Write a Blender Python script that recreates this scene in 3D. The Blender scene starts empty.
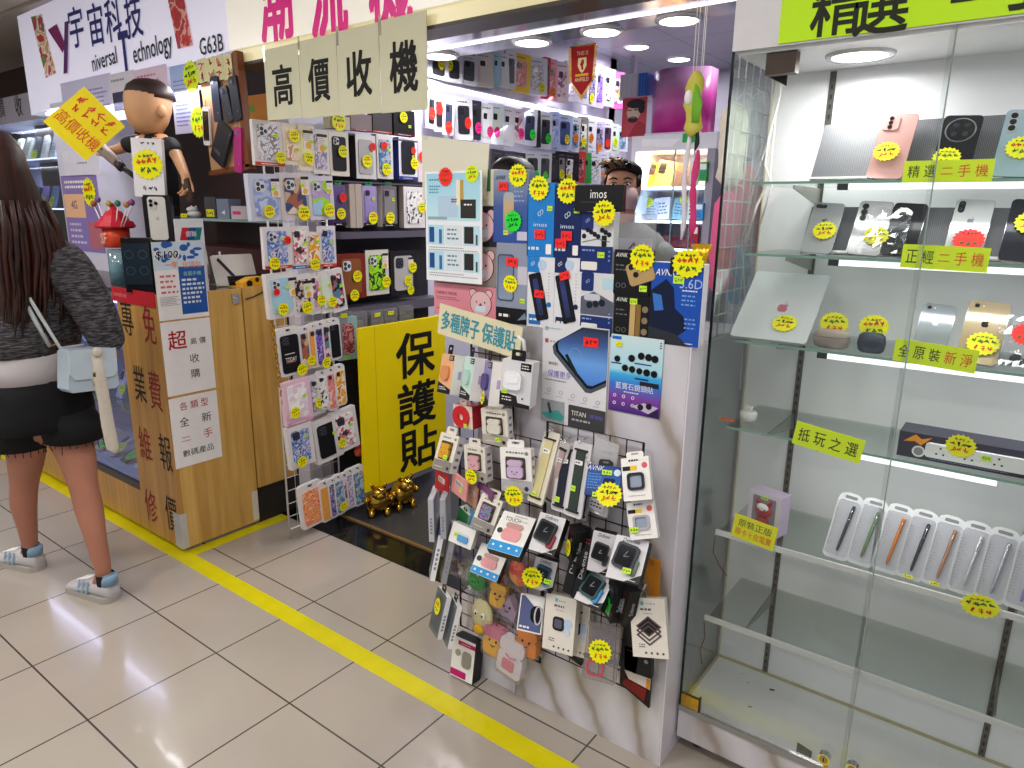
import bpy, bmesh, math, random
from math import pi, sin, cos, radians as RAD
from mathutils import Vector, Matrix, Euler
SC = bpy.context.scene
COL = SC.collection
random.seed(7)
# ---------------------------------------------------------------- camera, world, light, exposure
CAM_H = 1.6288
YAW, PITCH, ROLL, FPX = .640, .2434, .0131, 695.95
_f = Vector((-sin(YAW)*cos(PITCH), cos(YAW)*cos(PITCH), -sin(PITCH)))
_r0 = Vector((cos(YAW), sin(YAW), 0)); _u0 = _r0.cross(_f)
_r = _r0*cos(ROLL) + _u0*sin(ROLL); _u = _r.cross(_f)
cam = bpy.data.cameras.new('camera'); cam_o = bpy.data.objects.new('camera', cam); COL.objects.link(cam_o)
cam.sensor_fit = 'HORIZONTAL'; cam.sensor_width = 36; cam.lens = FPX/1024*36; cam.clip_start = .05
cam_o.matrix_world = Matrix(((_r.x, _u.x, -_f.x, 0), (_r.y, _u.y, -_f.y, 0), (_r.z, _u.z, -_f.z, CAM_H), (0, 0, 0, 1)))
SC.camera = cam_o
SC.view_settings.view_transform = 'Standard'; SC.view_settings.look = 'None'
SC.view_settings.gamma = 1; SC.view_settings.use_curve_mapping = False
SC.view_settings.exposure = .1
world = bpy.data.worlds.new('world'); SC.world = world; world.use_nodes = True
world.node_tree.nodes['Background'].inputs[0].default_value = (.93, .95, 1, 1)
world.node_tree.nodes['Background'].inputs[1].default_value = .42

def area(name, loc, sx, sy, power, colr=(1, 1, 1), rot=(0, 0, 0), spread=None):
    l = bpy.data.lights.new(name, 'AREA'); l.shape = 'RECTANGLE'; l.size = sx; l.size_y = sy
    l.energy = power; l.color = colr
    if spread: l.spread = RAD(spread)
    o = bpy.data.objects.new(name, l); COL.objects.link(o); o.location = loc; o.rotation_euler = rot
    return o
CORRIDOR_LAMPS = [(-5.2, .2), (-3.4, .2), (-1.6, .2), (.2, .2), (-4.3, -1.6), (-2.5, -1.6), (-.7, -1.6)]
for x, y in CORRIDOR_LAMPS:
    area('corridor_lamp_light', (x, y, 2.815), .55, .55, 15, (1, .97, .93))
SHOP_LAMPS = [(-2.79, 3.05, 2.45), (-2.19, 3.07, 2.45), (-1.8, 3.08, 2.45), (-1.42, 3.09, 2.45), (-2.64, 5.05, 2.83), (-2.56, 5.62, 2.83), (-1.5, 4.6, 2.83)]
for x, y, z in SHOP_LAMPS:
    area('shop_lamp_light', (x, y, z-.03), .13, .13, 6.5, (.97, .96, 1))
CABINET_LAMPS = [(-.42, 1.94, 2.0), (.25, 1.94, 2.0)]
for x, y, z in CABINET_LAMPS:
    area('cabinet_lamp_light', (x, y, z-.02), .12, .12, 2.2, (1, .99, .97))

# ---------------------------------------------------------------- pixel -> point on a real plane (image taken as 1024x768)
def ray(px, py):
    return _r*((px-512)/FPX) + _u*((384-py)/FPX) + _f
def P(pl, val, px, py):
    d = ray(px, py); i = 'xyz'.index(pl); o = Vector((0, 0, CAM_H))
    return o + d*((val-o[i])/d[i])

# ---------------------------------------------------------------- materials
_M = {}
def lin(h):
    v = [int(h[i:i+2], 16)/255 for i in (0, 2, 4)]
    return tuple(x/12.92 if x <= .04045 else ((x+.055)/1.055)**2.4 for x in v) + (1,)
def nt(name):
    m = bpy.data.materials.new(name); m.use_nodes = True
    return m, m.node_tree, m.node_tree.nodes['Principled BSDF']
def c(h, rough=.45, metal=0., var=.05, scale=30, coat=0.):
    """a plain coloured surface with a slight procedural mottling"""
    k = (h, rough, metal, var, scale, coat)
    if k in _M: return _M[k]
    m, t, b = nt('paint_'+h); L = lin(h)
    n = t.nodes.new('ShaderNodeTexNoise'); n.inputs['Scale'].default_value = scale; n.inputs['Detail'].default_value = 3
    tc = t.nodes.new('ShaderNodeTexCoord'); t.links.new(tc.outputs['Object'], n.inputs['Vector'])
    mx = t.nodes.new('ShaderNodeMix'); mx.data_type = 'RGBA'
    mx.inputs[6].default_value = tuple(min(1, x*(1-var)) for x in L[:3])+(1,)
    mx.inputs[7].default_value = tuple(min(1, x*(1+var)) for x in L[:3])+(1,)
    t.links.new(n.outputs['Fac'], mx.inputs[0]); t.links.new(mx.outputs[2], b.inputs['Base Color'])
    b.inputs['Roughness'].default_value = rough; b.inputs['Metallic'].default_value = metal; b.inputs['Specular IOR Level'].default_value = .3
    if coat: b.inputs['Coat Weight'].default_value = coat; b.inputs['Coat Roughness'].default_value = .08
    _M[k] = m; return m
def glow(h, s):
    k = ('glow', h, s)
    if k in _M: return _M[k]
    m, t, b = nt('lamp_'+h); b.inputs['Base Color'].default_value = lin(h)
    b.inputs['Emission Color'].default_value = lin(h); b.inputs['Emission Strength'].default_value = s
    _M[k] = m; return m
def brightened_face(h, s):
    """face of a sign box with a little emission added to brighten it"""
    m = c(h, .25, 0, .031, 3).copy(); b = m.node_tree.nodes['Principled BSDF']
    b.inputs['Emission Color'].default_value = lin(h); b.inputs['Emission Strength'].default_value = s; return m  # low glow put in to lift the sign's tone, no lamp behind it
def glass(tint='f4faf6', gloss=.06, rough=.03, film=0., filmcol='ffffff'):
    """clear sheet: mostly see-through, mirror-like at grazing angles, optionally a little milky"""
    k = ('glass', tint, gloss, rough, film, filmcol)
    if k in _M: return _M[k]
    m, t, b = nt('clear_sheet'); t.nodes.remove(b); out = t.nodes['Material Output']
    tr = t.nodes.new('ShaderNodeBsdfTransparent'); tr.inputs[0].default_value = lin(tint)
    g = t.nodes.new('ShaderNodeBsdfGlossy'); g.inputs['Roughness'].default_value = rough
    fr = t.nodes.new('ShaderNodeLayerWeight'); fr.inputs['Blend'].default_value = .35
    ma = t.nodes.new('ShaderNodeMath'); ma.operation = 'MULTIPLY_ADD'; ma.inputs[1].default_value = .35; ma.inputs[2].default_value = gloss
    t.links.new(fr.outputs['Fresnel'], ma.inputs[0])
    mx = t.nodes.new('ShaderNodeMixShader'); t.links.new(ma.outputs[0], mx.inputs[0])
    last = tr
    if film:
        d = t.nodes.new('ShaderNodeBsdfDiffuse'); d.inputs[0].default_value = lin(filmcol)
        m2 = t.nodes.new('ShaderNodeMixShader'); m2.inputs[0].default_value = film
        t.links.new(tr.outputs[0], m2.inputs[1]); t.links.new(d.outputs[0], m2.inputs[2]); last = m2
    t.links.new(last.outputs[0], mx.inputs[1]); t.links.new(g.outputs[0], mx.inputs[2])
    t.links.new(mx.outputs[0], out.inputs['Surface'])
    _M[k] = m; return m
def grad(stops, axis=2, rough=.35, diag=None):
    """a printed colour gradient across a sheet (Generated coordinates)"""
    k = ('grad', tuple(stops), axis, diag)
    if k in _M: return _M[k]
    m, t, b = nt('print_gradient'); tc = t.nodes.new('ShaderNodeTexCoord'); sp = t.nodes.new('ShaderNodeSeparateXYZ')
    t.links.new(tc.outputs['Generated'], sp.inputs[0]); r = t.nodes.new('ShaderNodeValToRGB')
    if diag:
        a = t.nodes.new('ShaderNodeMath'); a.operation = 'MULTIPLY_ADD'; a.inputs[1].default_value = diag
        t.links.new(sp.outputs[0], a.inputs[0]); t.links.new(sp.outputs[2], a.inputs[2]); t.links.new(a.outputs[0], r.inputs[0])
    else: t.links.new(sp.outputs[axis], r.inputs[0])
    e = r.color_ramp.elements
    for i, (p, h) in enumerate(stops):
        q = e[i] if i < 2 else e.new(p)
        q.position = p; q.color = lin(h)
    t.links.new(r.outputs[0], b.inputs['Base Color']); b.inputs['Roughness'].default_value = rough
    _M[k] = m; return m
def blotch(cols, scale=18, rough=.4, kind='noise'):
    """an all-over colourful print"""
    k = ('blotch', tuple(cols), scale, kind)
    if k in _M: return _M[k]
    m, t, b = nt('print_pattern'); tc = t.nodes.new('ShaderNodeTexCoord')
    r = t.nodes.new('ShaderNodeValToRGB'); r.color_ramp.interpolation = 'CONSTANT'
    if kind == 'noise':
        n = t.nodes.new('ShaderNodeTexNoise'); n.inputs['Scale'].default_value = scale; n.inputs['Detail'].default_value = 2
        t.links.new(n.outputs['Fac'], r.inputs[0]); lo, hi = .32, .68
    else:
        n = t.nodes.new('ShaderNodeTexVoronoi'); n.inputs['Scale'].default_value = scale
        s = t.nodes.new('ShaderNodeSeparateXYZ'); t.links.new(n.outputs['Color'], s.inputs[0]); t.links.new(s.outputs[0], r.inputs[0]); lo, hi = 0, 1
    t.links.new(tc.outputs['Object'], n.inputs['Vector'])
    e = r.color_ramp.elements
    for i, h in enumerate(cols):
        p = lo + (hi-lo)*i/len(cols)
        q = e[i] if i < 2 else e.new(p)
        q.position = p if i else 0; q.color = lin(h)
    t.links.new(r.outputs[0], b.inputs['Base Color']); b.inputs['Roughness'].default_value = rough
    _M[k] = m; return m
def wood(h1, h2, axis='z'):
    k = ('wood', h1, h2, axis)
    if k in _M: return _M[k]
    m, t, b = nt('wood_veneer'); tc = t.nodes.new('ShaderNodeTexCoord'); mp = t.nodes.new('ShaderNodeMapping')
    mp.inputs['Scale'].default_value = (14, 14, .9) if axis == 'z' else (.9, 14, 14)
    n = t.nodes.new('ShaderNodeTexNoise'); n.inputs['Scale'].default_value = 2.2; n.inputs['Detail'].default_value = 6
    t.links.new(tc.outputs['Object'], mp.inputs[0]); t.links.new(mp.outputs[0], n.inputs['Vector'])
    r = t.nodes.new('ShaderNodeValToRGB'); r.color_ramp.elements[0].position = .3; r.color_ramp.elements[1].position = .72
    r.color_ramp.elements[0].color = lin(h1); r.color_ramp.elements[1].color = lin(h2)
    t.links.new(n.outputs['Fac'], r.inputs[0]); t.links.new(r.outputs[0], b.inputs['Base Color']); b.inputs['Roughness'].default_value = .32
    _M[k] = m; return m
def marble():
    if 'marble' in _M: return _M['marble']
    m, t, b = nt('veined_marble'); tc = t.nodes.new('ShaderNodeTexCoord'); mp = t.nodes.new('ShaderNodeMapping')
    mp.inputs['Rotation'].default_value = (0, RAD(35), 0); mp.inputs['Scale'].default_value = (1, 1, .55)
    w = t.nodes.new('ShaderNodeTexWave'); w.inputs['Scale'].default_value = 2.1; w.inputs['Distortion'].default_value = 7
    w.inputs['Detail'].default_value = 4; w.inputs['Detail Scale'].default_value = 1.3; w.wave_profile = 'SIN'
    t.links.new(tc.outputs['Object'], mp.inputs[0]); t.links.new(mp.outputs[0], w.inputs['Vector'])
    r = t.nodes.new('ShaderNodeValToRGB'); e = r.color_ramp.elements
    e[0].position = 0; e[0].color = lin('a0958e'); e[1].position = .1; e[1].color = lin('b9b2b2')
    q = e.new(.3); q.color = lin('c4c0c7'); q = e.new(1); q.color = lin('d2cfd7')
    t.links.new(w.outputs['Fac'], r.inputs[0]); t.links.new(r.outputs[0], b.inputs['Base Color']); b.inputs['Roughness'].default_value = .22
    _M['marble'] = m; return m
def tiles(h, hg, s, x0, y0, g, rough, var=.03, coat=.0):
    m, t, b = nt('floor_tiles'); geo = t.nodes.new('ShaderNodeNewGeometry'); mp = t.nodes.new('ShaderNodeVectorMath'); mp.operation = 'SUBTRACT'
    mp.inputs[1].default_value = (x0, y0, 0); t.links.new(geo.outputs['Position'], mp.inputs[0])
    br = t.nodes.new('ShaderNodeTexBrick'); br.offset = 0; br.squash = 1
    br.inputs['Scale'].default_value = 1; br.inputs['Brick Width'].default_value = s; br.inputs['Row Height'].default_value = s
    br.inputs['Mortar Size'].default_value = g; br.inputs['Mortar Smooth'].default_value = .1
    L = lin(h); br.inputs['Color1'].default_value = tuple(x*(1-var) for x in L[:3])+(1,); br.inputs['Color2'].default_value = tuple(min(1, x*(1+var)) for x in L[:3])+(1,)
    br.inputs['Mortar'].default_value = lin(hg)
    t.links.new(mp.outputs[0], br.inputs['Vector'])
    n = t.nodes.new('ShaderNodeTexNoise'); n.inputs['Scale'].default_value = 2.5; n.inputs['Detail'].default_value = 5
    t.links.new(geo.outputs['Position'], n.inputs['Vector'])
    mx = t.nodes.new('ShaderNodeMix'); mx.data_type = 'RGBA'; mx.blend_type = 'MULTIPLY'; mx.inputs[0].default_value = .25
    t.links.new(br.outputs['Color'], mx.inputs[6]); t.links.new(n.outputs['Color'], mx.inputs[7])
    hs = t.nodes.new('ShaderNodeHueSaturation'); hs.inputs['Saturation'].default_value = .35
    t.links.new(n.outputs['Color'], hs.inputs['Color']); t.links.new(hs.outputs[0], mx.inputs[7])
    t.links.new(mx.outputs[2], b.inputs['Base Color']); b.inputs['Roughness'].default_value = rough
    if coat: b.inputs['Coat Weight'].default_value = coat; b.inputs['Coat Roughness'].default_value = .05
    return m

# ---------------------------------------------------------------- mesh builder
def rr(x0, z0, x1, z1, r, n=4):
    r = min(r, (x1-x0)/2, (z1-z0)/2)
    if r <= 1e-5: return [(x0, z0), (x1, z0), (x1, z1), (x0, z1)]
    o = []
    for cx, cz, a in ((x1-r, z0+r, -90), (x1-r, z1-r, 0), (x0+r, z1-r, 90), (x0+r, z0+r, 180)):
        for i in range(n+1):
            t = RAD(a+90*i/n); o.append((cx+r*cos(t), cz+r*sin(t)))
    return o
def circ(cx, cz, rx, rz=None, n=16, a0=0):
    rz = rx if rz is None else rz
    return [(cx+rx*cos(a0+2*pi*i/n), cz+rz*sin(a0+2*pi*i/n)) for i in range(n)]
def starpts(R, n=18, k=.86):
    return [((R if i % 2 else R*k)*cos(pi*i/n), (R if i % 2 else R*k)*sin(pi*i/n)) for i in range(2*n)]
_TX = {}
def glyphs(s, res=2):
    k = s
    if k not in _TX:
        cu = bpy.data.curves.new('t', 'FONT'); cu.body = s; cu.size = 1; cu.resolution_u = res; cu.space_line = 1.05
        cu.align_x = 'CENTER'
        o = bpy.data.objects.new('t', cu); COL.objects.link(o); bpy.context.view_layer.update()
        me = o.to_mesh(); v = [(p.co.x, p.co.y) for p in me.vertices]; f = [tuple(p.vertices) for p in me.polygons]
        o.to_mesh_clear(); bpy.data.objects.remove(o); bpy.data.curves.remove(cu)
        xs = [p[0] for p in v] or [0, 1]; zs = [p[1] for p in v] or [0, 1]
        _TX[k] = (v, f, min(xs), max(xs), min(zs), max(zs))
    return _TX[k]
class MB:
    """collects shapes; front faces look along -Y, X right, Z up"""
    def __init__(s): s.v = []; s.f = []; s.m = []; s.mats = []; s.sm = []; s.T = None
    def mi(s, m):
        if m not in s.mats: s.mats.append(m)
        return s.mats.index(m)
    def add(s, vs, fs, m, smooth=False):
        b = len(s.v); k = s.mi(m)
        s.v += [tuple(s.T @ Vector(p)) for p in vs] if s.T is not None else [tuple(p) for p in vs]
        for f in fs: s.f.append(tuple(b+i for i in f)); s.m.append(k); s.sm.append(smooth)
        return s
    def prism(s, pts, y0, y1, m, front=None):
        n = len(pts); vs = [(x, y0, z) for x, z in pts]+[(x, y1, z) for x, z in pts]
        s.add(vs, [tuple(range(n))], front or m); b = len(s.v)-2*n
        k = s.mi(m)
        for f in [tuple(range(2*n-1, n-1, -1))]+[((i+1) % n, i, n+i, n+(i+1) % n) for i in range(n)]:
            s.f.append(tuple(b+i for i in f)); s.m.append(k); s.sm.append(False)
        return s
    def flat(s, pts, y, m): return s.add([(x, y, z) for x, z in pts], [tuple(range(len(pts)))], m)
    def rect(s, x0, z0, x1, z1, y, m, r=0): return s.flat(rr(x0, z0, x1, z1, r, 3), y, m)
    def box(s, x0, z0, x1, z1, y0, y1, m, r=0, front=None, n=3): return s.prism(rr(x0, z0, x1, z1, r, n), y0, y1, m, front)
    def ring(s, outer, inner, y0, y1, m):
        n = len(outer); vs = [(x, y0, z) for x, z in outer]+[(x, y0, z) for x, z in inner]+[(x, y1, z) for x, z in outer]+[(x, y1, z) for x, z in inner]
        fs = []
        for i in range(n):
            j = (i+1) % n
            fs += [(i, j, n+j, n+i), (2*n+j, 2*n+i, 3*n+i, 3*n+j), (j, i, 2*n+i, 2*n+j), (n+i, n+j, 3*n+j, 3*n+i)]
        return s.add(vs, fs, m)
    def disc(s, cx, cz, r, y0, y1, m, n=16, rz=None): return s.prism(circ(cx, cz, r, rz, n), y0, y1, m)
    def text(s, t, cx, cz, h, y, m, w=None, off=0., rot=0., wmax=None, shear=0.):
        v, f, a, b, p, q = glyphs(t); k = h/max(q-p, 1e-6); kx = k if w is None else w/max(b-a, 1e-6)
        if wmax and (b-a)*kx > wmax: kx = wmax/(b-a)
        ca, sa = cos(rot), sin(rot); e = off*k*.6     # heavier strokes: the glyph laid over itself, a hair apart
        for i, (ox, oz) in enumerate(((0, 0),) if e <= 0 or h < .03 else ((0, 0), (e, e), (-e, e), (e, -e), (-e, -e))+(((e/2, 0), (-e/2, 0), (0, e/2), (0, -e/2), (e, 0), (-e, 0), (0, e), (0, -e)) if off > .028 else ())):
            out = []
            for x, z in v:
                X = (x-(a+b)/2)*kx+ox; Z = (z-(p+q)/2)*k+oz; X += Z*shear
                out.append((cx+X*ca-Z*sa, y-.00003*i, cz+X*sa+Z*ca))
            s.add(out, f, m)
        return s
    def tube(s, pts, r, m, n=6, closed=False):
        pts = [Vector(p) for p in pts]; N = len(pts); vs = []; fs = []; up = None
        for i, p in enumerate(pts):
            a = pts[(i-1) % N] if closed or i else p; b = pts[(i+1) % N] if closed or i < N-1 else p
            d = (b-a).normalized()
            if up is None or abs(up.dot(d)) > .95: up = Vector((0, 0, 1)) if abs(d.z) < .9 else Vector((1, 0, 0))
            e = d.cross(up).normalized(); g = e.cross(d).normalized(); up = g
            rr_ = r[i] if isinstance(r, (list, tuple)) else r
            for k in range(n): vs.append(p+e*(rr_*cos(2*pi*k/n))+g*(rr_*sin(2*pi*k/n)))
        for i in range(N if closed else N-1):
            j = (i+1) % N
            for k in range(n): fs.append((i*n+k, i*n+(k+1) % n, j*n+(k+1) % n, j*n+k))
        if not closed: fs += [tuple(range(n-1, -1, -1)), tuple((N-1)*n+k for k in range(n))]
        return s.add(vs, fs, m, True)
    def bar(s, a, b, r, m, n=5): return s.tube([a, b], r, m, n)
    def loft(s, rings, m, n=16, cap=True, smooth=True):
        """rings: (centre, rx, ry[, rotz][, shape power])"""
        vs = []; fs = []
        for q in rings:
            p = Vector(q[0]); a = q[3] if len(q) > 3 else 0
            for k in range(n):
                t = 2*pi*k/n; x, y = q[1]*cos(t), q[2]*sin(t)
                vs.append((p.x+x*cos(a)-y*sin(a), p.y+x*sin(a)+y*cos(a), p.z))
        R = len(rings)
        for i in range(R-1):
            for k in range(n): fs.append((i*n+k, i*n+(k+1) % n, (i+1)*n+(k+1) % n, (i+1)*n+k))
        if cap: fs += [tuple(range(n-1, -1, -1)), tuple((R-1)*n+k for k in range(n))]
        return s.add(vs, fs, m, smooth)
    def ball(s, cn, rx, ry, rz, m, n=14, k=9):
        return s.loft([((cn[0], cn[1], cn[2]+rz*sin(-pi/2+pi*i/k)), max(1e-4, rx*cos(-pi/2+pi*i/k)), max(1e-4, ry*cos(-pi/2+pi*i/k))) for i in range(k+1)], m, n)
    def lines(s, x0, z0, x1, z1, rows, y, m, fill=.45, seed=0):
        """rows of small print too fine to read: dashes"""
        R = random.Random(seed+int(1e4*(x1-x0))+rows); dz = (z1-z0)/rows
        for i in range(rows):
            x = x0; z = z1-dz*(i+.5); end = x1-(x1-x0)*R.uniform(0, .3)
            while x < end:
                L = dz*R.uniform(.5, 1.1); s.rect(x, z-dz*fill/2, min(x+L, end), z+dz*fill/2, y, m); x += L+dz*.3
        return s
    def scrawl(s, x0, z0, x1, z1, rows, cols, y, m, th=.1, seed=0):
        """hand-written marks too small to read: short pen strokes"""
        R = random.Random(seed*31+rows*7+cols); dx = (x1-x0)/cols; dz = (z1-z0)/rows
        for i in range(rows):
            for j in range(cols):
                cx, cz = x0+dx*(j+.5), z1-dz*(i+.5)
                for k in range(R.randint(3, 4)):
                    a = R.choice((0, 0, pi/2, pi/2, pi/3, -pi/3, pi/4)); L = R.uniform(.24, .42)*min(dx, dz); w = th*min(dx, dz)/2
                    ox, oz = R.uniform(-.24, .24)*dx, R.uniform(-.24, .24)*dz
                    ux, uz = cos(a)*L, sin(a)*L; nx, nz = -sin(a)*w, cos(a)*w; X, Z_ = cx+ox, cz+oz
                    s.flat([(X-ux-nx, Z_-uz-nz), (X+ux-nx, Z_+uz-nz), (X+ux+nx, Z_+uz+nz), (X-ux+nx, Z_-uz+nz)], y, m)
        return s
    def mesh(s, name):
        me = bpy.data.meshes.new(name); me.from_pydata(s.v, [], s.f)
        for m in s.mats: me.materials.append(m)
        me.polygons.foreach_set('material_index', s.m); me.polygons.foreach_set('use_smooth', s.sm); me.update()
        return me
    def build(s, name, parent=None):
        o = bpy.data.objects.new(name, s.mesh(name)); COL.objects.link(o)
        if parent is not None: o.parent = parent
        return o
def tagp(o, label=None, cat=None, group=None, kind=None):
    if label: o['label'] = label
    if cat: o['category'] = cat
    if group: o['group'] = group
    if kind: o['kind'] = kind
    return o
def root(name, label, cat, loc=(0, 0, 0), rot=(0, 0, 0), group=None):
    o = bpy.data.objects.new(name, None); COL.objects.link(o); o.empty_display_size = .05
    o.location = loc; o.rotation_euler = rot
    return tagp(o, label, cat, group)
def one(name, label, cat, mb, loc=(0, 0, 0), rot=(0, 0, 0), group=None):
    o = mb.build(name); o.location = loc; o.rotation_euler = rot
    return tagp(o, label, cat, group)
def struct(name, mb):
    o = mb.build(name); o['kind'] = 'structure'; return o
def wbox(mb, a, b, m):
    """axis-aligned block between two corners"""
    x0, y0, z0 = a; x1, y1, z1 = b
    return mb.add([(x0, y0, z0), (x1, y0, z0), (x1, y1, z0), (x0, y1, z0), (x0, y0, z1), (x1, y0, z1), (x1, y1, z1), (x0, y1, z1)],
                  [(0, 3, 2, 1), (4, 5, 6, 7), (0, 1, 5, 4), (1, 2, 6, 5), (2, 3, 7, 6), (3, 0, 4, 7)], m)
RZ = {'y': 0, 'x': pi/2}
def spot(pl, val, l, t, r, b):
    """centre, width, height on plane of an upright rectangle seen at these pixels"""
    cx, cy = (l+r)/2, (t+b)/2; p = P(pl, val, cx, cy); i = 0 if pl == 'y' else 1
    w = abs(P(pl, val, r, cy)[i]-P(pl, val, l, cy)[i]); h = abs(P(pl, val, cx, t).z-P(pl, val, cx, b).z)
    return p, w, h
BLACK = c('151517', .4); INK = c('26262a', .6); WHITE = c('f3f1ee', .5); CARD = c('e9e5de', .55)
YEL = c('f4f000', .5); LIME = c('d8f210', .5); RED = c('ff2a26', .5); GRN = c('1fe03a', .5); PINKTAG = c('ff2f8e', .5)
STEEL = c('c8c8cc', .25, .9); CHROME = c('dcdce0', .08, 1.); DARKWIRE = c('1b1b1d', .45, .2); WIRE = c('e8e8e8', .35, .3)
GOLD = c('c8a24a', .22, 1.); CLEAR = glass('fbfbfb', .05); BLISTER = glass('fcfcfd', .03, film=.04)
PEN = {'g': c('1d6b2a'), 'r': c('d83a1a'), 'k': c('1f2a10'), 'o': c('e07010'), 'w': WHITE}
# price stickers: meshes shared by all copies, unit radius
_TAGM = {}
def tagmesh(colr, var):
    k = (colr, var)
    if k not in _TAGM:
        m = MB(); base = {'y': YEL, 'l': LIME, 'r': RED, 'g': GRN, 'p': PINKTAG, 'o': c('ff8a20')}[colr]
        m.prism(starpts(1), -.02, .0, base)
        a, b = {'y': ('k', 'r'), 'l': ('g', 'r'), 'r': ('k', 'k'), 'g': ('k', 'k'), 'p': ('k', 'k'), 'o': ('k', 'k')}[colr]
        if var == 1: a, b = 'g', 'r'
        if var == 2: a, b = 'r', 'g'
        m.scrawl(-.5, .42, .5, .66, 1, 4, -.05, PEN['k'], .16, var)
        m.scrawl(-.72, 0, .72, .4, 1, 4, -.05, PEN[a], .2, var+3)
        m.scrawl(-.55, -.6, .6, -.06, 1, 3, -.05, PEN[b], .17, var+9)
        _TAGM[k] = m.mesh('price_sticker')
    return _TAGM[k]
_seq = [0]
def star(par, x, z, r, colr='y', y=-.0015, rx=None):
    _seq[0] += 1
    o = bpy.data.objects.new('price_sticker', tagmesh(colr, _seq[0] % 3)); COL.objects.link(o); o.parent = par
    o.location = (x, y, z); o.scale = (rx or r, r, r); o.rotation_euler = (0, RAD((_seq[0]*37) % 14-7), 0)
    return o
def label(par, x, z, w, h, colr='l', y=-.0012, rot=0, name='price_label'):
    base = {'l': c('c8f03c'), 'y': YEL, 'r': RED, 'w': WHITE, 'g': GRN}[colr]
    m = MB(); m.box(-w/2, -h/2, w/2, h/2, -.0006, 0, base)
    m.scrawl(-w*.42, -h*.36, w*.42, h*.36, 1, 3, -.0009, INK if colr != 'w' else PEN['k'], .16, int(x*991) % 17)
    o = m.build(name, par); o.location = (x, y, z); o.rotation_euler = (0, -rot, 0); return o
# poses of the goods that hang askew: pixel centre, width, height, tilt, turn, lean
POSE = {'spine and yellow tag': (437.5, 612, .105, .15, 6, -30, -16), 'one near the floor': (449, 621, .105, .15, 6, -36, -15), 'blue top seen edge-on': (435, 547, .105, .2, 8, -46, -12), 'beside the blue-topped one': (446, 551, .105, .19, 8, -46, -12), 'left of the twin spines': (574.2, 559.8, .03, .2, -2, 0, -18), 'right of the twin spines': (583, 565, .03, .2, -2, 0, -18), 'tilted out from the grid': (511.4, 533.2, .108, .135, -3, 11, -55), 'directly below the tilted pink': (489, 562, .1, .1, -8, 10, -38), 'dark red accent': (547.2, 534, .088, .115, 0, 3, -35), 'blue face and large star': (543.5, 575, .07, .1, -8, 18, -10), 'plain black face': (601.3, 552.7, .065, .12, -6, 18, -8), 'dark navy face': (627.5, 559.2, .095, .12, 2, 6, -39), 'teal face': (593.8, 589.1, .09, .093, 1, -4, -46), 'small watch picture': (559.2, 623.9, .106, .17, 5, 4, -15), 'squeezed behind the first': (576.3, 628.4, .091, .166, 8, 0, -15), 'layered diamond diagram': (648.7, 627.9, .101, .162, 12, 12, -16), 'blue watch photo': (530.8, 613.8, .084, .113, 4, 10, -23), 'left of the tilted pink': (462, 535.7, .086, .066, -10, 10, -16), 'holding a yellow smiling': (445.4, 452.4, .086, .123, 2, -5, -23), 'holding a pink case': (474.9, 463.6, .088, .114, 5, -1, -2), 'white lidded case': (494.8, 427.4, .094, .113, 3, 6, 2), 'holding a lilac case': (516, 470.3, .108, .138, 6, 7, -4), 'colourful spotted': (486.5, 513.9, .086, .111, -5, -1, -26), 'with a peach front': (446, 373.6, .081, .126, 6, -18, -14), 'with a mint front': (467.2, 377.8, .082, .133, 6, -27, -12), 'with a purple front': (485.7, 382.5, .082, .135, 6, -31, -9), 'right end of the slim': (515.8, 384, .098, .138, -3, 12, -3), 'red ring-shaped': (462.8, 416.7, .085, .075, 3, -4, 0), 'dark square case': (636, 478.7, .08, .115, 17, 7, -22), 'directly below the dark one': (641.6, 520.2, .079, .099, 19, 8, -20), 'blue carded': (603.2, 481, .095, .09, 1, 20, -40), 'red camera ring': (602, 652.2, .101, .165, 1, 13, -18), 'cream watch strap': (543.5, 467.5, .062, .22, 0, -8, -20), 'navy watch strap': (563.5, 476.8, .058, .208, 2, -6, -14), 'dark green watch strap': (577.5, 479.8, .066, .219, 2, -8, -13)}
def put(name, label_, cat, pl, val, rect, tilt=0, turn=0, lean=0, group=None):
    p, w, h = spot(pl, val, *rect)
    for k, q in POSE.items():
        if k in label_ and pl == 'y': p = P('y', val, q[0], q[1]); w, h, tilt, turn, lean = q[2:]
    o = root(name, label_, cat, p, (RAD(lean), -RAD(tilt), RZ[pl]+RAD(turn)), group)
    return o, w, h
# ================================================================ the setting
GX, GY, TS = -2.705, 1.184, .45
FLOORM = tiles('b6aca1', '4a4644', TS, GX, GY, .0032, .17, .02, .25)
m = MB(); wbox(m, (-9, -4, -.05), (2.5, 2.084, 0), FLOORM); struct('floor', m)
SLATE = tiles('3c3d41', '5c5c5e', .3, -2.9, 2.27, .0016, .3, .06)
m = MB(); wbox(m, (-4.2, 2.27, -.05), (2.5, 6.4, .012), SLATE); struct('floor_shop', m)
m = MB(); wbox(m, (-3.12, 2.084, -.05), (2.5, 2.255, .004), c('141416', .12, 0, .3, 9)); struct('trim_1', m)
m = MB(); wbox(m, (-3.12, 2.255, -.05), (2.5, 2.272, .014), c('7a5f38', .4)); struct('trim_2', m)
TAPE = c('d8cc08', .38, 0, .12, 12)
m = MB(); wbox(m, (-9, 1.466, 0), (2.2, 1.545, .0012), TAPE)
one('floor_tape', 'long yellow tape line on the white tiles in front of the shops', 'floor tape', m)
m = MB(); wbox(m, (-3.11, 1.5455, 0), (-3.04, 2.083, .0012), TAPE)
one('floor_tape', 'short yellow tape strip running in along the foot of the wooden kiosk', 'floor tape', m)
LAV = c('dcd9ea', .5); PANEL = c('e4e2e8', .5)
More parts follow.
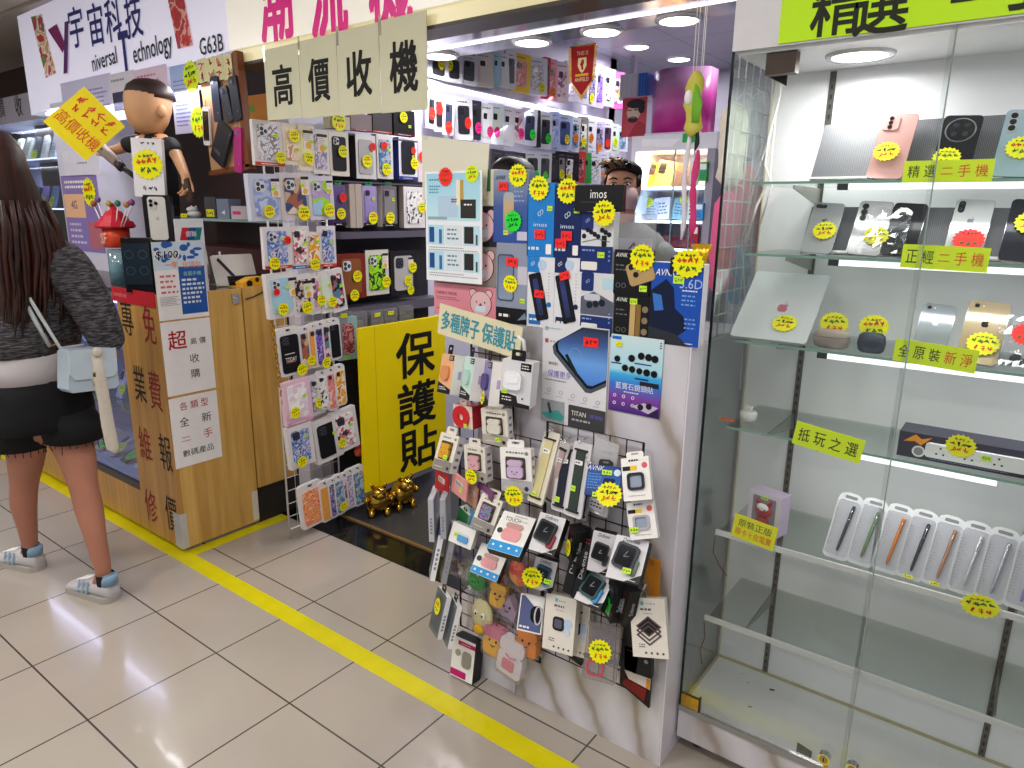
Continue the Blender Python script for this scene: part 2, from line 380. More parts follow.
m = MB(); wbox(m, (-3.1, 2.2, 0), (-3.0, 5.4, 2.83), LAV); struct('wall_left', m)
m = MB(); wbox(m, (-3.4, 5.4, 0), (-3.3, 6.2, 2.83), LAV); wbox(m, (-3.4, 5.3, 0), (-3.0, 5.4, 2.83), LAV); struct('wall_left_return', m)
m = MB(); wbox(m, (-3.4, 6.2, 0), (1.2, 6.3, 2.83), c('b9b4c4', .5)); struct('wall_back', m)
m = MB(); wbox(m, (.9, 2.2, 0), (1.0, 6.2, 2.83), LAV); struct('wall_right', m)
# ceilings
CP = tiles('b8b6c0', '6f6d78', .6, -2.9, 3.2, .004, .4, .02)
m = MB(); wbox(m, (-3.4, 3.14, 2.83), (1.2, 6.3, 2.9), CP); struct('ceiling_shop', m)
m = MB(); wbox(m, (-3.12, 2.02, 2.45), (1.2, 3.14, 2.9), c('a3a0ac', .16, .8, .1, 4)); struct('ceiling_soffit', m)
CM = tiles('d2c6b8', '8a8078', .6, -2.7, .2, .006, .5, .03)
m = MB(); wbox(m, (-9, -4, 2.85), (2.5, 2.0, 2.92), CM); struct('ceiling', m)
m = MB(); wbox(m, (-9, 2.0, 2.83), (-3.4, 6.3, 2.9), c('b8aca0', .5)); struct('ceiling_left', m)
def ceiling_lamp(lab, x, y, z, R, e, group):
    o = root('recessed_ceiling_lamp', lab, 'ceiling lamp', (x, y, z), (0, 0, 0), group)
    a = MB(); a.loft([((0, 0, -.001), R*1.22, R*1.22), ((0, 0, -.012), R*1.16, R*1.16), ((0, 0, -.012), R*1.0, R*1.0), ((0, 0, -.002), R*.98, R*.98)], c('e8e8ea', .2, .3), 24, False)
    a.build('trim_ring', o)
    b = MB(); b.loft([((0, 0, -.004), R*.98, R*.98), ((0, 0, -.009), R*.97, R*.97), ((0, 0, -.011), R*.6, R*.6)], glow('ffffff', e), 24); b.build('diffuser', o)
names = ['leftmost of the row along the front edge', 'second from left along the front edge', 'third from left along the front edge', 'rightmost of the row along the front edge',
         'in the grey panel ceiling above the pennant', 'in the grey panel ceiling above the pink picture', 'hidden deep in the shop']
for (x, y, z), n in zip(SHOP_LAMPS[:6], names):
    ceiling_lamp('round ceiling lamp in the shop, '+n, x, y, z, .085, 9, 'round ceiling lamps in the shop')
for i, (x, y) in enumerate(CORRIDOR_LAMPS):
    o = root('corridor_light_panel', 'square white light panel in the mall corridor ceiling', 'ceiling lamp', (x, y, 2.85), (0, 0, 0), 'corridor light panels')
    a = MB(); wbox(a, (-.31, -.31, -.012), (.31, -.29, 0), STEEL); wbox(a, (-.31, .29, -.012), (.31, .31, 0), STEEL); wbox(a, (-.31, -.29, -.012), (-.29, .29, 0), STEEL); wbox(a, (.29, -.29, -.012), (.31, .29, 0), STEEL); a.build('frame', o)
    a = MB(); wbox(a, (-.29, -.29, -.008), (.29, .29, -.002), glow('fffaf2', 6)); a.build('diffuser', o)
# LED strips of the shop
m = MB(); wbox(m, (-2.95, 2.915, 2.441), (-.8, 2.93, 2.45), glow('f4f2ff', 2)); one('led_strip', 'white LED strip along the mirrored edge of the shop ceiling', 'light strip', m)
m = MB(); wbox(m, (-2.985, 3.0, 2.325), (-2.955, 5.28, 2.345), glow('f4f2ff', 2)); wbox(m, (-3.0, 3.0, 2.345), (-2.95, 5.28, 2.355), c('d8d6e2', .3)); one('led_strip', 'glowing white LED strip running along the left wall between two rows of hanging packs', 'light strip', m)
area('wall_strip_light', (-2.93, 4.15, 2.32), 2.2, .03, 3, (.95, .94, 1), (0, RAD(-25), pi/2))
# ================================================================ fascia and its characters
m = MB(); m.box(-3.11, 2.262, -.62, 2.86, 2.0, 2.12, brightened_face('f0e6b8', .2), 0); m.box(-3.11, 2.325, -.7, 2.86, 1.985, 2.0, brightened_face('f6f2e6', .3))
m.box(-3.11, 2.255, -.62, 2.268, 1.995, 2.12, c('4b463a', .4))
fas = root('shop_fascia', 'cream shop sign board above the entrance with large pink characters', 'shop sign', (0, 0, 0)); m.build('board', fas)
PK = c('ff2fa0', .35)
for ch, px, py, h in (('潮', 274, -2, .32), ('流', 327, -10, .32), ('機', 389, -18, .32)):
    p = P('y', 1.98, px, py); a = MB(); a.text(ch, 0, 0, h, 0, PK, .215, .034)
    o = a.build('sign_character', fas); o.location = (p.x, 1.983, p.z)
# four taped papers: 高價收機
PAPER = c('dcdabd', .6, 0, .06, 5)
xs = [-2.84, -2.598, -2.355, -2.112, -1.865]
for i, ch in enumerate('高價收機'):
    x0, x1 = xs[i], xs[i+1]; w = x1-x0-.004; zt = 2.292+.006*i; zb = 2.005-.006*i
    o = root('paper_sign', 'cream paper sign with the brushed black character '+ch+' taped under the pink sign', 'paper sign', ((x0+x1)/2, 1.972, (zt+zb)/2), (0, 0, 0), 'four papers of one hand-brushed sign')
    a = MB(); hh = (zt-zb)/2
    a.prism([(-w/2, -hh), (w/2, -hh-.003), (w/2, hh+.003), (-w/2, hh)], 0, .003, PAPER); a.build('sheet', o)
    a = MB(); a.text(ch, .004, -.008, .16 if i < 3 else .172, -.001, c('121212', .6), .13 if i < 2 else .14, .03); a.build('lettering', o)
    a = MB(); a.box(-w/2-.001, hh-.05, -w/2+.012, hh+.02, -.001, 0, glass('f4f0d8', .05, film=.3)); a.build('clear_tape', o)
# pennant hanging in the entrance
p = P('y', 2.3, 582, 70)
o = root('pennant', 'red football pennant with a yellow fringe hanging inside the entrance', 'pennant', p)
PR = c('b01c22', .7); PY = c('e8b820', .7)
pts = [(-.072, .115), (.072, .115), (.062, -.055), (0, -.125), (-.062, -.055)]
a = MB(); a.prism(pts, 0, .004, PR)
a.text('THIS IS', 0, .082, .02, -.001, c('f0d9b0'), .07, .01); a.text('ANFIELD', 0, -.046, .019, -.001, c('f0e6d0'), .085, .01)
a.flat([(-.025, .06), (.025, .06), (.027, .02), (.012, -.005), (0, -.014), (-.012, -.005), (-.027, .02)], -.0008, c('f0e2b0'))
a.flat([(-.004, .05), (.008, .052), (.012, .035), (.006, .02), (.009, .0), (-.002, .0), (-.006, .018), (-.014, .03), (-.008, .034)], -.0012, PR)
a.box(-.04, -.03, .04, -.018, -.0012, 0, PY, .004); a.build('cloth', o)
a = MB(); n = 34
for (xa, za), (xb, zb) in ((pts[1], pts[2]), (pts[2], pts[3]), (pts[3], pts[4]), (pts[4], pts[0])):
    L = math.hypot(xb-xa, zb-za); k = int(L/.006); dx, dz = (xb-xa)/L, (zb-za)/L
    for i in range(k):
        x, z = xa+dx*(i+.5)*L/k, za+dz*(i+.5)*L/k; ox, oz = -dz*.018, dx*.018
        if abs(dx) > .3: ox, oz = 0, -.024
        sg = 1 if (x*ox) >= 0 else -1
        ox = abs(ox)*(1 if x > 0 else -1)
        a.flat([(x-dx*.0024, z-dz*.0024), (x+dx*.0024, z+dz*.0024), (x+ox+dx*.002, z+oz+dz*.002), (x+ox-dx*.002, z+oz-dz*.002)], .001, PY)
a.build('fringe', o)
a = MB(); a.bar((-.078, 0, .118), (.078, 0, .118), .004, GOLD); a.tube([(-.07, 0, .118), (0, 0, .17), (.07, 0, .118)], .0012, PY, 4); a.tube([(0, 0, .17), (0, .02, (2.45-p.z)/.68)], .001, PY, 4); a.build('hanging_rod', o); o.scale = (.68, .68, .68)

# ================================================================ wooden kiosk at the left
WD1 = wood('bf9148', 'dcb264'); WD2 = wood('a67638', 'c6964e')
KX0, KX1, KY, KT = -5.6, -3.1, 1.52, 1.246
k = root('kiosk_counter', 'wooden corner kiosk counter with red and black characters and a glass display front', 'counter', (0, 0, 0))
a = MB(); a.box(KX1-.375, .02, KX1, KT, KY, KY+.02, WD2); a.build('front_panel', k)
a = MB(); wbox(a, (KX1-.02, KY+.0205, .02), (KX1, 1.937, KT), WD1); a.build('side_panel', k, ) ['label'] = 'plain light wooden side panel'
a = MB(); a.box(KX0, .02, KX1-.376, .225, KY+.002, KY+.02, WD2); a.build('plinth_board', k)
a = MB(); a.box(KX0, .228, KX1-.378, .262, KY+.004, KY+.02, c('4a4a4e', .3, .5)); a.box(KX0, 1.19, KX1-.378, 1.225, KY+.004, KY+.02, STEEL); a.build('display_frame', k)
a = MB(); a.box(KX0, .262, KX1-.378, 1.19, KY+.008, KY+.014, glass('eef2fb', .08)); a.build('display_glass', k)
a = MB(); wbox(a, (KX0, KY+.02, KT-.02), (KX1-.02, 1.93, KT), c('3a3634', .25)); a.build('worktop', k)
a = MB(); a.box(KX1-.41, KT-.055, KX1-.005, KT+.012, KY-.004, KY, c('c01c2c', .35)); a.text('Smartphone', KX1-.33, KT-.022, .03, KY-.005, c('e88890'), .13); a.build('red_header_strip', k)
a = MB(); wbox(a, (KX0, KY+.03, 0), (KX1-.05, 1.92, .02), BLACK); wbox(a, (KX0, 1.9, .02), (KX1-.03, 1.93, KT-.02), c('8f88a8', .5)); wbox(a, (KX0, KY+.03, .24), (KX1-.4, 1.9, .25), c('b8b4cc', .4)); a.build('carcass', k)
a = MB(); wbox(a, (KX0, KY+.05, .6), (KX1-.4, 1.88, .606), glass('d8ecf4', .1)); wbox(a, (KX0, KY+.05, .92), (KX1-.4, 1.88, .926), glass('d8ecf4', .1)); a.build('display_shelf', k)
a = MB(); wbox(a, (KX1-.06, KY-.003, .02), (KX1+.002, KY-.0005, .20), glass('e8e4dc', .1, film=.45)); wbox(a, (KX1+.0005, KY-.003, .02), (KX1+.003, KY+.03, .20), glass('e8e4dc', .1, film=.45)); a.build('corner_guard', k)
a = MB(); wbox(a, (KX1, 1.905, .03), (KX1+.003, 1.936, .19), c('d8d0c8', .4)); a.build('edge_guard', k)
a = MB(); wbox(a, (KX0, KY+.04, 1.17), (KX1-.4, KY+.07, 1.188), glow('cfc8ff', 6)); a.build('display_light', k)
area('kiosk_display_light', (-4.4, 1.62, 1.16), 2.0, .05, 7, (.82, .78, 1))
KR, KB = c('8e1f24', .5), c('1d1a18', .5)
for ch, px, py, h, m_ in (('專', 127, 318, .165, KB), ('免', 149, 325, .175, KR), ('業', 139.5, 384, .18, KB), ('費', 155, 391, .19, KR), ('維', 145, 444, .175, KR), ('報', 165.5, 453, .18, KB), ('修', 151, 506, .175, KR), ('價', 171.5, 514, .185, KB)):
    p = P('y', KY-.001, px, py); a = MB(); a.text(ch, 0, 0, h, 0, m_, .112 if ch not in '維修' else .12, -.006)
    o = a.build('character', k); o.location = (p.x, KY-.0015, p.z)
# showcase contents: phones and tags lying in the lit display
R = random.Random(3)
for i in range(7):
    x = -3.56-.16*i; z = .262 if i % 2 else .262
    col_ = ['c9d8e8', 'e8e4ee', '35353c', 'b8a8d8', 'd8c8b0', '6a7aa8', 'e8e8e8'][i]
    o = root('display_phone', 'phone lying behind the kiosk display glass, '+['nearest the wooden corner', 'second from the wooden corner', 'third from the wooden corner', 'fourth from the wooden corner', 'fifth from the wooden corner', 'sixth from the wooden corner', 'farthest from the wooden corner'][i], 'phone', (x, 1.62, .263), (RAD(-62), 0, RAD(R.uniform(-12, 12))), 'phones in the kiosk display')
    a = MB(); a.box(-.037, 0, .037, .155, 0, .008, c(col_, .25), .009); a.box(-.032, .1, 0, .148, -.002, 0, c('22222a', .2), .006); a.build('body', o)
    star(o, .02, .06, .045, 'l' if i % 2 else 'g', -.003)
for j, zz in enumerate((.606, .926)):
    for i in range(6):
        x = -3.58-.17*i
        o = root('display_phone', 'phone on the kiosk display\'s %s glass shelf, %s from the wooden corner' % (('lower', 'upper')[j], ('first', 'second', 'third', 'fourth', 'fifth', 'sixth')[i]), 'phone', (x, 1.66, zz+.004), (RAD(-20), 0, 0), 'phones on the kiosk shelves')
        a = MB(); a.box(-.037, 0, .037, .155, 0, .008, c(['9aa8d8', 'e8e4ee', 'c8b8e0', '44444c', 'd8c8b0', '6a7aa8'][(i+j) % 6], .25), .009); a.box(-.032, .1, 0, .148, -.002, 0, c('22222a', .2), .006); a.build('body', o)
        star(o, .02, .05, .032, 'lgl'[i % 3], -.003)
# wooden side cabinet behind the kiosk
k2 = root('side_cabinet', 'light wooden side cabinet with a dark kick board behind the kiosk corner', 'cabinet', (0, 0, 0))
a = MB(); wbox(a, (-3.6, 1.947, .2), (KX1-.003, 2.19, KT+.004), WD1); a.build('body', k2)
a = MB(); wbox(a, (-3.6, 1.95, 0), (KX1-.02, 2.19, .2), c('2c2824', .5)); a.build('kick_board', k2)
a = MB(); a.T = Matrix.Translation((KX1+.0005, 1.9, 1.205)) @ Matrix.Rotation(pi/2, 4, 'Z'); a.box(-.018, -.03, .018, .02, -.012, 0, STEEL, .004); a.disc(0, -.005, .009, -.02, -.012, CHROME); a.build('cam_lock', k)
a = MB(); a.tube([(KX1+.004, 1.955, 1.192), (KX1+.004, 2.0, 1.2), (KX1+.004, 2.1, 1.235), (KX1+.004, 2.15, 1.262)], .003, DARKWIRE, 5); a.build('cable', k2)
# three sheets on the kiosk side
def sheet(lab, t, b, w=.236, y=1.643, turn=0):
    o = root('notice_sheet', lab, 'notice', (KX1+.003, y, (t+b)/2), (0, 0, pi/2), 'sheets taped to the kiosk side')
    a = MB(); a.box(-w/2, -(t-b)/2, w/2, (t-b)/2, 0, .002, c('f1eef0', .5)); a.build('sheet', o); return o, w, t-b
o, w, h = sheet('blue and white offer sheet headed $100 on the kiosk side', 1.478, 1.132)
a = MB(); a.rect(-w/2, .05, w/2, h/2, -.0006, c('cfe0f0')); a.rect(-.01, -h/2+.02, w/2-.004, .062, -.0008, c('2458a8'))
R = random.Random(5)
for i in range(14): a.flat(circ(R.uniform(-.1, .1), R.uniform(.09, .165), R.uniform(.008, .024), R.uniform(.006, .016), 9), -.001-.00002*i, c('2f5fae'))
a.text('$100', -.055, .115, .044, -.0013, WHITE, .112, .04, 0, None, .15); a.text('$100', -.055, .115, .038, -.0022, BLACK, .1, .01, 0, None, .15); a.text('一年', -.04, .072, .03, -.0014, c('f07818'), .06, .02); a.text('玻璃貼', .055, .07, .028, -.0014, c('f09028'), .09, .01)
a.text('各國手機', .053, .03, .02, -.0014, c('a8d8c0'), .085); a.lines(.0, -.11, w/2-.012, .012, 6, -.0014, c('dfe8f4'), .5, 3)
a.lines(-w/2+.02, -.06, -.018, .035, 4, -.0014, c('d87078'), .4, 5); a.lines(-w/2+.012, -.11, -.018, -.066, 6, -.0014, c('707078'), .3, 6)
a.build('print', o)
o, w, h = sheet('white sheet with a large red 超 character on the kiosk side', 1.124, .782)
a = MB(); RD = c('b81f26'); a.text('超', -.048, .085, .085, -.001, RD, .085, .016); a.text('高 價', .05, .07, .03, -.001, INK, .075); a.text('收', .025, -.01, .042, -.001, INK, .045); a.text('購', .022, -.082, .042, -.001, INK, .045); a.build('lettering', o)
o, w, h = sheet('white sheet listing 各類型全新二手 goods on the lower kiosk side', .77, .43)
a = MB(); a.text('各 類 型', 0, .125, .04, -.001, RD, .14); a.text('全', -.055, .05, .045, -.001, INK, .045); a.text('新', .055, .05, .045, -.001, INK, .048); a.text('二', -.055, -.035, .02, -.001, RD, .045); a.text('手', .055, -.03, .045, -.001, RD, .045); a.text('數碼產品', 0, -.105, .034, -.001, INK, .155); a.build('lettering', o)
# sign box above the kiosk
sg = root('sign_box', 'white kiosk sign box with large blue characters and English lettering', 'shop sign', (0, 0, 0))
SB = MB(); SB.prism([(-5.44, 2.20), (-3.12, 2.325), (-3.12, 2.83), (-5.44, 2.79)], 1.99, 2.2, brightened_face('e6e4f8', .3)); SB.build('box', sg)
def onp(px, py, y=1.985): return P('y', y, px, py)
a = MB()
BL = c('2a2f7a', .3)
for ch, px, py in (('宇', 76, 27), ('宙', 95.5, 24), ('科', 113, 19.5), ('技', 133, 15)):
    p = onp(px, py); a.text(ch, p.x, p.z, .21, p.y, BL, .175, .014)
p0, p1 = onp(122, 52), onp(178, 41)
a.text('niversal', onp(104, 60).x, onp(104, 59).z, .085, 1.985, c('1b1b28'), .30, .012, RAD(3)); a.text('T', onp(124.5, 50).x, onp(124.5, 52).z, .19, 1.984, BL, .10, .04); a.text('echnology', onp(152, 50).x, onp(152, 50.5).z, .125, 1.985, c('1b1b28'), .40, .012, RAD(3))
a.text('G63B', onp(211, 44).x, onp(211, 44.5).z, .075, 1.985, c('17171c'), .2, .012)
a.build('lettering', sg)
def pp(*pts): return [(onp(*q).x, onp(*q).z) for q in pts]
a = MB(); a.flat(pp((31, 17), (42, 14), (56, 73), (46, 78))[::-1], 1.984, blotch(['d83a3a', 'f0e8e0', 'e8b050', 'f4f0ea', 'c84848', '78a050'], 9)); a.build('fish_picture', sg)
a = MB(); a.flat(pp((168, 0), (184, -2), (193, 45), (178, 49))[::-1], 1.984, blotch(['b8202c', 'd83038', 'e8b0a0', 'b8202c', 'c8303a'], 14)); a.build('red_banner', sg)
a = MB(); a.flat(pp((48, 30), (57, 24), (66, 45), (63, 53))[::-1], 1.983, c('8a2a6a', .25)); a.flat(pp((65, 22), (69, 21), (68, 73), (64, 74))[::-1], 1.982, c('6a3a78', .25)); a.build('purple_mark', sg)
m = MB(); wbox(m, (-5.2, 1.985, 2.185), (-3.2, 2.0, 2.2), glow('f4f6ff', 3)); b_ = m.build('under_light', sg)
area('sign_under_light', (-4.2, 1.93, 2.2), 2.0, .04, 9, (.97, .97, 1), (RAD(-20), 0, 0))
# mall wall, neighbour showcase further left
m = MB(); wbox(m, (-9, 2.75, 0), (-3.6, 2.85, 2.83), c('4a3a34', .5)); struct('wall_kiosk', m)
m = MB(); wbox(m, (-9.05, -4, 0), (-9, 2.8, 2.9), c('a8a098', .5)); struct('wall_far_left', m)
# ================================================================ people helpers
def skin_mesh(name, nodes, edges, mat, parent=None, sub=2, root_node=0):
    """nodes: (point, rx, ry); grows one continuous surface over the joints"""
    me = bpy.data.meshes.new(name); me.from_pydata([tuple(n[0]) for n in nodes], edges, []); me.update()
    o = bpy.data.objects.new(name, me); COL.objects.link(o)
    md = o.modifiers.new('skin', 'SKIN'); md.use_smooth_shade = True
    for i, n in enumerate(nodes):
        sv = me.skin_vertices[0].data[i]; sv.radius = (n[1], n[2] if len(n) > 2 else n[1]); sv.use_root = i == root_node
    sb = o.modifiers.new('subdivision', 'SUBSURF'); sb.levels = sub; sb.render_levels = sub
    bpy.context.view_layer.update()
    dg = bpy.context.evaluated_depsgraph_get(); m2 = bpy.data.meshes.new_from_object(o.evaluated_get(dg))
    bpy.data.objects.remove(o); bpy.data.meshes.remove(me)
    m2.materials.clear(); m2.materials.append(mat)
    for p in m2.polygons: p.use_smooth = True
    m2.name = name; r = bpy.data.objects.new(name, m2); COL.objects.link(r)
    if parent is not None: r.parent = parent
    return r
def W(px, py, D):
    d = ray(px, py); t = D/math.hypot(d.x, d.y); return Vector((0, 0, CAM_H))+d*t
SKIN1 = c('a8715c', .5, 0, .06, 14); SKIN2 = c('d8a288', .5, 0, .04, 14)
# ---------------------------------------------------------------- the woman walking away at the left
org = Vector((-3.25, 1.05, 0))
wo = root('person', 'woman in a dark knitted top and black shorts walking away at the left edge', 'person', org)
def L(px, py, D): return W(px, py, D)-org
FW = Vector((-.955, -.297, 0)); RT = Vector((-.297, .955, 0))
fl, fr_ = Vector((-3.50, 1.02, 0))-org, Vector((-2.965, 1.11, 0))-org      # heels on the floor
N = [(L(40, 405, 3.38), .135, .105), (L(40, 355, 3.4), .115, .09), (L(30, 300, 3.4), .135, .095), (L(22, 250, 3.38), .13, .085), (L(2, 215, 3.36), .05, .05), (L(-16, 192, 3.34), .05, .05), (L(-26, 167, 3.32), .082, .095), (L(-29, 140, 3.32), .072, .085),
     (L(24, 428, 3.45), .088, .088), (L(26, 455, 3.5), .078, .078), (L(24, 486, 3.56), .055, .055), (L(23, 503, 3.58), .056, .058), (L(27, 525, 3.6), .042, .044), (fl+Vector((0, 0, .10))+FW*.0, .031, .033), (fl+Vector((0, 0, .045))+FW*.05, .032, .03), (fl+FW*.17+Vector((0, 0, .03)), .03, .022),
     (L(70, 428, 3.36), .088, .088), (L(77, 455, 3.33), .078, .078), (L(84, 488, 3.27), .056, .056), (L(89, 508, 3.25), .057, .06), (L(95, 535, 3.2), .043, .045), (fr_+Vector((0, 0, .12)), .031, .033), (fr_+Vector((0, 0, .05))+FW*.05, .032, .03), (fr_+FW*.17+Vector((0, 0, .03)), .03, .022),
     (L(66, 262, 3.3), .055, .05), (L(98, 318, 3.28), .045, .043), (L(112, 352, 3.3), .034, .034), (L(104, 376, 3.34), .027, .022), (L(98, 388, 3.36), .03, .016),
     (L(-22, 255, 3.5), .055, .05), (L(-50, 315, 3.55), .045, .043), (L(-48, 372, 3.5), .03, .026), (L(-46, 392, 3.48), .032, .016)]
E_ = [(0, 1), (1, 2), (2, 3), (3, 4), (4, 5), (5, 6), (6, 7), (0, 8), (8, 9), (9, 10), (10, 11), (11, 12), (12, 13), (13, 14), (14, 15), (0, 16), (16, 17), (17, 18), (18, 19), (19, 20), (20, 21), (21, 22), (22, 23), (3, 24), (24, 25), (25, 26), (26, 27), (27, 28), (3, 29), (29, 30), (30, 31), (31, 32)]
skin_mesh('body', N, E_, SKIN1, wo)
# fingers of both hands, rooted in the palms
def fingers(par, wrist, tip, side, mat, r=.0075):
    d = (tip-wrist).normalized(); s = side.normalized(); nrm = d.cross(s)
    for i, (o, l) in enumerate(((-.026, .058), (-.009, .07), (.009, .066), (.026, .05))):
        a = tip+s*o-d*.01; skin_mesh('finger', [(a, r), (a+d*l*.45+nrm*.006, r*.95), (a+d*l*.75+nrm*.02, r*.9), (a+d*l*.85+nrm*.038, r*.75)], [(0, 1), (1, 2), (2, 3)], mat, par, 1)
    a = wrist+s*.022+d*.015; skin_mesh('thumb', [(a, r*1.25), (a+s*.022+d*.03, r*1.1), (a+s*.026+d*.058, r*.9)], [(0, 1), (1, 2)], mat, par, 1)
fingers(wo, N[27][0], N[28][0], FW, SKIN1); fingers(wo, N[31][0], N[32][0], FW, SKIN1)
KN = bpy.data.materials.new('dark_knit'); KN.use_nodes = True; t_ = KN.node_tree; b_ = t_.nodes['Principled BSDF']
tc_ = t_.nodes.new('ShaderNodeTexCoord'); mp_ = t_.nodes.new('ShaderNodeMapping'); mp_.inputs['Scale'].default_value = (22, 22, 130); n_ = t_.nodes.new('ShaderNodeTexNoise'); n_.inputs['Scale'].default_value = 1.4; n_.inputs['Detail'].default_value = 4
r_ = t_.nodes.new('ShaderNodeValToRGB'); r_.color_ramp.elements[0].position = .42; r_.color_ramp.elements[0].color = lin('1d1b1e'); r_.color_ramp.elements[1].position = .7; r_.color_ramp.elements[1].color = lin('68646a')
t_.links.new(tc_.outputs['Object'], mp_.inputs[0]); t_.links.new(mp_.outputs[0], n_.inputs[0]); t_.links.new(n_.outputs['Fac'], r_.inputs[0]); t_.links.new(r_.outputs[0], b_.inputs['Base Color']); b_.inputs['Roughness'].default_value = .85
AN = math.atan2(RT.y, RT.x)
def rg(p, w, d): return (p, w, d, AN)
a = MB()
a.loft([rg(L(34, 352, 3.4), .185, .125), rg(L(34, 340, 3.4), .19, .13), rg(L(35, 315, 3.4), .205, .135), rg(L(33, 285, 3.39), .21, .135), rg(L(27, 258, 3.38), .205, .125), rg(L(22, 242, 3.37), .17, .1), rg(L(10, 224, 3.36), .09, .08), rg(L(4, 214, 3.36), .07, .07)], KN, 24)
a.build('knitted_top', wo)
for nm, nn in (('sleeve', [(24, .1), (25, .085), (26, .066)]), ('sleeve', [(29, .085), (30, .07), (31, .052)])):
    ps = [N[i][0] for i, _ in nn]; top = ps[0]+(N[3][0]-ps[0])*.5
    skin_mesh(nm, [(top, .1), (ps[0], nn[0][1]), (ps[1], nn[1][1]), (ps[2], nn[2][1])], [(0, 1), (1, 2), (2, 3)], KN, wo, 2)
a = MB(); a.loft([rg(L(38, 378, 3.39), .178, .122), rg(L(36, 364, 3.4), .182, .127), rg(L(35, 346, 3.4), .178, .122)], c('b9b3b6', .7), 20); a.build('white_shirt_hem', wo)
SHO = c('0f0f12', .85, 0, .2, 60); a = MB()
a.loft([rg(L(46, 424, 3.39), .20, .15), rg(L(45, 412, 3.39), .20, .15), rg(L(42, 392, 3.39), .195, .14), rg(L(38, 374, 3.4), .182, .125)], SHO, 24)
a.loft([rg(L(22, 446, 3.46), .112, .112), rg(L(24, 430, 3.45), .118, .118), rg(L(32, 410, 3.41), .125, .12)], SHO, 18); a.loft([rg(L(75, 438, 3.34), .112, .115), rg(L(72, 425, 3.35), .12, .122), rg(L(58, 410, 3.37), .13, .125)], SHO, 18)
R = random.Random(4)
for cx, cy, D in ((22, 446, 3.46), (75, 438, 3.34)):
    q = L(cx, cy, D)
    for i in range(26):
        t = 2*pi*i/26; p = q+RT*(.113*cos(t))+FW*(.113*sin(t)); a.bar(p+Vector((0, 0, .006)), p+Vector((R.uniform(-.008, .008), R.uniform(-.008, .008), -R.uniform(.01, .04))), .0016, SHO, 4)
a.build('frayed_shorts', wo)
HAIR = bpy.data.materials.new('long_hair'); HAIR.use_nodes = True; t_ = HAIR.node_tree; b_ = t_.nodes['Principled BSDF']
tc_ = t_.nodes.new('ShaderNodeTexCoord'); mp_ = t_.nodes.new('ShaderNodeMapping'); mp_.inputs['Scale'].default_value = (60, 60, 2); n_ = t_.nodes.new('ShaderNodeTexNoise'); n_.inputs['Scale'].default_value = 1.2; n_.inputs['Detail'].default_value = 3
r_ = t_.nodes.new('ShaderNodeValToRGB'); r_.color_ramp.elements[0].position = .35; r_.color_ramp.elements[0].color = lin('1c0f0e'); r_.color_ramp.elements[1].position = .75; r_.color_ramp.elements[1].color = lin('4a2117')
t_.links.new(tc_.outputs['Object'], mp_.inputs[0]); t_.links.new(mp_.outputs[0], n_.inputs[0]); t_.links.new(n_.outputs['Fac'], r_.inputs[0]); t_.links.new(r_.outputs[0], b_.inputs['Base Color']); b_.inputs['Roughness'].default_value = .42
a = MB(); BK = -FW
def hr(px, py, D, w, d): return (L(px, py, D)+BK*.06, w, d, AN)
a.loft([hr(16, 322, 3.33, .02, .015), hr(18, 318, 3.33, .085, .03), hr(18, 305, 3.33, .12, .045), hr(18, 280, 3.33, .14, .06), hr(14, 250, 3.32, .145, .07), hr(6, 225, 3.31, .14, .085), hr(-8, 198, 3.30, .13, .1), hr(-20, 172, 3.30, .12, .12), hr(-26, 150, 3.3, .11, .12), hr(-30, 133, 3.31, .08, .09), hr(-31, 126, 3.31, .03, .035)], HAIR, 28)
R = random.Random(8)
for i in range(34):
    o = R.uniform(-.12, .12); p0 = L(-6, 200, 3.30)+BK*R.uniform(.12, .16)+RT*o*.8; p1 = L(12, 255, 3.3)+BK*R.uniform(.10, .135)+RT*o*1.1; p2 = L(17, R.uniform(300, 335), 3.32)+BK*R.uniform(.07, .11)+RT*o*1.05
    a.tube([p0, p0.lerp(p1, .5)+BK*.012, p1, p1.lerp(p2, .6)+BK*.008, p2], [.006, .011, .011, .008, .002], HAIR, 5)
a.build('hair', wo)
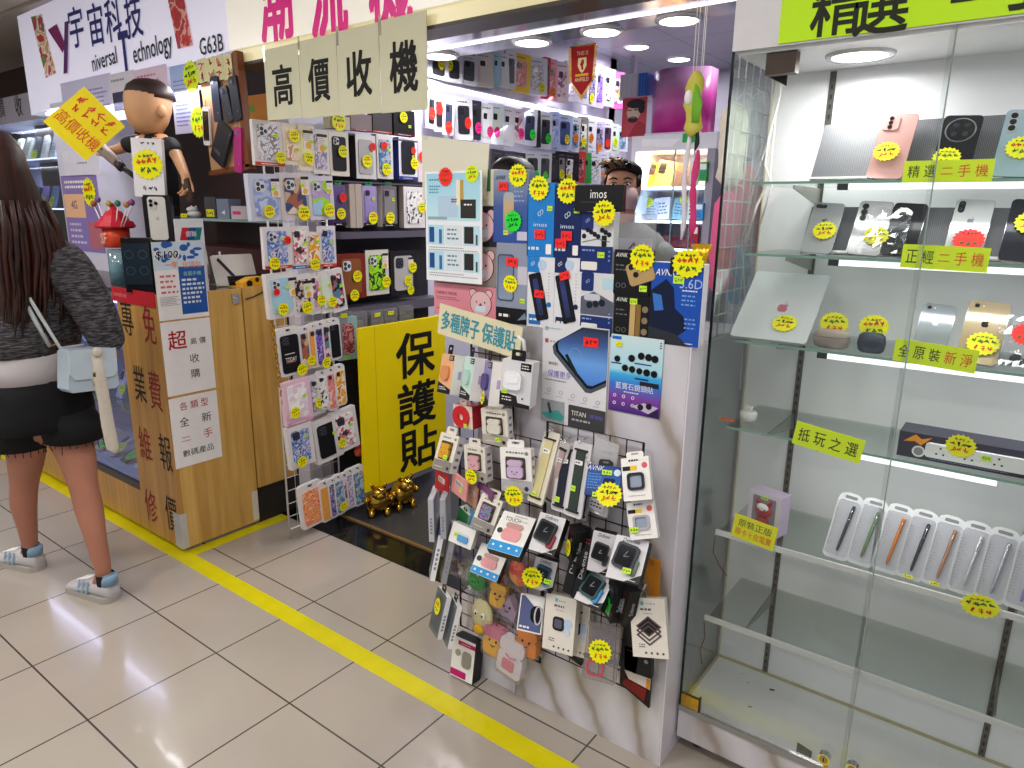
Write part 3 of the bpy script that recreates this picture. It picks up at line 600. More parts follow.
def shoe(h, yaw):
    """sneaker: heel at h, pointing along FW"""
    s = MB(); s.T = Matrix.Translation(h) @ Matrix.Rotation(math.atan2(FW.y, FW.x)+yaw, 4, 'Z')
    WH, BLU = c('b9b7b8', .5), c('7f9cb4', .6)
    def ringy(x, w, z0, z1): return [(x, w*cos(2*pi*k/14), (z0+z1)/2+(z1-z0)/2*sin(2*pi*k/14)) for k in range(14)]
    def skinl(rs, m_):
        vs = sum(rs, []); n = 14; fs = [tuple(range(n-1, -1, -1)), tuple((len(rs)-1)*n+k for k in range(n))]
        for i in range(len(rs)-1):
            for k in range(n): fs.append((i*n+k, i*n+(k+1) % n, (i+1)*n+(k+1) % n, (i+1)*n+k))
        s.add(vs, fs, m_, True)
    skinl([ringy(-.045, .022, .012, .05), ringy(-.04, .034, .01, .09), ringy(-.005, .04, .01, .095), ringy(.05, .041, .01, .09), ringy(.09, .044, .01, .078), ringy(.15, .048, .01, .058), ringy(.2, .04, .01, .045), ringy(.222, .02, .012, .032)], WH)
    pts = rr(-.05, -.046, .225, .046, .04, 5); vs = [(x, y, 0) for x, y in pts]+[(x*1.0, y*1.0, .026) for x, y in pts]; n = len(pts)
    s.add(vs, [tuple(range(n-1, -1, -1)), tuple(range(n, 2*n))]+[(i, (i+1) % n, n+(i+1) % n, n+i) for i in range(n)], c('a8a29c', .6))
    o = s.build('sneaker', wo)
    s2 = MB(); s2.T = s.T; s2.loft([((-.022, 0, .075), .03, .034), ((-.026, 0, .1), .032, .034), ((-.034, 0, .118), .026, .03)], BLU, 12); 
    for sx in (.06, .085, .11):
        s2.add([(sx, -.047, .03), (sx+.014, -.047, .03), (sx+.006, -.035, .082), (sx-.008, -.036, .085)], [(0, 1, 2, 3)], BLU); s2.add([(sx, .047, .03), (sx+.014, .047, .03), (sx+.006, .035, .082), (sx-.008, .036, .085)], [(0, 1, 2, 3)], BLU)
    s2.build('heel_tab', o); s3 = MB(); s3.T = s.T
    for i in range(4): s3.bar((.075+.02*i, -.024, .088-.006*i), (.085+.02*i, .024, .086-.006*i), .003, WHITE, 4)
    s3.build('laces', o); s4 = MB(); s4.T = s.T; s4.loft([((-.002, 0, .07), .034, .036), ((-.004, 0, .12), .036, .036)], c('1a1a1e', .8), 14, False); s4.build('ankle_sock', o)
shoe(fl+FW*.0, RAD(2)); shoe(fr_+FW*.0, RAD(-3))
# shoulder bag
bc = W(89, 368, 3.215); bo = root('shoulder_bag', 'pale grey-blue shoulder bag with a white strap at the hip of the walking woman', 'bag', bc, (0, RAD(4), math.atan2(RT.y, RT.x)-RAD(8)))
BG = c('aebcc8', .45); a = MB()
a.prism([(-.095, .075), (-.105, -.07), (-.09, -.085), (.085, -.09), (.1, -.075), (.088, .07), (.07, .08), (-.08, .085)], -.035, .04, BG); a.build('body', bo)
a = MB(); a.prism([(-.1, .083), (-.1, -.01), (-.08, -.035), (.075, -.038), (.092, -.015), (.09, .078)], -.042, -.0355, c('bccad4', .4)); a.box(-.012, -.03, .014, -.012, -.046, -.042, GOLD, .004); a.build('flap', bo)
a = MB(); ST = c('cdd3d8', .5)
sp = [bo.matrix_basis.inverted() @ q for q in (W(62, 342, 3.27), W(50, 346, 3.27), W(36, 322, 3.24), W(22, 296, 3.22), W(10, 262, 3.23), W(6, 236, 3.27))]
a.tube([sp[0], sp[1]], .004, GOLD, 6); a.tube(sp[1:], .009, ST, 6)
sp2 = [bo.matrix_basis.inverted() @ q for q in (W(84, 345, 3.27), W(60, 348, 3.255), W(44, 322, 3.23), W(28, 296, 3.215), W(14, 262, 3.225))]
a.tube(sp2, .007, ST, 6); a.build('strap', bo)
sc_ = MB(); CR = c('cfc6b8', .8, 0, .1, 50)
def sp_(px, py, D): return bo.matrix_basis.inverted() @ W(px, py, D)
def ribbon(mb, pts, w, m_, th=.012):
    vs = []; n = 10
    for i, (p, ww) in enumerate(zip(pts, w)):
        for k in range(n): vs.append((p.x+ww*cos(2*pi*k/n), p.y+th*sin(2*pi*k/n), p.z))
    fs = [tuple(range(n-1, -1, -1)), tuple((len(pts)-1)*n+k for k in range(n))]
    for i in range(len(pts)-1):
        for k in range(n): fs.append((i*n+k, i*n+(k+1) % n, (i+1)*n+(k+1) % n, (i+1)*n+k))
    mb.add(vs, fs, m_, True)
ribbon(sc_, [sp_(96, 352, 3.19), sp_(99, 375, 3.19), sp_(104, 400, 3.2), sp_(108, 425, 3.2), sp_(113, 448, 3.2), sp_(116, 452, 3.2)], [.02, .03, .026, .028, .028, .012], CR)
ribbon(sc_, [sp_(96, 352, 3.185), sp_(94, 362, 3.19), sp_(96, 385, 3.19)], [.016, .026, .02], CR); sc_.ball(sp_(97, 352, 3.18), .022, .018, .02, CR)
o = sc_.build('scarf'); o.matrix_world = bo.matrix_basis; tagp(o, 'cream scarf knotted on the grey-blue shoulder bag', 'scarf')
# ---------------------------------------------------------------- the seller behind the boxes
SY = 2.95
so = root('person', 'man in a grey T-shirt and pale face mask standing behind the boxed goods', 'person', (0, 0, 0))
hc = P('y', SY, 622, 190); hx, hz = hc.x, hc.z; HS = 1.0
def S(dx, dy, dz): return Vector((hx+dx, SY+dy, hz+dz))
N = [(S(.04, .06, -.88), .14, .1), (S(.04, .06, -.68), .125, .09), (S(.035, .05, -.48), .155, .1), (S(.03, .04, -.27), .14, .09), (S(.015, .02, -.17), .052, .052), (S(.0, .0, -.1), .058, .066), (S(0, .0, -.02), .076, .092), (S(0, .004, .105), .068, .084),
     (S(.2, .06, -.28), .058, .055), (S(.26, .06, -.6), .045, .043), (S(.2, -.1, -.74), .034, .03), (S(.16, -.17, -.77), .03, .018), (S(-.15, .03, -.27), .058, .055), (S(-.21, .03, -.58), .045, .043), (S(-.16, -.13, -.72), .034, .03), (S(-.12, -.2, -.75), .03, .018),
     (S(.12, .06, -1.0), .09, .09), (S(.13, .04, -1.38), .06, .06), (S(.13, .06, -1.75), .04, .04), (S(-.05, .06, -1.0), .09, .09), (S(-.07, .04, -1.38), .06, .06), (S(-.07, .06, -1.75), .04, .04)]
E_ = [(i, i+1) for i in range(7)]+[(3, 8), (8, 9), (9, 10), (10, 11), (3, 12), (12, 13), (13, 14), (14, 15), (0, 16), (16, 17), (17, 18), (0, 19), (19, 20), (20, 21)]
skin_mesh('body', N, E_, SKIN2, so)
fingers(so, N[10][0], N[11][0], Vector((-1, 0, 0)), SKIN2); fingers(so, N[14][0], N[15][0], Vector((1, 0, 0)), SKIN2)
GT = c('959b96', .8); a = MB()
a.loft([(S(.04, .06, -.86), .19, .13), (S(.04, .06, -.65), .18, .125), (S(.038, .055, -.45), .2, .13), (S(.033, .05, -.28), .205, .12), (S(.03, .045, -.205), .155, .1), (S(.02, .03, -.145), .078, .072)], GT, 22, False); a.build('t_shirt', so)
for i, j in ((8, 9), (12, 13)):
    p, q = N[i][0], N[j][0]; skin_mesh('sleeve', [(p.lerp(N[3][0], .55), .085), (p, .078), (p.lerp(q, .55), .068), (p.lerp(q, .85), .066)], [(0, 1), (1, 2), (2, 3)], GT, so, 2)
a = MB(); a.loft([(S(.04, .06, -1.75), .15, .09), (S(.04, .06, -.83), .175, .12)], c('2a2c34', .8), 18); a.build('trousers', so)
# face: turned a little to its left, eyes looking at the camera side
HM = Matrix.Translation(S(0, 0, 0)) @ Matrix.Rotation(RAD(22), 4, 'Z')
def face(builder, nm, par=so):
    b = MB(); b.T = HM; builder(b); return b.build(nm, par)
def _eyes(b):
    for s in (-1, 1):
        b.ball((s*.031, -.077, .022), .014, .007, .0065, c('efe9e4', .3), 10, 6); b.ball((s*.031, -.083, .022), .006, .0035, .006, c('17110e', .15), 8, 5)
        b.tube([(s*.016, -.084, .026), (s*.031, -.0875, .031), (s*.047, -.079, .026)], .0022, c('1a1210'), 5)
face(_eyes, 'eyes')
def _brows(b):
    for s in (-1, 1): b.tube([(s*.013, -.086, .044), (s*.032, -.088, .05), (s*.053, -.074, .043)], [.0035, .0045, .002], c('1d1512', .8), 5)
face(_brows, 'eyebrows')
def _nose(b): b.loft([((0, -.096, -.028), .015, .012), ((0, -.102, -.018), .014, .016), ((0, -.092, .005), .009, .012), ((0, -.083, .028), .006, .008)], SKIN2, 10)
face(_nose, 'nose')
def _mouth(b): b.ball((0, -.086, -.05), .022, .006, .006, c('b0706a'), 10, 6)
face(_mouth, 'mouth')
def _ears(b):
    for s in (-1, 1): b.ball((s*.078, .004, .008), .01, .017, .03, SKIN2, 10, 7)
face(_ears, 'ears')
def _mask(b):
    n = 14; vs = []; rows = [(-.085, .88), (-.06, 1.0), (-.035, 1.02), (-.008, .98), (.008, .86)]
    for z, k in rows:
        for i in range(n+1):
            t = RAD(-70+140*i/n); bul = 1.03+.1*cos(t)**4*(1 if z < 0 else .5)
            vs.append((.081*k*sin(t), -.094*k*cos(t)*bul, z+.012*cos(t)**6*(1 if z > -.02 else 0)))
    fs = [(r*(n+1)+i, r*(n+1)+i+1, (r+1)*(n+1)+i+1, (r+1)*(n+1)+i) for r in range(len(rows)-1) for i in range(n)]
    b.add(vs, fs, c('d3b4b8', .7), True)
    for s in (-1, 1):
        b.tube([(s*.075, -.03, .0), (s*.081, .0, .03), (s*.08, .018, .02)], .0015, WHITE, 4); b.tube([(s*.07, -.03, -.07), (s*.08, .005, -.03), (s*.08, .018, .0)], .0015, WHITE, 4)
face(_mask, 'face_mask')
def _hair(b):
    HB, HT = c('1b1411', .55, 0, .3, 60), c('8a7358', .5, 0, .3, 60)
    b.loft([((0, .05, -.01), .068, .05), ((0, .046, .04), .082, .064), ((0, .036, .08), .086, .074), ((0, .014, .1), .08, .092), ((0, .01, .122), .05, .065), ((0, .012, .132), .01, .015)], HB, 20)
    R = random.Random(2)
    for i in range(90):
        t = R.uniform(-1, 1); y0 = R.uniform(-.07, .05); x0 = t*.06; z0 = .118-.35*x0*x0/.06-abs(y0)*.1
        q = Vector((x0-.03*R.uniform(.3, 1.2), y0-.04*R.uniform(.4, 1), z0+R.uniform(.0, .022)))
        e = Vector((q.x-.03*R.random(), q.y-.02, q.z-R.uniform(-.005, .015)))
        b.tube([(x0, y0, z0-.012), q, e], [.007, .006, .002], HT if x0 < .02 and R.random() < .6 else HB, 5)
    for s in (-1, 1): b.ball((s*.073, .012, .035), .014, .045, .035, HB, 10, 6)
face(_hair, 'hair')
# second figure bending behind the goods: only the dark hair and an ear show
q = P('y', 2.35, 513, 176); p2 = root('person', 'dark-haired person bending forward behind the mask boxes, only the head showing', 'person', (q.x, 2.35, q.z-.05))
N = [(Vector((0, .28, -.62)), .14, .1), (Vector((0, .24, -.36)), .16, .1), (Vector((0, .16, -.2)), .14, .09), (Vector((0, .1, -.13)), .055, .055), (Vector((0, .05, -.07)), .06, .065), (Vector((0, 0, .01)), .078, .095), (Vector((0, -.005, .1)), .066, .08),
     (Vector((.2, .16, -.25)), .055, .055), (Vector((.26, .1, -.5)), .043, .043), (Vector((.2, -.08, -.6)), .03, .03), (Vector((-.2, .16, -.25)), .055, .055), (Vector((-.26, .1, -.5)), .043, .043), (Vector((-.2, -.08, -.6)), .03, .03)]
skin_mesh('body', N, [(0, 1), (1, 2), (2, 3), (3, 4), (4, 5), (5, 6), (2, 7), (7, 8), (8, 9), (2, 10), (10, 11), (11, 12)], SKIN2, p2)
a = MB(); a.loft([((0, .015, -.03), .06, .06), ((0, .01, .0), .082, .1), ((0, 0, .05), .087, .108), ((0, -.003, .09), .078, .096), ((0, -.005, .118), .045, .06), ((0, 0, .126), .008, .01)], c('15110f', .5, 0, .3, 60), 20)
R = random.Random(12)
for i in range(60):
    t = R.uniform(-pi, pi); a.tube([(.03*cos(t), .035*sin(t), .122), (.07*cos(t), .085*sin(t), .085), (.088*cos(t+.1), .108*sin(t+.1), .03)], [.004, .007, .003], c('15110f', .5, 0, .3, 60), 4)
a.build('hair', p2)
a = MB(); a.ball((.083, -.01, .005), .012, .02, .032, SKIN2); a.ball((-.083, -.01, .005), .012, .02, .032, SKIN2); a.build('ears', p2)
a = MB(); a.ball((.031, -.088, -.02), .014, .008, .007, WHITE); a.ball((-.031, -.088, -.02), .014, .008, .007, WHITE); a.loft([((0, -.1, -.06), .014, .012), ((0, -.095, -.02), .007, .008)], SKIN2, 8); a.ball((0, -.09, -.085), .02, .006, .006, c('b0706a')); a.build('face', p2)
a = MB(); a.loft([((0, .29, -.6), .19, .13), ((0, .25, -.38), .21, .13), ((0, .18, -.22), .19, .11), ((0, .12, -.14), .08, .07)], c('5a5660', .8), 20); a.build('shirt', p2)
# ================================================================ marble counter with the goods on and in front of it
CX0, CX1, CY0, CT = -1.40, -.69, 1.695, 1.292
o = root('marble_counter', 'white veined marble counter at the shop entrance covered with hanging goods', 'counter')
a = MB(); wbox(a, (CX0, CY0, 0), (CX1, 2.16, CT), marble()); a.build('body', o)
a = MB(); wbox(a, (CX1-.004, CY0+.002, 0), (CX1+.004, 2.16, CT), c('e6dfea', .3)); a.build('lit_side_tint', o)  # pinkish light on the counter's side, put into a thin sheet's colour
a = MB(); wbox(a, (-1.237, CY0-.004, 0), (-1.229, CY0, CT), c('c9c6cc', .3)); a.build('joint_strip', o)
# ---- wire grids
def grid(lab, x0, x1, z0, z1, y, st, m_=DARKWIRE, r=.0022, fr=.004, name='wire_grid'):
    g = root(name, lab, 'wire rack', ((x0+x1)/2, y, z0)); w, h = (x1-x0)/2, z1-z0
    a = MB(); a.tube([(-w, 0, 0), (w, 0, 0), (w, 0, h), (-w, 0, h)], fr, m_, 6, True); a.build('frame', g)
    a = MB(); n = max(2, int(round(2*w/st))); k = max(2, int(round(h/st)))
    for i in range(1, n): a.bar((-w+2*w*i/n, .003, 0), (-w+2*w*i/n, .003, h), r, m_, 4)
    for i in range(1, k): a.bar((-w, -.001, h*i/k), (w, -.001, h*i/k), r, m_, 4)
    a.build('wires', g); return g
grid('black wire grid on the right half of the marble counter front', -1.107, -.79, .24, 1.018, 1.668, .053)
grid('black wire grid on the lower left of the marble counter front', -1.46, -1.115, .185, .95, 1.672, .056)
grid('black wire grid behind the upper left earphone cases', -1.41, -1.24, .96, 1.25, 1.674, .055)
def hook(par, x, z, y1, y0=0.0):
    """a wire hook from the grid carrying a pack"""
    a = MB(); a.tube([(x, y1, z+.012), (x, y0-.006, z+.01), (x, y0-.016, z+.006), (x, y0-.016, z-.008), (x, y0-.01, z-.014)], .0016, CHROME, 5); a.build('hook', par)
# ---- product builders: local x right, z up, front at y = 0, depth to +y
def boxpack(o, w, h, d, m_, side=None, name='box', r=.002):
    a = MB(); a.box(-w/2, -h/2, w/2, h/2, 0, d, side or m_, r, m_, 2); return a.build(name, o)
def tab(o, w, h, m_, tw=.05, th=.03, y=.004):
    a = MB(); x = tw/2
    a.ring(rr(-x, h/2-.002, x, h/2+th, .006, 3), rr(-x*.45, h/2+th*.45, x*.45, h/2+th*.75, .003, 3), y, y+.0012, m_); return a.build('hang_tab', o)
def casepic(o, cx, cz, w, h, m_, y=-.004, cam=1, name='phone_case', bev=.12):
    """back of a phone case: rounded body, camera island, lenses"""
    a = MB(); a.box(cx-w/2, cz-h/2, cx+w/2, cz+h/2, y, y+.006, m_, w*bev*1.2, None, 4); p = a.build(name, o)
    if cam:
        b = MB(); s = w*.4; x0, z1 = cx-w/2+w*.07, cz+h/2-w*.07; dk = c('26262c', .25)
        b.box(x0, z1-s, x0+s, z1, y-.0022, y, c('3a3a40', .3) if cam == 1 else c('d8d8dc', .3), s*.25)
        for (i, j) in ((.28, .28), (.28, .72), (.72, .5)): b.disc(x0+s*i, z1-s*j, s*.19, y-.0036, y-.002, dk, 12); b.disc(x0+s*i, z1-s*j, s*.1, y-.0042, y-.0036, c('5a6074', .1), 10)
        b.build('camera_island', p)
    return p
def window(o, w, h, m_, fr=.012, y=-.0008, r=.012, z0=None, z1=None):
    z0 = -h/2+fr if z0 is None else z0; z1 = h/2-fr if z1 is None else z1
    a = MB(); a.rect(-w/2+fr, z0, w/2-fr, z1, y, m_, r); return a.build('window', o)
def earbox(lab, rect, body, colr, tilt=0, turn=0, d=.035, y=1.62, tag=None, lab_pos=(.2, -.22), low=None, art=None, group=None):
    """boxed soft case for earphones: white card with a rounded window and the case inside"""
    o, w, h = put('earphone_case_box', lab, 'earphone case', 'y', y, rect, tilt, turn, 0, group)
    b = boxpack(o, w, h, d, body, c('e6e2e2', .5)); tab(o, w, h, body, w*.55, .025)
    a = MB()
    if low: a.rect(-w/2+.001, -h/2+.001, w/2-.001, -h*.22, -.0006, low)
    a.text('', 0, 0, .01, 0, INK) if 0 else None
    a.lines(-w*.3, h*.36, w*.3, h*.43, 1, -.0008, c('6a665e'), .5, 2); a.disc(w*.36, h*.39, w*.055, -.001, 0, c('8f8a78'), 10); a.disc(w*.32, -h*.4, w*.07, -.0012, 0, c('303034'), 10)
    a.lines(-w*.4, -h*.43, w*.1, -h*.37, 1, -.0008, c('d8d4d0'), .4, 4); a.build('print', o)
    a = MB(); a.rect(-w*.33, -h*.2, w*.33, h*.3, -.0007, c('4a433c', .6), w*.06); a.ring(rr(-w*.36, -h*.22, w*.36, h*.32, w*.08, 3), rr(-w*.33, -h*.2, w*.33, h*.3, w*.06, 3), -.002, 0, body); a.build('window', o)
    a = MB(); a.box(-w*.25, -h*.16, w*.25, h*.1, -.010, -.001, colr, w*.1, None, 5); a.box(-w*.24, h*.105, w*.24, h*.235, -.010, -.001, colr, w*.09, None, 5)
    if art != 0:
        for s in (-1, 1): a.disc(s*w*.08, -h*.02, w*.02, -.011, -.010, INK, 8)
        a.box(-w*.05, -h*.075, w*.05, -h*.06, -.011, -.010, c('a0505a'), .001)
    a.build('case', o)
    a = MB(); n = 4
    for i in range(n): a.add([(w/2+.0006, d*.25, -h*.36+h*.2*i), (w/2+.0006, d*.75, -h*.36+h*.2*i), (w/2+.0006, d*.75, -h*.28+h*.2*i), (w/2+.0006, d*.25, -h*.28+h*.2*i)], [(0, 1, 2, 3)], c('7a7a86'))
    a.build('side_print', o)
    if tag: star(o, tag[0]*w, tag[1]*h, tag[2], tag[3], -.013)
    if lab_pos: label(o, lab_pos[0]*w, lab_pos[1]*h, .018, .014, 'l', -.0125)
    return o, w, h
# three slim boxes seen edge-on with white spines, then a white window box
for i, (col_, lab, l, t, r, b) in enumerate((('e8b184', 'peach', 443, 352, 461, 396), ('c4ddd6', 'mint', 462, 356, 481, 402), ('8a80b4', 'purple', 481, 359, 501, 408))):
    o, w, h = put('earphone_case_box', 'slim earphone case box with a %s front and white spine, below the cream banner' % lab, 'earphone case', 'y', 1.60, (l, t, r+6, b+1), -6, -34)
    boxpack(o, w, h, .05, c(col_, .4), WHITE); tab(o, w, h, BLACK, .028, .03)
    a = MB(); a.prism([(-w/2, -h/2), (w/2, -h/2), (w/2, -h*.38), (-w/2, -h*.22)], -.0006, 0, c('1c1c1e')); a.lines(-w*.4, -h*.42, w*.2, -h*.32, 2, -.001, WHITE, .4, 4); a.box(w*.1, h*.34, w*.45, h*.47, -.0008, 0, BLACK); a.lines(w*.14, h*.36, w*.42, h*.45, 2, -.001, WHITE, .4, 2); a.build('print', o)
    a = MB(); a.box(-w*.3, -h*.16, w*.3, h*.2, -.008, 0, c({'peach': 'd88f5e', 'mint': 'b0cfc6', 'purple': '54487e'}[lab], .5), w*.2, None, 5); a.build('case', o)
    a = MB(); a.add([(w/2+.0006, .02, -h*.1), (w/2+.0006, .032, -h*.1), (w/2+.0006, .032, h*.1), (w/2+.0006, .02, h*.1)], [(0, 1, 2, 3)], c('c0a8d0')); a.disc(0, 0, 0.0001, 0, .001, WHITE, 4); a.build('side_print', o)
    if i == 2: star(o, .02, -h*.33, .022, 'y', -.012, .014)
o, w, h = put('earphone_case_box', 'white windowed earphone case box at the right end of the slim box row', 'earphone case', 'y', 1.595, (503, 360, 538, 408), -7, -14)
boxpack(o, w, h, .05, c('d9d8de', .4), WHITE); tab(o, w, h, BLACK, .045, .032)
a = MB(); a.prism([(-w/2, -h/2), (w/2, -h/2), (w/2, -h*.42), (w*.1, -h*.4), (w*.05, -h*.26), (-w/2, -h*.2)], -.0006, 0, c('1c1c1e')); a.lines(-w*.42, -h*.4, w*.0, -h*.28, 2, -.001, WHITE, .4, 4); a.box(w*.12, h*.3, w*.46, h*.47, -.0008, 0, BLACK); a.lines(w*.16, h*.33, w*.42, h*.44, 2, -.001, WHITE, .4, 2); a.disc(w*.25, -h*.3, .003, -.001, 0, BLACK); a.build('print', o)
a = MB(); a.box(-w*.36, -h*.12, w*.2, h*.26, -.012, 0, c('eef0f4', .3), w*.12, None, 5); a.box(-w*.3, h*.02, w*.12, h*.2, -.014, -.012, c('f6f6fa', .3), w*.08, None, 5); a.build('case', o); label(o, -w*.3, -h*.17, .018, .012, 'l', -.013)
# donut box and the white card boxes below
o, w, h = put('earphone_case_box', 'cream box with a red ring-shaped earphone case, under the slim boxes', 'earphone case', 'y', 1.615, (453, 402, 473, 431), -6, -25)
boxpack(o, w, h, .05, c('e4dccb', .5), c('b3202a', .4)); a = MB(); a.ring(circ(-w*.05, 0, w*.42, None, 18), circ(-w*.05, 0, w*.14, None, 18), -.008, 0, c('c8242c', .4)); a.build('ring_case', o); label(o, w*.25, -h*.32, .014, .012, 'l', -.012); tab(o, w, h, c('e4dccb', .5), .03, .02)
CB = c('e3ddd0', .5)
earbox('cream boxed earphone case with a white lidded case, highest of the window boxes', (480, 409, 511, 446), CB, c('dcd8cc', .5), -6, -12, .03, 1.60, None, (.18, -.3), c('b4aea2', .5), 0)
earbox('cream boxed earphone case holding a yellow smiling case, at the left edge of the display', (434, 433, 459, 472), CB, c('d8a028', .5), -8, -24, .032, 1.60, None, (.2, -.12), c('8a847a', .5))
earbox('small cream boxed earphone case holding a pink case, beside the yellow one', (464, 446, 488, 481), CB, c('d8a8b0', .5), -5, -22, .034, 1.605, (-.08, -.36, .026, 'y'), None, c('a09a92', .5))
earbox('white boxed earphone case holding a lilac case with a large star tag below it', (503, 446, 536, 496), WHITE, c('cdb6d6', .4), -3, -8, .022, 1.60, (-.04, -.56, .034, 'y'), None, c('b4b2ba', .5))
earbox('tilted cream boxed earphone case with a colourful spotted case', (473, 493, 504, 535), CB, blotch(['3a2a8a', '4a9ac8', 'c83a7a', '2a2a5a', '58c8a0'], 130), -20, -10, .03, 1.585, None, None, c('8f8b86', .5), 0)
for col_, lab, rect, y in (('b4262a', 'red', (433, 472, 450, 493), 1.60), ('e39a96', 'pink', (449, 476, 469, 497), 1.592), ('c0907a', 'tan', (466, 485, 478, 506), 1.61), ('7c4a78', 'plum', (474, 486, 494, 511), 1.612)):
    o, w, h = put('card_pouch', 'small %s card pouch hanging below the yellow and pink earphone boxes' % lab, 'pouch', 'y', y, rect, -8, -15)
    boxpack(o, w, h, .006, c(col_, .5)); a = MB(); a.box(-w*.25, 0, w*.25, h*.26, -.001, 0, c('c8c4bc', .5), .003); a.lines(-w*.2, h*.04, w*.2, h*.22, 2, -.0014, INK, .5, 3); a.build('print', o)
    if lab == 'pink': label(o, w*.15, -h*.12, .016, .014, 'l')
# spines at the far left
for i, (l, t, r, b, cap, lab, dx) in enumerate(((427, 492, 436, 535, 'c2c4cc', 'grey spined flat box hanging highest at the left edge of the counter goods', 0), (439, 492, 447, 532, 'aeb0b8', 'slim grey spined flat box right beside the highest one at the left edge', 0), (432, 515, 441, 582, 'f2f2f4', 'tall white flat box with a blue top seen edge-on at the left edge', 1), (443, 520, 451, 583, '9a9a9e', 'tall grey flat box seen edge-on beside the blue-topped one', 0), (430, 590, 446, 642, 'f0f0f2', 'lower left flat boxed case with a white spine and yellow tag', 2), (442, 598, 457, 650, 'f0f0f2', 'flat boxed case with a white spine right of the yellow-tagged one near the floor', 3))):
    o, w, h = put('flat_case_box', lab, 'boxed case', 'y', 1.585, (l, t, r, b), -9 if i > 1 else -3, -58 if i < 4 else -50)
    d = .018; w = .105; boxpack(o, w, h, d, c('8f8c8c' if i < 4 else '6f7274', .5), c(cap, .45), 'box')
    a = MB(); e = w/2+.0006
    if dx == 1: a.add([(e, 0, h*.3), (e, d, h*.3), (e, d, h/2), (e, 0, h/2)], [(0, 1, 2, 3)], c('1f3fb0', .4))
    for k in range(5): a.add([(e+.0003, d*.3, -h*.3+h*.08*k), (e+.0003, d*.7, -h*.3+h*.08*k), (e+.0003, d*.7, -h*.25+h*.08*k), (e+.0003, d*.3, -h*.25+h*.08*k)], [(0, 1, 2, 3)], c('8a8a98'))
    a.box(-w*.38, -h*.4, w*.38, h*.4, -.0008, 0, c('5f6a78' if i < 4 else '4a545c', .3), .008); a.build('print', o); tab(o, w, h, CLEAR if i < 4 else BLACK, .04, .024)
    if dx == 2: star(o, -w*.05, h*.12, .03, 'y', -.003)
# small white card with a light blue earphone case
o, w, h = put('earphone_case_box', 'small white square box with a light blue case, left of the tilted pink case box', 'earphone case', 'y', 1.575, (450, 523, 478, 550), -20, -14)
boxpack(o, w, h, .03, WHITE, c('cfccc8')); a = MB(); a.box(-w*.15, -h*.3, w*.3, h*.02, -.006, 0, c('5fa0d8', .4), .006); a.box(-w*.18, .0, w*.28, h*.14, -.002, 0, c('dfe4ea'), .006); a.build('case', o); label(o, -w*.22, -h*.05, .018, .014)
for col_, rect, lab in (('2c7a44', (456, 512, 468, 528), 'green'), ('4a9ac8', (467, 514, 480, 530), 'blue')):
    o, w, h = put('small_box', 'small %s topped box peeping out behind the white square box' % lab, 'box', 'y', 1.625, rect, -18, -12); boxpack(o, w, h+.02, .03, c(col_, .5), c('c8c4bc')); tab(o, w, h+.02, c(col_, .5), .02, .012)
o, w, h = put('charm_bag', 'clear bag of pale lilac and grey charms below the white square box', 'charm bag', 'y', 1.61, (449, 549, 468, 578), -6)
a = MB(); a.box(-w/2, -h/2, w/2, h/2, 0, .012, BLISTER, .006); a.build('bag', o); R = random.Random(1); a = MB()
for k in range(7): a.ball((R.uniform(-w*.3, w*.3), .006, R.uniform(-h*.4, h*.35)), .008, .005, .010, c(R.choice(['6a68a8', 'c8b8a8', 'd8d4dc', '8a6a6a']), .5), 8, 5)
a.build('charms', o)
# pink earphone case in the white and black box, with another one beneath
for rect, y, lab, dz in (((479, 513, 533, 556), 1.55, 'white box picturing a pink earphone case, tilted out from the grid', 0), ((473, 548, 513, 578), 1.60, 'white and black box with a blue band directly below the tilted pink earphone box', 1)):
    o, w, h = put('earphone_case_box', lab, 'earphone case', 'y', y, rect, -20 if not dz else -16, -6, -22 if not dz else -8)
    boxpack(o, w, h, .034, WHITE, BLACK)
    a = MB(); a.rect(-w/2+.001, -h/2+.001, w/2-.001, -h*.26, -.0007, c('2f9ae0', .4))
    for k in range(4): a.disc(-w*.36+w*.24*k, -h*.37, .004, -.001, 0, WHITE, 8)
    if not dz:
        a.text('TOUCH', -w*.12, h*.33, .014, -.001, INK, .05, .01); a.lines(w*.1, h*.3, w*.4, h*.36, 1, -.001, c('b0aeb0'), .4); a.lines(-w*.1, h*.41, w*.3, h*.45, 1, -.001, c('8a8a8a'), .5)
    a.build('print', o)
    a = MB(); pk = c('e8a0a4', .4); a.box(-w*.26, -h*.2, w*.3, h*.1, -.004, 0, pk, .014, None, 5); a.box(-w*.24, h*.1, w*.28, h*.24, -.004, 0, c('c89a94', .4), .012, None, 5); a.disc(-w*.36, 0, .009, -.002, 0, c('3a3a40'), 12); a.build('case', o)
# black box with a grey power adapter standing on the floor
p = P('z', 0, 470, 674); o = root('adapter_box', 'black edged box with a grey earphone case picture and magenta bands standing on the floor', 'box', (p.x, 1.625, .008), (RAD(-9), 0, RAD(2)))
w, h = .1, .15; a = MB(); a.box(-w/2, 0, w/2, h, 0, .05, BLACK, .001, WHITE); a.build('box', o)
a = MB(); mg = c('c0186a', .4); a.box(-w*.25, h*.83, w*.5, h*.93, -.0008, 0, mg); a.box(-w*.5, h*.03, w*.2, h*.2, -.0008, 0, mg, .004); a.lines(-w*.1, h*.86, w*.4, h*.9, 1, -.0012, c('f4c8dc')); a.build('print', o)
a = MB(); a.disc(-w*.22, h*.63, .012, -.003, 0, c('a8a49c', .4)); a.box(-w*.02, h*.32, w*.38, h*.72, -.004, 0, c('9a968c', .4), .014, None, 6); a.build('product_picture', o)
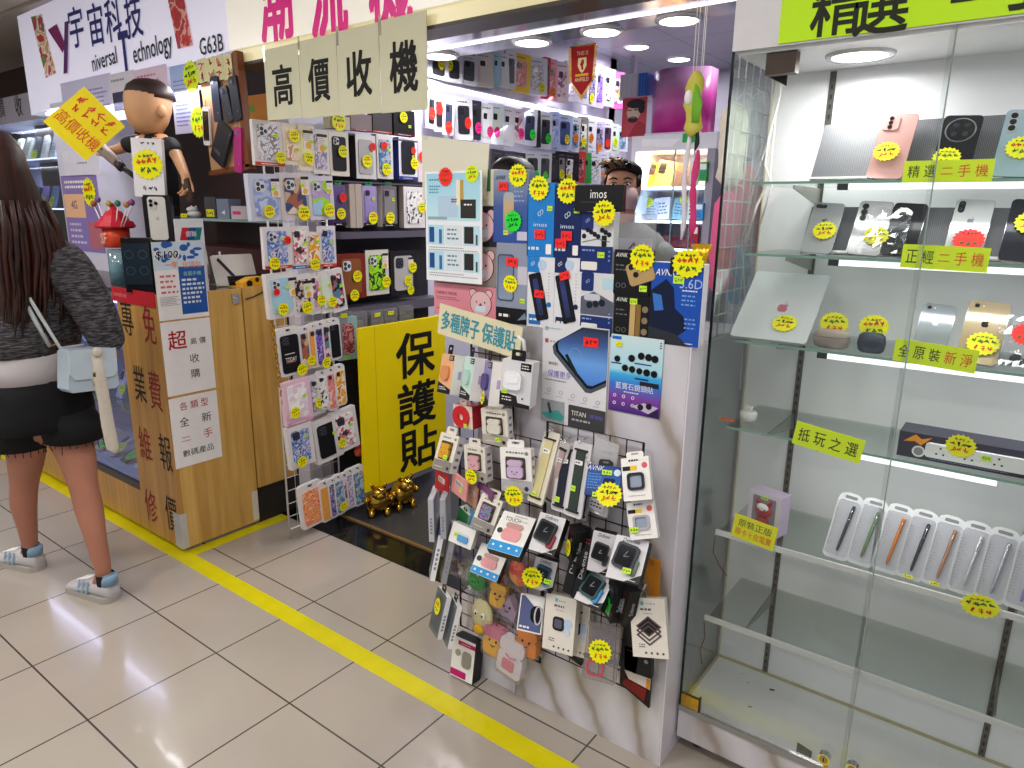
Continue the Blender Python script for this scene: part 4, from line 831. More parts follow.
# silicone pouches
def pouch(lab, rect, m_, shape='round', tilt=0, face=True, m2=None, y=1.63, bag=True):
    o, w, h = put('silicone_pouch', lab, 'earphone pouch', 'y', y, rect, tilt)
    a = MB(); d = .03
    if shape == 'round': a.ball((0, d/2, 0), w/2, d/2, h/2, m_, 16, 10)
    elif shape == 'tri': a.prism([(-w/2, -h*.3), (w*.35, -h/2), (w/2, -h*.1), (w*.1, h/2)], 0, d, m_)
    else: a.box(-w/2, -h/2, w/2, h*.12, 0, d, m2 or m_, w*.16, None, 4); a.box(-w/2, h*.12, w/2, h/2, 0, d, m_, w*.18, None, 4)
    a.build('body', o)
    if face:
        a = MB(); dk = c('2a1a18')
        for s in (-1, 1): a.ball((s*w*.16, -.002 if shape != 'round' else .002, h*.05), .004, .003, .005, dk, 8, 5)
        a.tube([(-w*.1, -.003, -h*.1), (0, -.004, -h*.16), (w*.1, -.003, -h*.1)], .0016, dk, 4); a.build('face', o)
    a = MB(); a.tube([(0, .015, h/2-.004), (.004, .014, h/2+.012), (0, .015, h/2+.022), (-.004, .016, h/2+.012), (0, .015, h/2-.004)], .0016, GOLD, 5); a.build('key_ring', o)
    if bag: a = MB(); a.box(-w*.56, -h*.56, w*.56, h*.62, -.004, .034, BLISTER, .01); a.build('clear_bag', o)
    return o, w, h
o, w, h = pouch('round green animal shaped silicone pouch hanging on the lower left grid', (463, 567, 484, 593), c('16902e', .4), 'round', 0, False)
a = MB(); a.disc(w*.05, -.002, w*.2, -.006, 0, c('3ea048', .4), 14, h*.15); a.disc(w*.0, -.002, .003, -.008, -.005, INK); a.disc(w*.12, -.002, .003, -.008, -.005, INK)
for x, z in ((w*.2, h*.3), (-w*.2, -h*.35)): a.ball((x, .0, z), .008, .006, .008, WHITE, 10, 6); a.ball((x, -.005, z), .003, .003, .003, INK, 8, 5)
a.build('snout_and_eyes', o)
pouch('yellow cup shaped silicone pouch right of the green one', (490, 584, 505, 608), c('f0b810', .4), 'cup', -6)
o, w, h = pouch('round red and yellow flame patterned silicone pouch', (506, 562, 526, 588), blotch(['d02c1c', 'd02c1c', 'e8601c', 'f0a81c'], 26), 'round', 0, False)
pouch('flattened red silicone pouch half hidden under the blue-banded box', (486, 572, 506, 585), c('d03848', .4), 'round', 0, False, None, 1.64)
pouch('lilac wedge shaped silicone pouch below the red flame pouch', (498, 596, 516, 620), c('a48aa8', .4), 'tri', 0)
o, w, h = pouch('pale yellow silicone pouch with two white eyes near the grid bottom', (469, 601, 490, 634), c('e4dca0', .4), 'round', -4, False)
a = MB(); 
for s in (-1, 1): a.ball((s*w*.17, .0, h*.1), .010, .006, .012, WHITE, 10, 6); a.ball((s*w*.15, -.005, h*.1), .004, .003, .005, INK, 8, 5)
a.ball((0, .0, -h*.36), w*.26, .012, h*.14, c('d8a41c', .4), 12, 6); a.build('eyes_and_foot', o)
pouch('pink and yellow cupcake shaped silicone pouch', (483, 628, 503, 656), c('d87a98', .4), 'cup', -3, True, c('f0b418', .4))
o, w, h = pouch('white and pink soft earphone pouch hanging lowest in front of the marble', (498, 640, 522, 677), c('e4dcdf', .5), 'cup', -10, False, None, 1.62)
a = MB(); a.box(-w*.28, -h*.36, w*.2, -h*.06, -.003, 0, c('e08a98', .4), .006); a.tube([(-w*.2, -.003, h*.08), (0, -.004, h*.02), (w*.25, -.003, h*.08)], .002, c('c8788a'), 5); a.build('pocket', o)
pouch('orange smiling silicone pouch beside the white and pink one', (516, 630, 536, 656), c('f0901c', .4), 'cup', -4)
# ---- right grid: watch straps
def strap(lab, rect, colr, tilt, y, card=WHITE, tagc=None):
    o, w, h = put('watch_strap_pack', lab, 'watch strap', 'y', y, rect, tilt)
    a = MB(); a.box(-w/2, -h/2, w/2, h/2, 0, .006, card, .006); a.build('card', o)
    a = MB(); a.box(-w*.24, -h*.42, w*.24, h*.4, -.005, 0, c(colr, .6), .004); a.box(-w*.34, -h*.435, w*.34, -h*.41, -.007, 0, c('2a2a2c')); a.box(-w*.34, h*.385, w*.34, h*.41, -.007, 0, c('2a2a2c')); a.build('strap', o)
    a = MB(); a.box(-w*.22, h*.2, w*.2, h*.26, -.006, -.005, WHITE, .002); a.lines(-w*.18, h*.21, w*.16, h*.25, 1, -.0064, INK); a.build('size_label', o)
    a = MB(); a.tube([(-.012, .02, h/2+.012), (-.014, -.012, h/2+.018), (0, -.016, h/2-.004), (.006, -.008, h/2+.01), (.004, .02, h/2+.02)], .0016, CHROME, 5); a.build('hook', o)
    if tagc: label(o, tagc[0]*w, tagc[1]*h, .018, .016, 'l', -.0062)
    return o
strap('cream watch strap pack, leftmost on the right grid', (537, 432, 553, 506), 'd2c896', -20, 1.635, c('dfd8c8', .5), (-.1, -.38))
strap('pinkish watch strap pack squeezed behind the cream one', (552, 440, 562, 508), 'b8a0a0', -14, 1.645, c('cfc8c8', .5))
strap('navy watch strap pack with a white size label', (557, 441, 573, 512), '1f2434', -9, 1.64, c('cfccd0', .5), (-.1, -.33))
strap('dark green watch strap pack with a white size label', (567, 442, 589, 517), '34423a', -8, 1.63, c('d8d6da', .5), (-.1, -.12))
strap('black watch strap pack half behind the green one', (581, 462, 591, 522), '1a1a1e', -8, 1.648, c('cfccd2', .5))
o, w, h = put('clear_film_pack', 'clear plastic pack of watch films behind the blue card', 'film pack', 'y', 1.645, (589, 440, 613, 516), -7)
a = MB(); a.box(-w/2, -h/2, w/2, h/2, 0, .006, glass('f4f4fa', .08, film=.3), .004); a.build('bag', o); a = MB(); a.box(-w*.3, -h*.45, w*.3, -h*.3, -.001, 0, c('c4c2cc')); a.lines(-w*.25, -h*.42, w*.25, -h*.33, 2, -.0014, INK); a.build('print', o)
o, w, h = put('blue_card_pack', 'blue carded accessory pack with a large star tag on the right grid', 'carded pack', 'y', 1.60, (583, 463, 622, 501), -8)
boxpack(o, w, h, .014, grad([(0, '0f2a6a'), (.5, '1b5fb4'), (1, '123a88')], 2, .3)); a = MB(); a.text('AVNK', -w*.26, h*.4, .014, -.001, WHITE, .045, .01, 0, None, .2); a.lines(-w*.45, -h*.3, -w*.05, h*.25, 6, -.001, c('6fa8e0'), .25); a.disc(w*.38, h*.3, .010, -.001, 0, c('d8e8f4')); a.box(w*.0, -h*.4, w*.35, h*.1, -.001, 0, c('10204a', .3), .006); a.build('print', o); tab(o, w, h, BLACK, .04, .02)
label(o, w*.08, h*.28, .028, .014); star(o, w*.22, -h*.42, .037, 'y', -.004); label(o, -w*.1, -h*.46, .03, .014, 'l', -.003)
for (rect, lab, dk) in (((623, 457, 651, 503), 'white boxed watch case with a dark square case, on the right edge of the grid', '2c2f38'), ((627, 504, 656, 540), 'white boxed watch case with a clear case, directly below the dark one', 'b4b2ba')):
    o, w, h = put('watch_case_box', lab, 'watch case', 'y', 1.60, rect, 5, 6)
    boxpack(o, w, h, .016, WHITE, c('d8d4d4')); tab(o, w*.8, h, WHITE, .05, .016)
    a = MB(); a.box(-w*.46, h*.2, -w*.18, h*.3, -.0008, 0, BLACK); a.box(-w*.18, h*.2, w*.06, h*.3, -.0008, 0, c('f0c818')); a.disc(w*.34, h*.3, .008, -.001, 0, c('e0606a')); a.lines(-w*.3, -h*.42, w*.4, -h*.36, 1, -.001, c('b0aeb4'), .4); a.lines(-w*.22, h*.4, w*.16, h*.46, 1, -.001, BLACK, .7); a.build('print', o)
    a = MB(); a.ring(rr(-w*.3, -h*.26, w*.3, h*.14, w*.12), rr(-w*.22, -h*.2, w*.22, h*.08, w*.08), -.006, 0, c(dk, .25)); a.rect(-w*.22, -h*.2, w*.22, h*.08, -.001, c('9aa4b8', .2), w*.08); a.build('watch_case', o)
    if 'clear' in lab: label(o, -w*.28, -h*.24, .026, .014, 'l', -.007)
# ---- boxed watch cases of one range: white front with a black corner
def wbox_pack(lab, rect, tilt, turn, face_, accent, y, tag=None, lbl=None, d=.03):
    o, w, h = put('watch_case_box', lab, 'watch case', 'y', y, rect, tilt, turn, -6)
    boxpack(o, w, h, d, c('dcdade', .4), BLACK)
    a = MB(); a.prism([(w*.5, -h*.5), (w*.5, -h*.28), (w*.05, -h*.5)], -.0007, 0, BLACK); a.text('Defense', 0, h*.42, .011, -.001, c('4a4a52'), w*.5, .004, 0, None, .3); a.lines(w*.0, -h*.47, w*.42, -h*.43, 1, -.0012, WHITE, .4); a.build('print', o)
    a = MB(); a.T = Matrix.Translation((-w*.04, 0, h*.04)) @ Matrix.Rotation(RAD(8), 4, 'Y')
    s = w*.33; a.box(-s, -s*1.12, s, s*1.12, -.014, 0, c(face_, .35), s*.35, None, 5); a.box(-s*.78, -s*.88, s*.78, s*.88, -.0155, -.014, c('15171d', .12), s*.25, None, 5); a.bar((-s*.1, -.016, -s*.1), (s*.1, -.016, s*.45), .0012, c('9aa0aa'), 4); a.bar((-s*.1, -.016, -s*.1), (s*.35, -.016, s*.05), .0012, c('9aa0aa'), 4); a.build('watch_case', o)
    a = MB(); a.T = Matrix.Translation((w*.24, 0, -h*.12)) @ Matrix.Rotation(RAD(8), 4, 'Y'); a.box(-w*.1, -w*.3, w*.12, w*.18, -.010, 0, c(accent, .35), .006); a.build('accent_frame', o)
    if tag: star(o, tag[0]*w, tag[1]*h, tag[2], tag[3], -.017)
    if lbl: label(o, lbl[0]*w, lbl[1]*h, .024, .015, 'l', -.0165)
    return o
wbox_pack('boxed watch case with a black face and dark red accent, under the cream straps', (533, 514, 561, 555), -15, -10, '1e2028', '8a2030', 1.575)
wbox_pack('boxed watch case with a blue face and large star tag', (535, 557, 561, 592), -14, -8, '23506e', '6a9ac0', 1.60, (-.42, -.12, .034, 'y'), (.28, -.1))
wbox_pack('boxed watch case with a plain black face behind the dark blue one', (590, 532, 617, 571), -8, -8, '202226', '3a3a40', 1.60)
wbox_pack('large boxed watch case with a dark navy face, rightmost of the tilted ones', (610, 537, 646, 582), -14, -6, '23273c', '5a6a5a', 1.565, None, (.12, -.28))
wbox_pack('boxed watch case with a teal face and blue accent, lowest of the tilted ones', (577, 573, 605, 612), -25, -8, '1f4a4e', '3a8ac0', 1.58)
for rect, lab, st in (((564, 526, 577, 562), 'dark boxed watch case seen edge-on with a star tag, left of the twin black spines', 'y'), ((573, 526, 584, 592), 'black box spine with white lettering, left of the twin spines', None), ((583, 528, 592, 590), 'black box spine with white lettering, right of the twin spines', None), ((602, 578, 618, 622), 'dark boxed watch case with a green star tag beside the teal one', 'g'), ((618, 584, 627, 626), 'narrow black box spine right of the green star tag', None), ((566, 560, 576, 596), 'dark boxed watch case below the star-tagged edge-on box', None)):
    o, w, h = put('watch_case_box', lab, 'watch case', 'y', 1.59, rect, -14, -35)
    w = w if 'twin spines' in lab else max(w, .045); boxpack(o, w, h, .035, BLACK, c('17171a', .35)); a = MB(); e = w/2+.0006
    a.T = Matrix.Translation((e, .018, 0)) @ Matrix.Rotation(pi/2, 4, 'Z') @ Matrix.Rotation(-pi/2, 4, 'Y'); a.text('Defense', 0, 0, .012, 0, c('c8c8cc'), h*.35, .01); a.T = None
    if not ('spine' in lab): a.prism([(-w*.35, -h*.4), (w*.2, -h*.4), (w*.3, h*.0), (0, h*.1), (-w*.35, -h*.1)], -.001, 0, c('b8b8b0', .4)); a.box(-w*.3, -h*.05, w*.3, h*.38, -.003, 0, c('23302e', .3), .008)
    else: a.text('Defense', 0, .0, .013, -.001, c('b8b8bc'), h*.4, .01, pi/2-.0); a.lines(-w*.3, h*.3, w*.3, h*.4, 2, -.001, c('9a3038'), .4)
    a.build('print', o)
    if st: star(o, 0, -h*.12, .03, st, -.006, .018)
o, w, h = put('orange_wallet_pack', 'orange wallet pouch hanging behind the large navy watch box', 'pouch', 'y', 1.655, (643, 559, 659, 605), 1)
a = MB(); a.box(-w/2, -h/2, w/2, h/2, 0, .008, c('b8741c', .5), .004); a.build('pouch', o); a = MB(); a.ring(circ(0, h*.42, .007, None, 12), circ(0, h*.42, .004, None, 12), -.002, 0, c('8a5414')); a.build('eyelet', o)
o, w, h = put('charm_bag', 'clear bag with a green ring and white cords under the orange pouch', 'charm bag', 'y', 1.63, (629, 578, 648, 604), 0)
a = MB(); a.box(-w/2, -h/2, w/2, h/2, 0, .008, BLISTER, .004); a.build('bag', o); a = MB(); a.ring(circ(w*.2, -h*.1, .013, None, 14), circ(w*.2, -h*.1, .009, None, 14), .002, .005, c('2f7a5a', .4)); [a.bar((-w*.4+k*.008, .004, -h*.3), (-w*.1+k*.008, .004, h*.3), .002, WHITE if k % 2 else INK, 4) for k in range(4)]; a.build('cords', o)
# ---- pale boxes at the bottom
def palebox(lab, rect, tilt, turn, y, kind):
    o, w, h = put('watch_film_box', lab, 'watch film box', 'y', y, rect, tilt, turn); boxpack(o, w, h, .026, c('e6dfd4', .5), c('d8d0c6', .5))
    a = MB(); a.box(-w*.18, h*.38, -w*.1, h*.44, -.001, 0, c('5ab4c4')); a.lines(-w*.06, h*.38, w*.25, h*.43, 1, -.001, c('9ab8b8')); a.lines(-w*.2, h*.28, w*.25, h*.34, 1, -.001, c('5a5a60'), .6); a.lines(-w*.14, h*.22, w*.18, h*.26, 1, -.001, c('a8a4a4'), .4)
    for k in range(4): a.disc(-w*.12+w*.16*k, -h*.42, .0035, -.001, 0, c('5a5a58'), 8)
    a.lines(-w*.3, -h*.34, -w*.1, -h*.26, 2, -.001, c('4a4a4e'))
    for k in range(3): a.disc(w*.5, 0, .0001, 0, .001, WHITE, 4)
    a.build('print', o); a = MB()
    if kind == 'diag':
        for z, m_, k in ((-.02, None, 1), (-.008, None, 1), (.004, BLACK, 0)):
            pts = [(0, .028), (w*.36, .0), (0, -.028), (-w*.36, 0)]
            q = [(x, zz+z) for x, zz in pts]; q2 = [(x*.82, zz*.82+z) for x, zz in pts]
            if m_: a.flat(q2, -.0018, m_)
            a.ring(q, q2, -.0022, 0, c('5a4a48', .4))
    else: a.box(-w*.2, -h*.12, w*.16, h*.12, -.003, 0, c('2a1c20', .3), .01, None, 4); a.box(-w*.14, -h*.08, w*.1, h*.08, -.0036, -.003, c('5a6070', .2), .006, None, 4); a.disc(w*.28, h*.03, .014, -.002, 0, c('b4cfe8'), 14); a.disc(w*.26, -h*.12, .012, -.002, 0, c('cfd8e8'), 14)
    a.build('watch_picture', o); return o
palebox('cream watch film box with a small watch picture, at the grid bottom', (542, 595, 574, 653), -9, -8, 1.60, 'w')
palebox('second cream film box squeezed behind the first', (566, 598, 588, 656), -10, -10, 1.645, 'w')
palebox('cream watch film box with a layered diamond diagram, far right of the marble front', (627, 600, 668, 659), 3, -4, 1.61, 'diag')
o, w, h = put('watch_case_box', 'white edged box with a blue watch photo, left of the cream film box', 'watch case', 'y', 1.605, (517, 594, 543, 633), -8, -4)
boxpack(o, w, h, .02, WHITE); a = MB(); a.rect(-w*.45, -h*.46, w*.46, h*.46, -.0006, c('59628e', .3)); a.flat([(-w*.3, h*.46), (w*.46, h*.46), (w*.46, h*.2), (w*.1, h*.22)], -.0009, WHITE); a.box(-w*.0, -h*.22, w*.46, h*.24, -.004, 0, c('15161c', .2), .02, None, 6); a.ring(circ(w*.32, 0, .014, .03, 14), circ(w*.32, 0, .009, .025, 14), -.005, -.004, c('c8c0c8', .3)); a.lines(-w*.4, -h*.42, w*.1, -h*.33, 1, -.001, WHITE, .6); a.build('print', o)
o, w, h = put('clear_case_pack', 'clear blister pack with a red camera ring, hanging low on the marble', 'phone case', 'y', 1.60, (589, 618, 616, 690), -9)
a = MB(); a.box(-w/2, -h/2, w/2, h/2, -.006, .004, glass('efeae6', .04, .3, film=.22, filmcol='b0a8a4'), .006); a.build('blister', o)
a = MB(); a.ring(rr(-w*.4, -h*.42, w*.12, -h*.16, .014), rr(-w*.34, -h*.39, w*.06, -h*.19, .010), -.009, -.006, c('c8485a', .4)); a.build('camera_ring', o)
a = MB(); a.box(-w*.3, .0, w*.32, h*.42, -.0065, -.006, glass('e4e0e4', .03, .4, film=.35, filmcol='a09a9e')); a.box(-w*.5, -h*.15, w*.5, -h*.06, -.0068, -.006, c('6a6668', .5)); a.build('insert_card', o); star(o, -.004, h*.02, .036, 'y', -.009)
for rect, lab, tl in (((622, 612, 640, 672), 'tall black wallet pouch behind the layered diamond box', -4), ((624, 650, 652, 674), 'black zipped wallet pouch just below the layered diamond box', 3)):
    o, w, h = put('black_wallet_pouch', lab, 'pouch', 'y', 1.64, rect, tl); a = MB(); a.box(-w/2, -h/2, w/2, h/2, 0, .014, c('15151a', .35), .005); a.build('pouch', o); a = MB(); a.bar((-w*.42, -.001, h*.36), (w*.42, -.001, h*.36), .0015, c('5a5a60', .3, .8), 4); a.disc(w*.3, h*.14, .006, -.002, 0, c('8a8a90')); a.build('zip', o)
o, w, h = put('red_wallet_pack', 'dark red wallet pack with an orange and white header, low on the marble', 'wallet', 'y', 1.665, (619, 672, 650, 702), 0)
a = MB(); a.prism([(-w*.5, -h*.1), (w*.5, -h*.5), (w*.5, h*.5), (-w*.5, h*.5)], 0, .01, c('1c1214', .4)); a.build('backing', o); a = MB(); a.prism([(-w*.2, h*.2), (w*.5, h*.14), (w*.5, h*.5), (-w*.35, h*.44)], -.002, 0, c('e0d8d0')); a.box(w*.38, h*.16, w*.5, h*.48, -.003, -.002, c('d8902a')); a.build('header', o); a = MB(); a.prism([(-w*.4, -h*.05), (w*.35, -h*.3), (w*.4, h*.1), (-w*.3, h*.18)], -.004, 0, c('7a1a1c', .4)); a.build('wallet', o)
o, w, h = put('black_pouch', 'thin black strip pouch sticking out below the cream film boxes', 'pouch', 'y', 1.66, (560, 644, 584, 662), -18); a = MB(); a.box(-w/2, -h/3, w/2, h/3, 0, .008, BLACK, .003); a.build('pouch', o); a = MB(); a.box(-w*.45, -h*.06, w*.45, h*.06, -.001, 0, c('3a3a3e')); a.build('seam', o)
# ================================================================ posters, banner, boxes standing on the marble counter
PY_ = 1.691
o, w, h = put('poster', 'tall white poster reading 保護更多 with a large phone corner, on the marble', 'poster', 'y', PY_, (541, 326, 606, 428))
a = MB(); a.box(-w/2, -h/2, w/2, h/2, 0, .003, c('dfdfe4', .35)); a.build('sheet', o)
b = MB()
def rotp(pts, ang, cx, cz): return [(cx+x*cos(ang)-z*sin(ang), cz+x*sin(ang)+z*cos(ang)) for x, z in pts]
PH = [(-.34, .27), (-.30, .31), (.11, .49), (.49, .49), (.49, -.04), (.27, -.13), (.19, -.13), (-.32, .2)]
for sc, y, m_ in ((1, -.0008, c('4a5360', .3)), (.95, -.0012, c('16181e', .2)), (.9, -.0016, grad([(0, '2f6fd8'), (.45, '6aa4ea'), (.75, '3a5a9a'), (1, '20242c')], 2, .3))):
    q = [(.49-(.49-x)*sc, .49-(.49-z)*sc+.012*(sc < 1)) for x, z in PH]; b.prism([(min(x, .49)*w, min(z, .49)*h) for x, z in q], y, 0, m_)
b.flat([(x*w, z*h) for x, z in ((-.14, .2), (-.1, .22), (.08, .03), (.04, .01))], -.002, c('101218')); b.ring(circ(w*.02, h*.2, .022, .026, 16), circ(w*.02, h*.2, .0208, .0248, 16), -.002, -.0016, c('7aa8e0')); b.build('phone_picture', o)
b = MB(); b.text('保護更多', -w*.22, h*.0, .022, -.001, c('7a6fc0'), .082, .01); b.text('專利防藍光', -w*.32, h*.1, .010, -.001, INK, .034, .01); b.lines(-w*.45, -h*.075, -w*.05, -h*.055, 1, -.001, c('6a6a70'), .5)
for i in range(5): b.ring(circ(-w*.38+w*.19*i, -h*.17-.003*i, .007, None, 10), circ(-w*.38+w*.19*i, -h*.17-.003*i, .005, None, 10), -.001, 0, c('b0b0b8')); b.lines(-w*.45+w*.19*i, -h*.22-.003*i, -w*.32+w*.19*i, -h*.205-.003*i, 1, -.001, c('9a9aa2'))
b.lines(-w*.46, h*.43, -w*.18, h*.46, 1, -.001, c('9fb4c0')); b.ring(circ(-w*.44, h*.44, .006, None, 10), circ(-w*.44, h*.44, .004, None, 10), -.001, 0, c('4a8a9a')); b.box(-w*.46, h*.3, -w*.41, h*.34, -.001, 0, c('a04850')); b.lines(-w*.38, h*.3, -w*.24, h*.335, 1, -.001, c('9a9aa2'))
b.rect(-w*.5, -h*.5, -w*.12, -h*.27, -.0008, c('9aa0a4')); b.flat([(-w*.5, -h*.42), (-w*.22, -h*.36), (-w*.12, -h*.42), (-w*.16, -h*.47), (-w*.4, -h*.46)], -.0012, c('3f9a94')); b.bar((-w*.38, -.002, -h*.3), (-w*.34, -.002, -h*.4), .004, c('3a4448'), 5)
b.box(-w*.06, -h*.5, w*.5, -h*.28, -.001, 0, c('3f3f42', .4), .003); b.text('TITAN', w*.1, -h*.355, .014, -.0014, WHITE, .05, .006); b.text('玻璃貼', w*.37, -h*.355, .013, -.0014, c('6a60b8'), .045, .006); b.lines(0, -h*.44, w*.38, -h*.4, 1, -.0014, c('b4b4b8'), .5); b.build('print', o)
label(o, w*.25, h*.36, .048, .027, 'r', -.003, 0, 'red_price_label')
o, w, h = put('poster', 'tall poster in blue to purple with rows of black lens rings, on the marble', 'poster', 'y', PY_, (609, 337, 661, 415))
a = MB(); a.box(-w/2, -h/2, w/2, h/2, 0, .003, grad([(0, '3a1a78'), (.2, '7a3aa0'), (.36, '2f6fd0'), (.5, '38b0e8'), (.56, 'a8dcec'), (1, 'cfe6ea')], 2, .3)); a.build('sheet', o)
b = MB()
for x, z, r in [(-.08, .22, .010), (.1, .265, .010), (.24, .26, .010), (.36, .25, .010), (-.36, .19, .009), (-.2, .085, .0095), (-.06, .08, .0095), (.08, .07, .009), (.22, .065, .010), (.36, .06, .0095)]: b.disc(x*w, z*h, r, -.002, 0, c('0d0d10', .2), 14)
b.box(-w*.02, h*.155, w*.3, h*.17, -.001, 0, c('20307a')); b.box(.0, -h*.04, w*.26, -h*.02, -.001, 0, c('20307a')); b.box(-w*.48, h*.125, -w*.28, h*.14, -.001, 0, c('20307a'))
b.box(-w*.48, h*.44, -w*.3, h*.48, -.001, 0, c('2a6ac8')); b.text('藍寶石鏡頭貼', w*.0, -h*.15, .019, -.0014, c('e8eef8'), .115, .012); b.box(w*.1, -h*.12, w*.46, -h*.06, -.001, 0, c('1c1a2a'), .002); b.lines(-w*.2, -h*.24, w*.2, -h*.21, 1, -.001, WHITE)
for i in range(6): b.ring(circ(-w*.38+w*.18*(i % 3), -h*.29-h*.1*(i//3), .005, None, 8), circ(-w*.38+w*.18*(i % 3), -h*.29-h*.1*(i//3), .0035, None, 8), -.001, 0, WHITE)
b.flat([(-w*.05, -h*.4), (w*.2, -h*.33), (w*.48, -h*.36), (w*.3, -h*.46)], -.001, c('c8b8d8')); b.flat([(w*.25, -h*.48), (w*.48, -h*.38), (w*.48, -h*.5)], -.001, c('2a1a4a'))
for i in range(2): b.disc(w*.14+w*.16*i, -h*.39+.006*i, .009, -.0016, 0, c('1a1a20'), 12)
b.lines(w*.44, h*.38, w*.48, h*.47, 3, -.001, INK); b.build('print', o); label(o, -w*.34, h*.38, .02, .013, 'y', -.002)
o, w, h = put('clear_film_sheet', 'clear plastic film sheet left of the phone poster on the marble', 'film sheet', 'y', PY_, (519, 326, 541, 362)); a = MB(); a.box(-w/2, -h/2, w/2, h/2, 0, .002, glass('f4f4fa', .08, film=.2)); a.build('sheet', o)
# slanting cream banner with teal characters
p0, p1 = P('y', 1.64, 444, 331), P('y', 1.64, 515, 331)
ban, w, h = put('banner', 'cream strip banner with teal block characters below the pink mask box', 'banner', 'y', 1.64, (440, 319, 516, 342), -7.5)
w = .33; h = .098
a = MB(); a.box(-w/2, -h/2, w/2, h/2, 0, .004, c('dfd6b4', .5)); a.build('strip', ban)
a = MB(); TL = c('3f93a4', .4); a.text('多種牌子', -w*.22, 0, .062, -.001, TL, .155, .028); a.text('保護貼', w*.25, 0, .062, -.001, TL, .13, .028); a.build('lettering', ban)
a = MB(); a.tube([(w*.46, .002, h*.2), (w*.52, .004, h*.1), (w*.55, .005, -h*.3)], .006, WHITE, 5); a.build('end_clip', ban)
# boxes in a row on the counter top
TY = 1.70
def stand(name, lab, cat, rect, d, m_, side=None, y=TY, turn=0, zb=CT, group=None):
    """box standing on something: bottom at zb, size read from the photograph"""
    p, w, h = spot('y', y, *rect); zt = P('y', y, (rect[0]+rect[2])/2, rect[1]).z
    h = zt-zb; o = root(name, lab, cat, (p.x, y, zb+h/2+.0005), (0, 0, RAD(turn)), group)
    boxpack(o, w-.001, h-.001, d, m_, side); return o, w, h
def bear(a, cx, cz, r, y):
    pk = c('e0b8bc', .5); ol = c('5a3a3a')
    for s in (-1, 1): a.disc(cx+s*r*.75, cz+r*.75, r*.36, y-.0002, 0, ol, 14); a.disc(cx+s*r*.75, cz+r*.75, r*.31, y-.0005, 0, pk, 14)
    a.disc(cx, cz, r*1.03, y-.0006, 0, ol, 22, r*.97); a.disc(cx, cz, r*.98, y-.0009, 0, pk, 22, r*.92)
    for s in (-1, 1): a.disc(cx+s*r*.4, cz+r*.12, r*.07, y-.0013, 0, INK, 8)
    a.box(cx-r*.5, cz-r*.62, cx+r*.5, cz-r*.12, y-.0014, 0, c('cfdff0'), r*.2); a.flat([(cx-r*.2, cz-.15*r), (cx+r*.2, cz-.15*r), (cx, cz+r*.08)], y-.0016, c('7a3a44'))
BX0, BX1 = P('y', TY, 434, 290).x, P('y', TY, 496, 290).x
MASK = [('d98a98', 'pink face mask box with a masked bear at the bottom of its stack', 285, CT), ('8f8480', 'grey brown face mask box with a masked bear, second of its stack', 246, None), ('2a2a30', 'dark face mask box with a masked bear, third of its stack', 206, None), ('d9d3b8', 'cream box on top of the mask box stack', 170, None)]
zb = CT
for i, (col_, lab, top, _) in enumerate(MASK):
    zt = P('y', TY, 465, top).z; w = (BX1-BX0)*(1 if i < 3 else .98); h = zt-zb
    o = root('mask_box' if i < 3 else 'cream_box', lab, 'mask box' if i < 3 else 'box', ((BX0+BX1)/2, TY+.002*i, zb+h/2+.0005))
    boxpack(o, w, h-.001, .11, c(col_, .4), c('b86a78') if i == 0 else None)
    a = MB()
    if i < 3:
        bear(a, w*.27, -.002, h*.40, -.0008)
        if i == 0: a.text('FAMILY MASK', -w*.28, h*.2, .011, -.001, c('7a3a50'), .09, .004); a.lines(-w*.46, -h*.02, w*.0, h*.1, 2, -.001, c('8a4a60'), .35); a.lines(-w*.46, -h*.38, -w*.05, -h*.2, 1, -.001, c('c07078'), .3); a.box(-w*.15, -h*.36, w*.02, -h*.2, -.001, 0, c('c88a94'), .004)
        else: a.lines(-w*.46, -h*.1, -w*.1, h*.3, 3, -.001, c('b8b0ac'), .4)
    else: a.box(w*.34, -h*.1, w*.4, h*.5, -.001, 0, c('3a6a44')); a.lines(-w*.3, -h*.3, w*.2, h*.2, 3, -.001, c('b8b49a'), .25)
    a.build('print', o); zb = zt
# the printed sheet in front of them
o, w, h = put('price_sheet', 'white and light blue product sheet with phone pictures in front of the mask box stack', 'sheet', 'y', 1.675, (425, 172, 481, 283))
a = MB(); a.box(-w/2, -h/2, w/2, h/2, 0, .003, c('eceef2', .35)); a.build('sheet', o)
b = MB(); lb = grad([(0, 'a8d8e8'), (.6, 'bfe4ee'), (1, '9ad0e8')], 2, .35); b.rect(-w*.47, h*.06, w*.47, h*.48, -.0006, lb)
b.box(w*.06, h*.2, w*.13, h*.42, -.0012, 0, c('e8e4d0')); b.box(w*.13, h*.2, w*.19, h*.42, -.0012, 0, c('b89a48')); b.box(w*.14, h*.085, w*.4, h*.25, -.0014, 0, c('2e2b2b')); b.box(-w*.26, h*.09, w*.1, h*.28, -.001, 0, c('b4cce4')); b.box(-w*.45, h*.07, -w*.1, h*.095, -.0012, 0, c('8fa8b4'))
b.lines(-w*.42, h*.3, -w*.18, h*.38, 3, -.001, c('4a94b0'), .5); b.lines(-w*.02, h*.22, w*.1, h*.26, 2, -.0016, INK, .6); b.lines(-w*.42, h*.41, -w*.2, h*.44, 1, -.001, c('3a8a7a')); b.lines(w*.2, h*.19, w*.36, h*.22, 1, -.0018, WHITE)
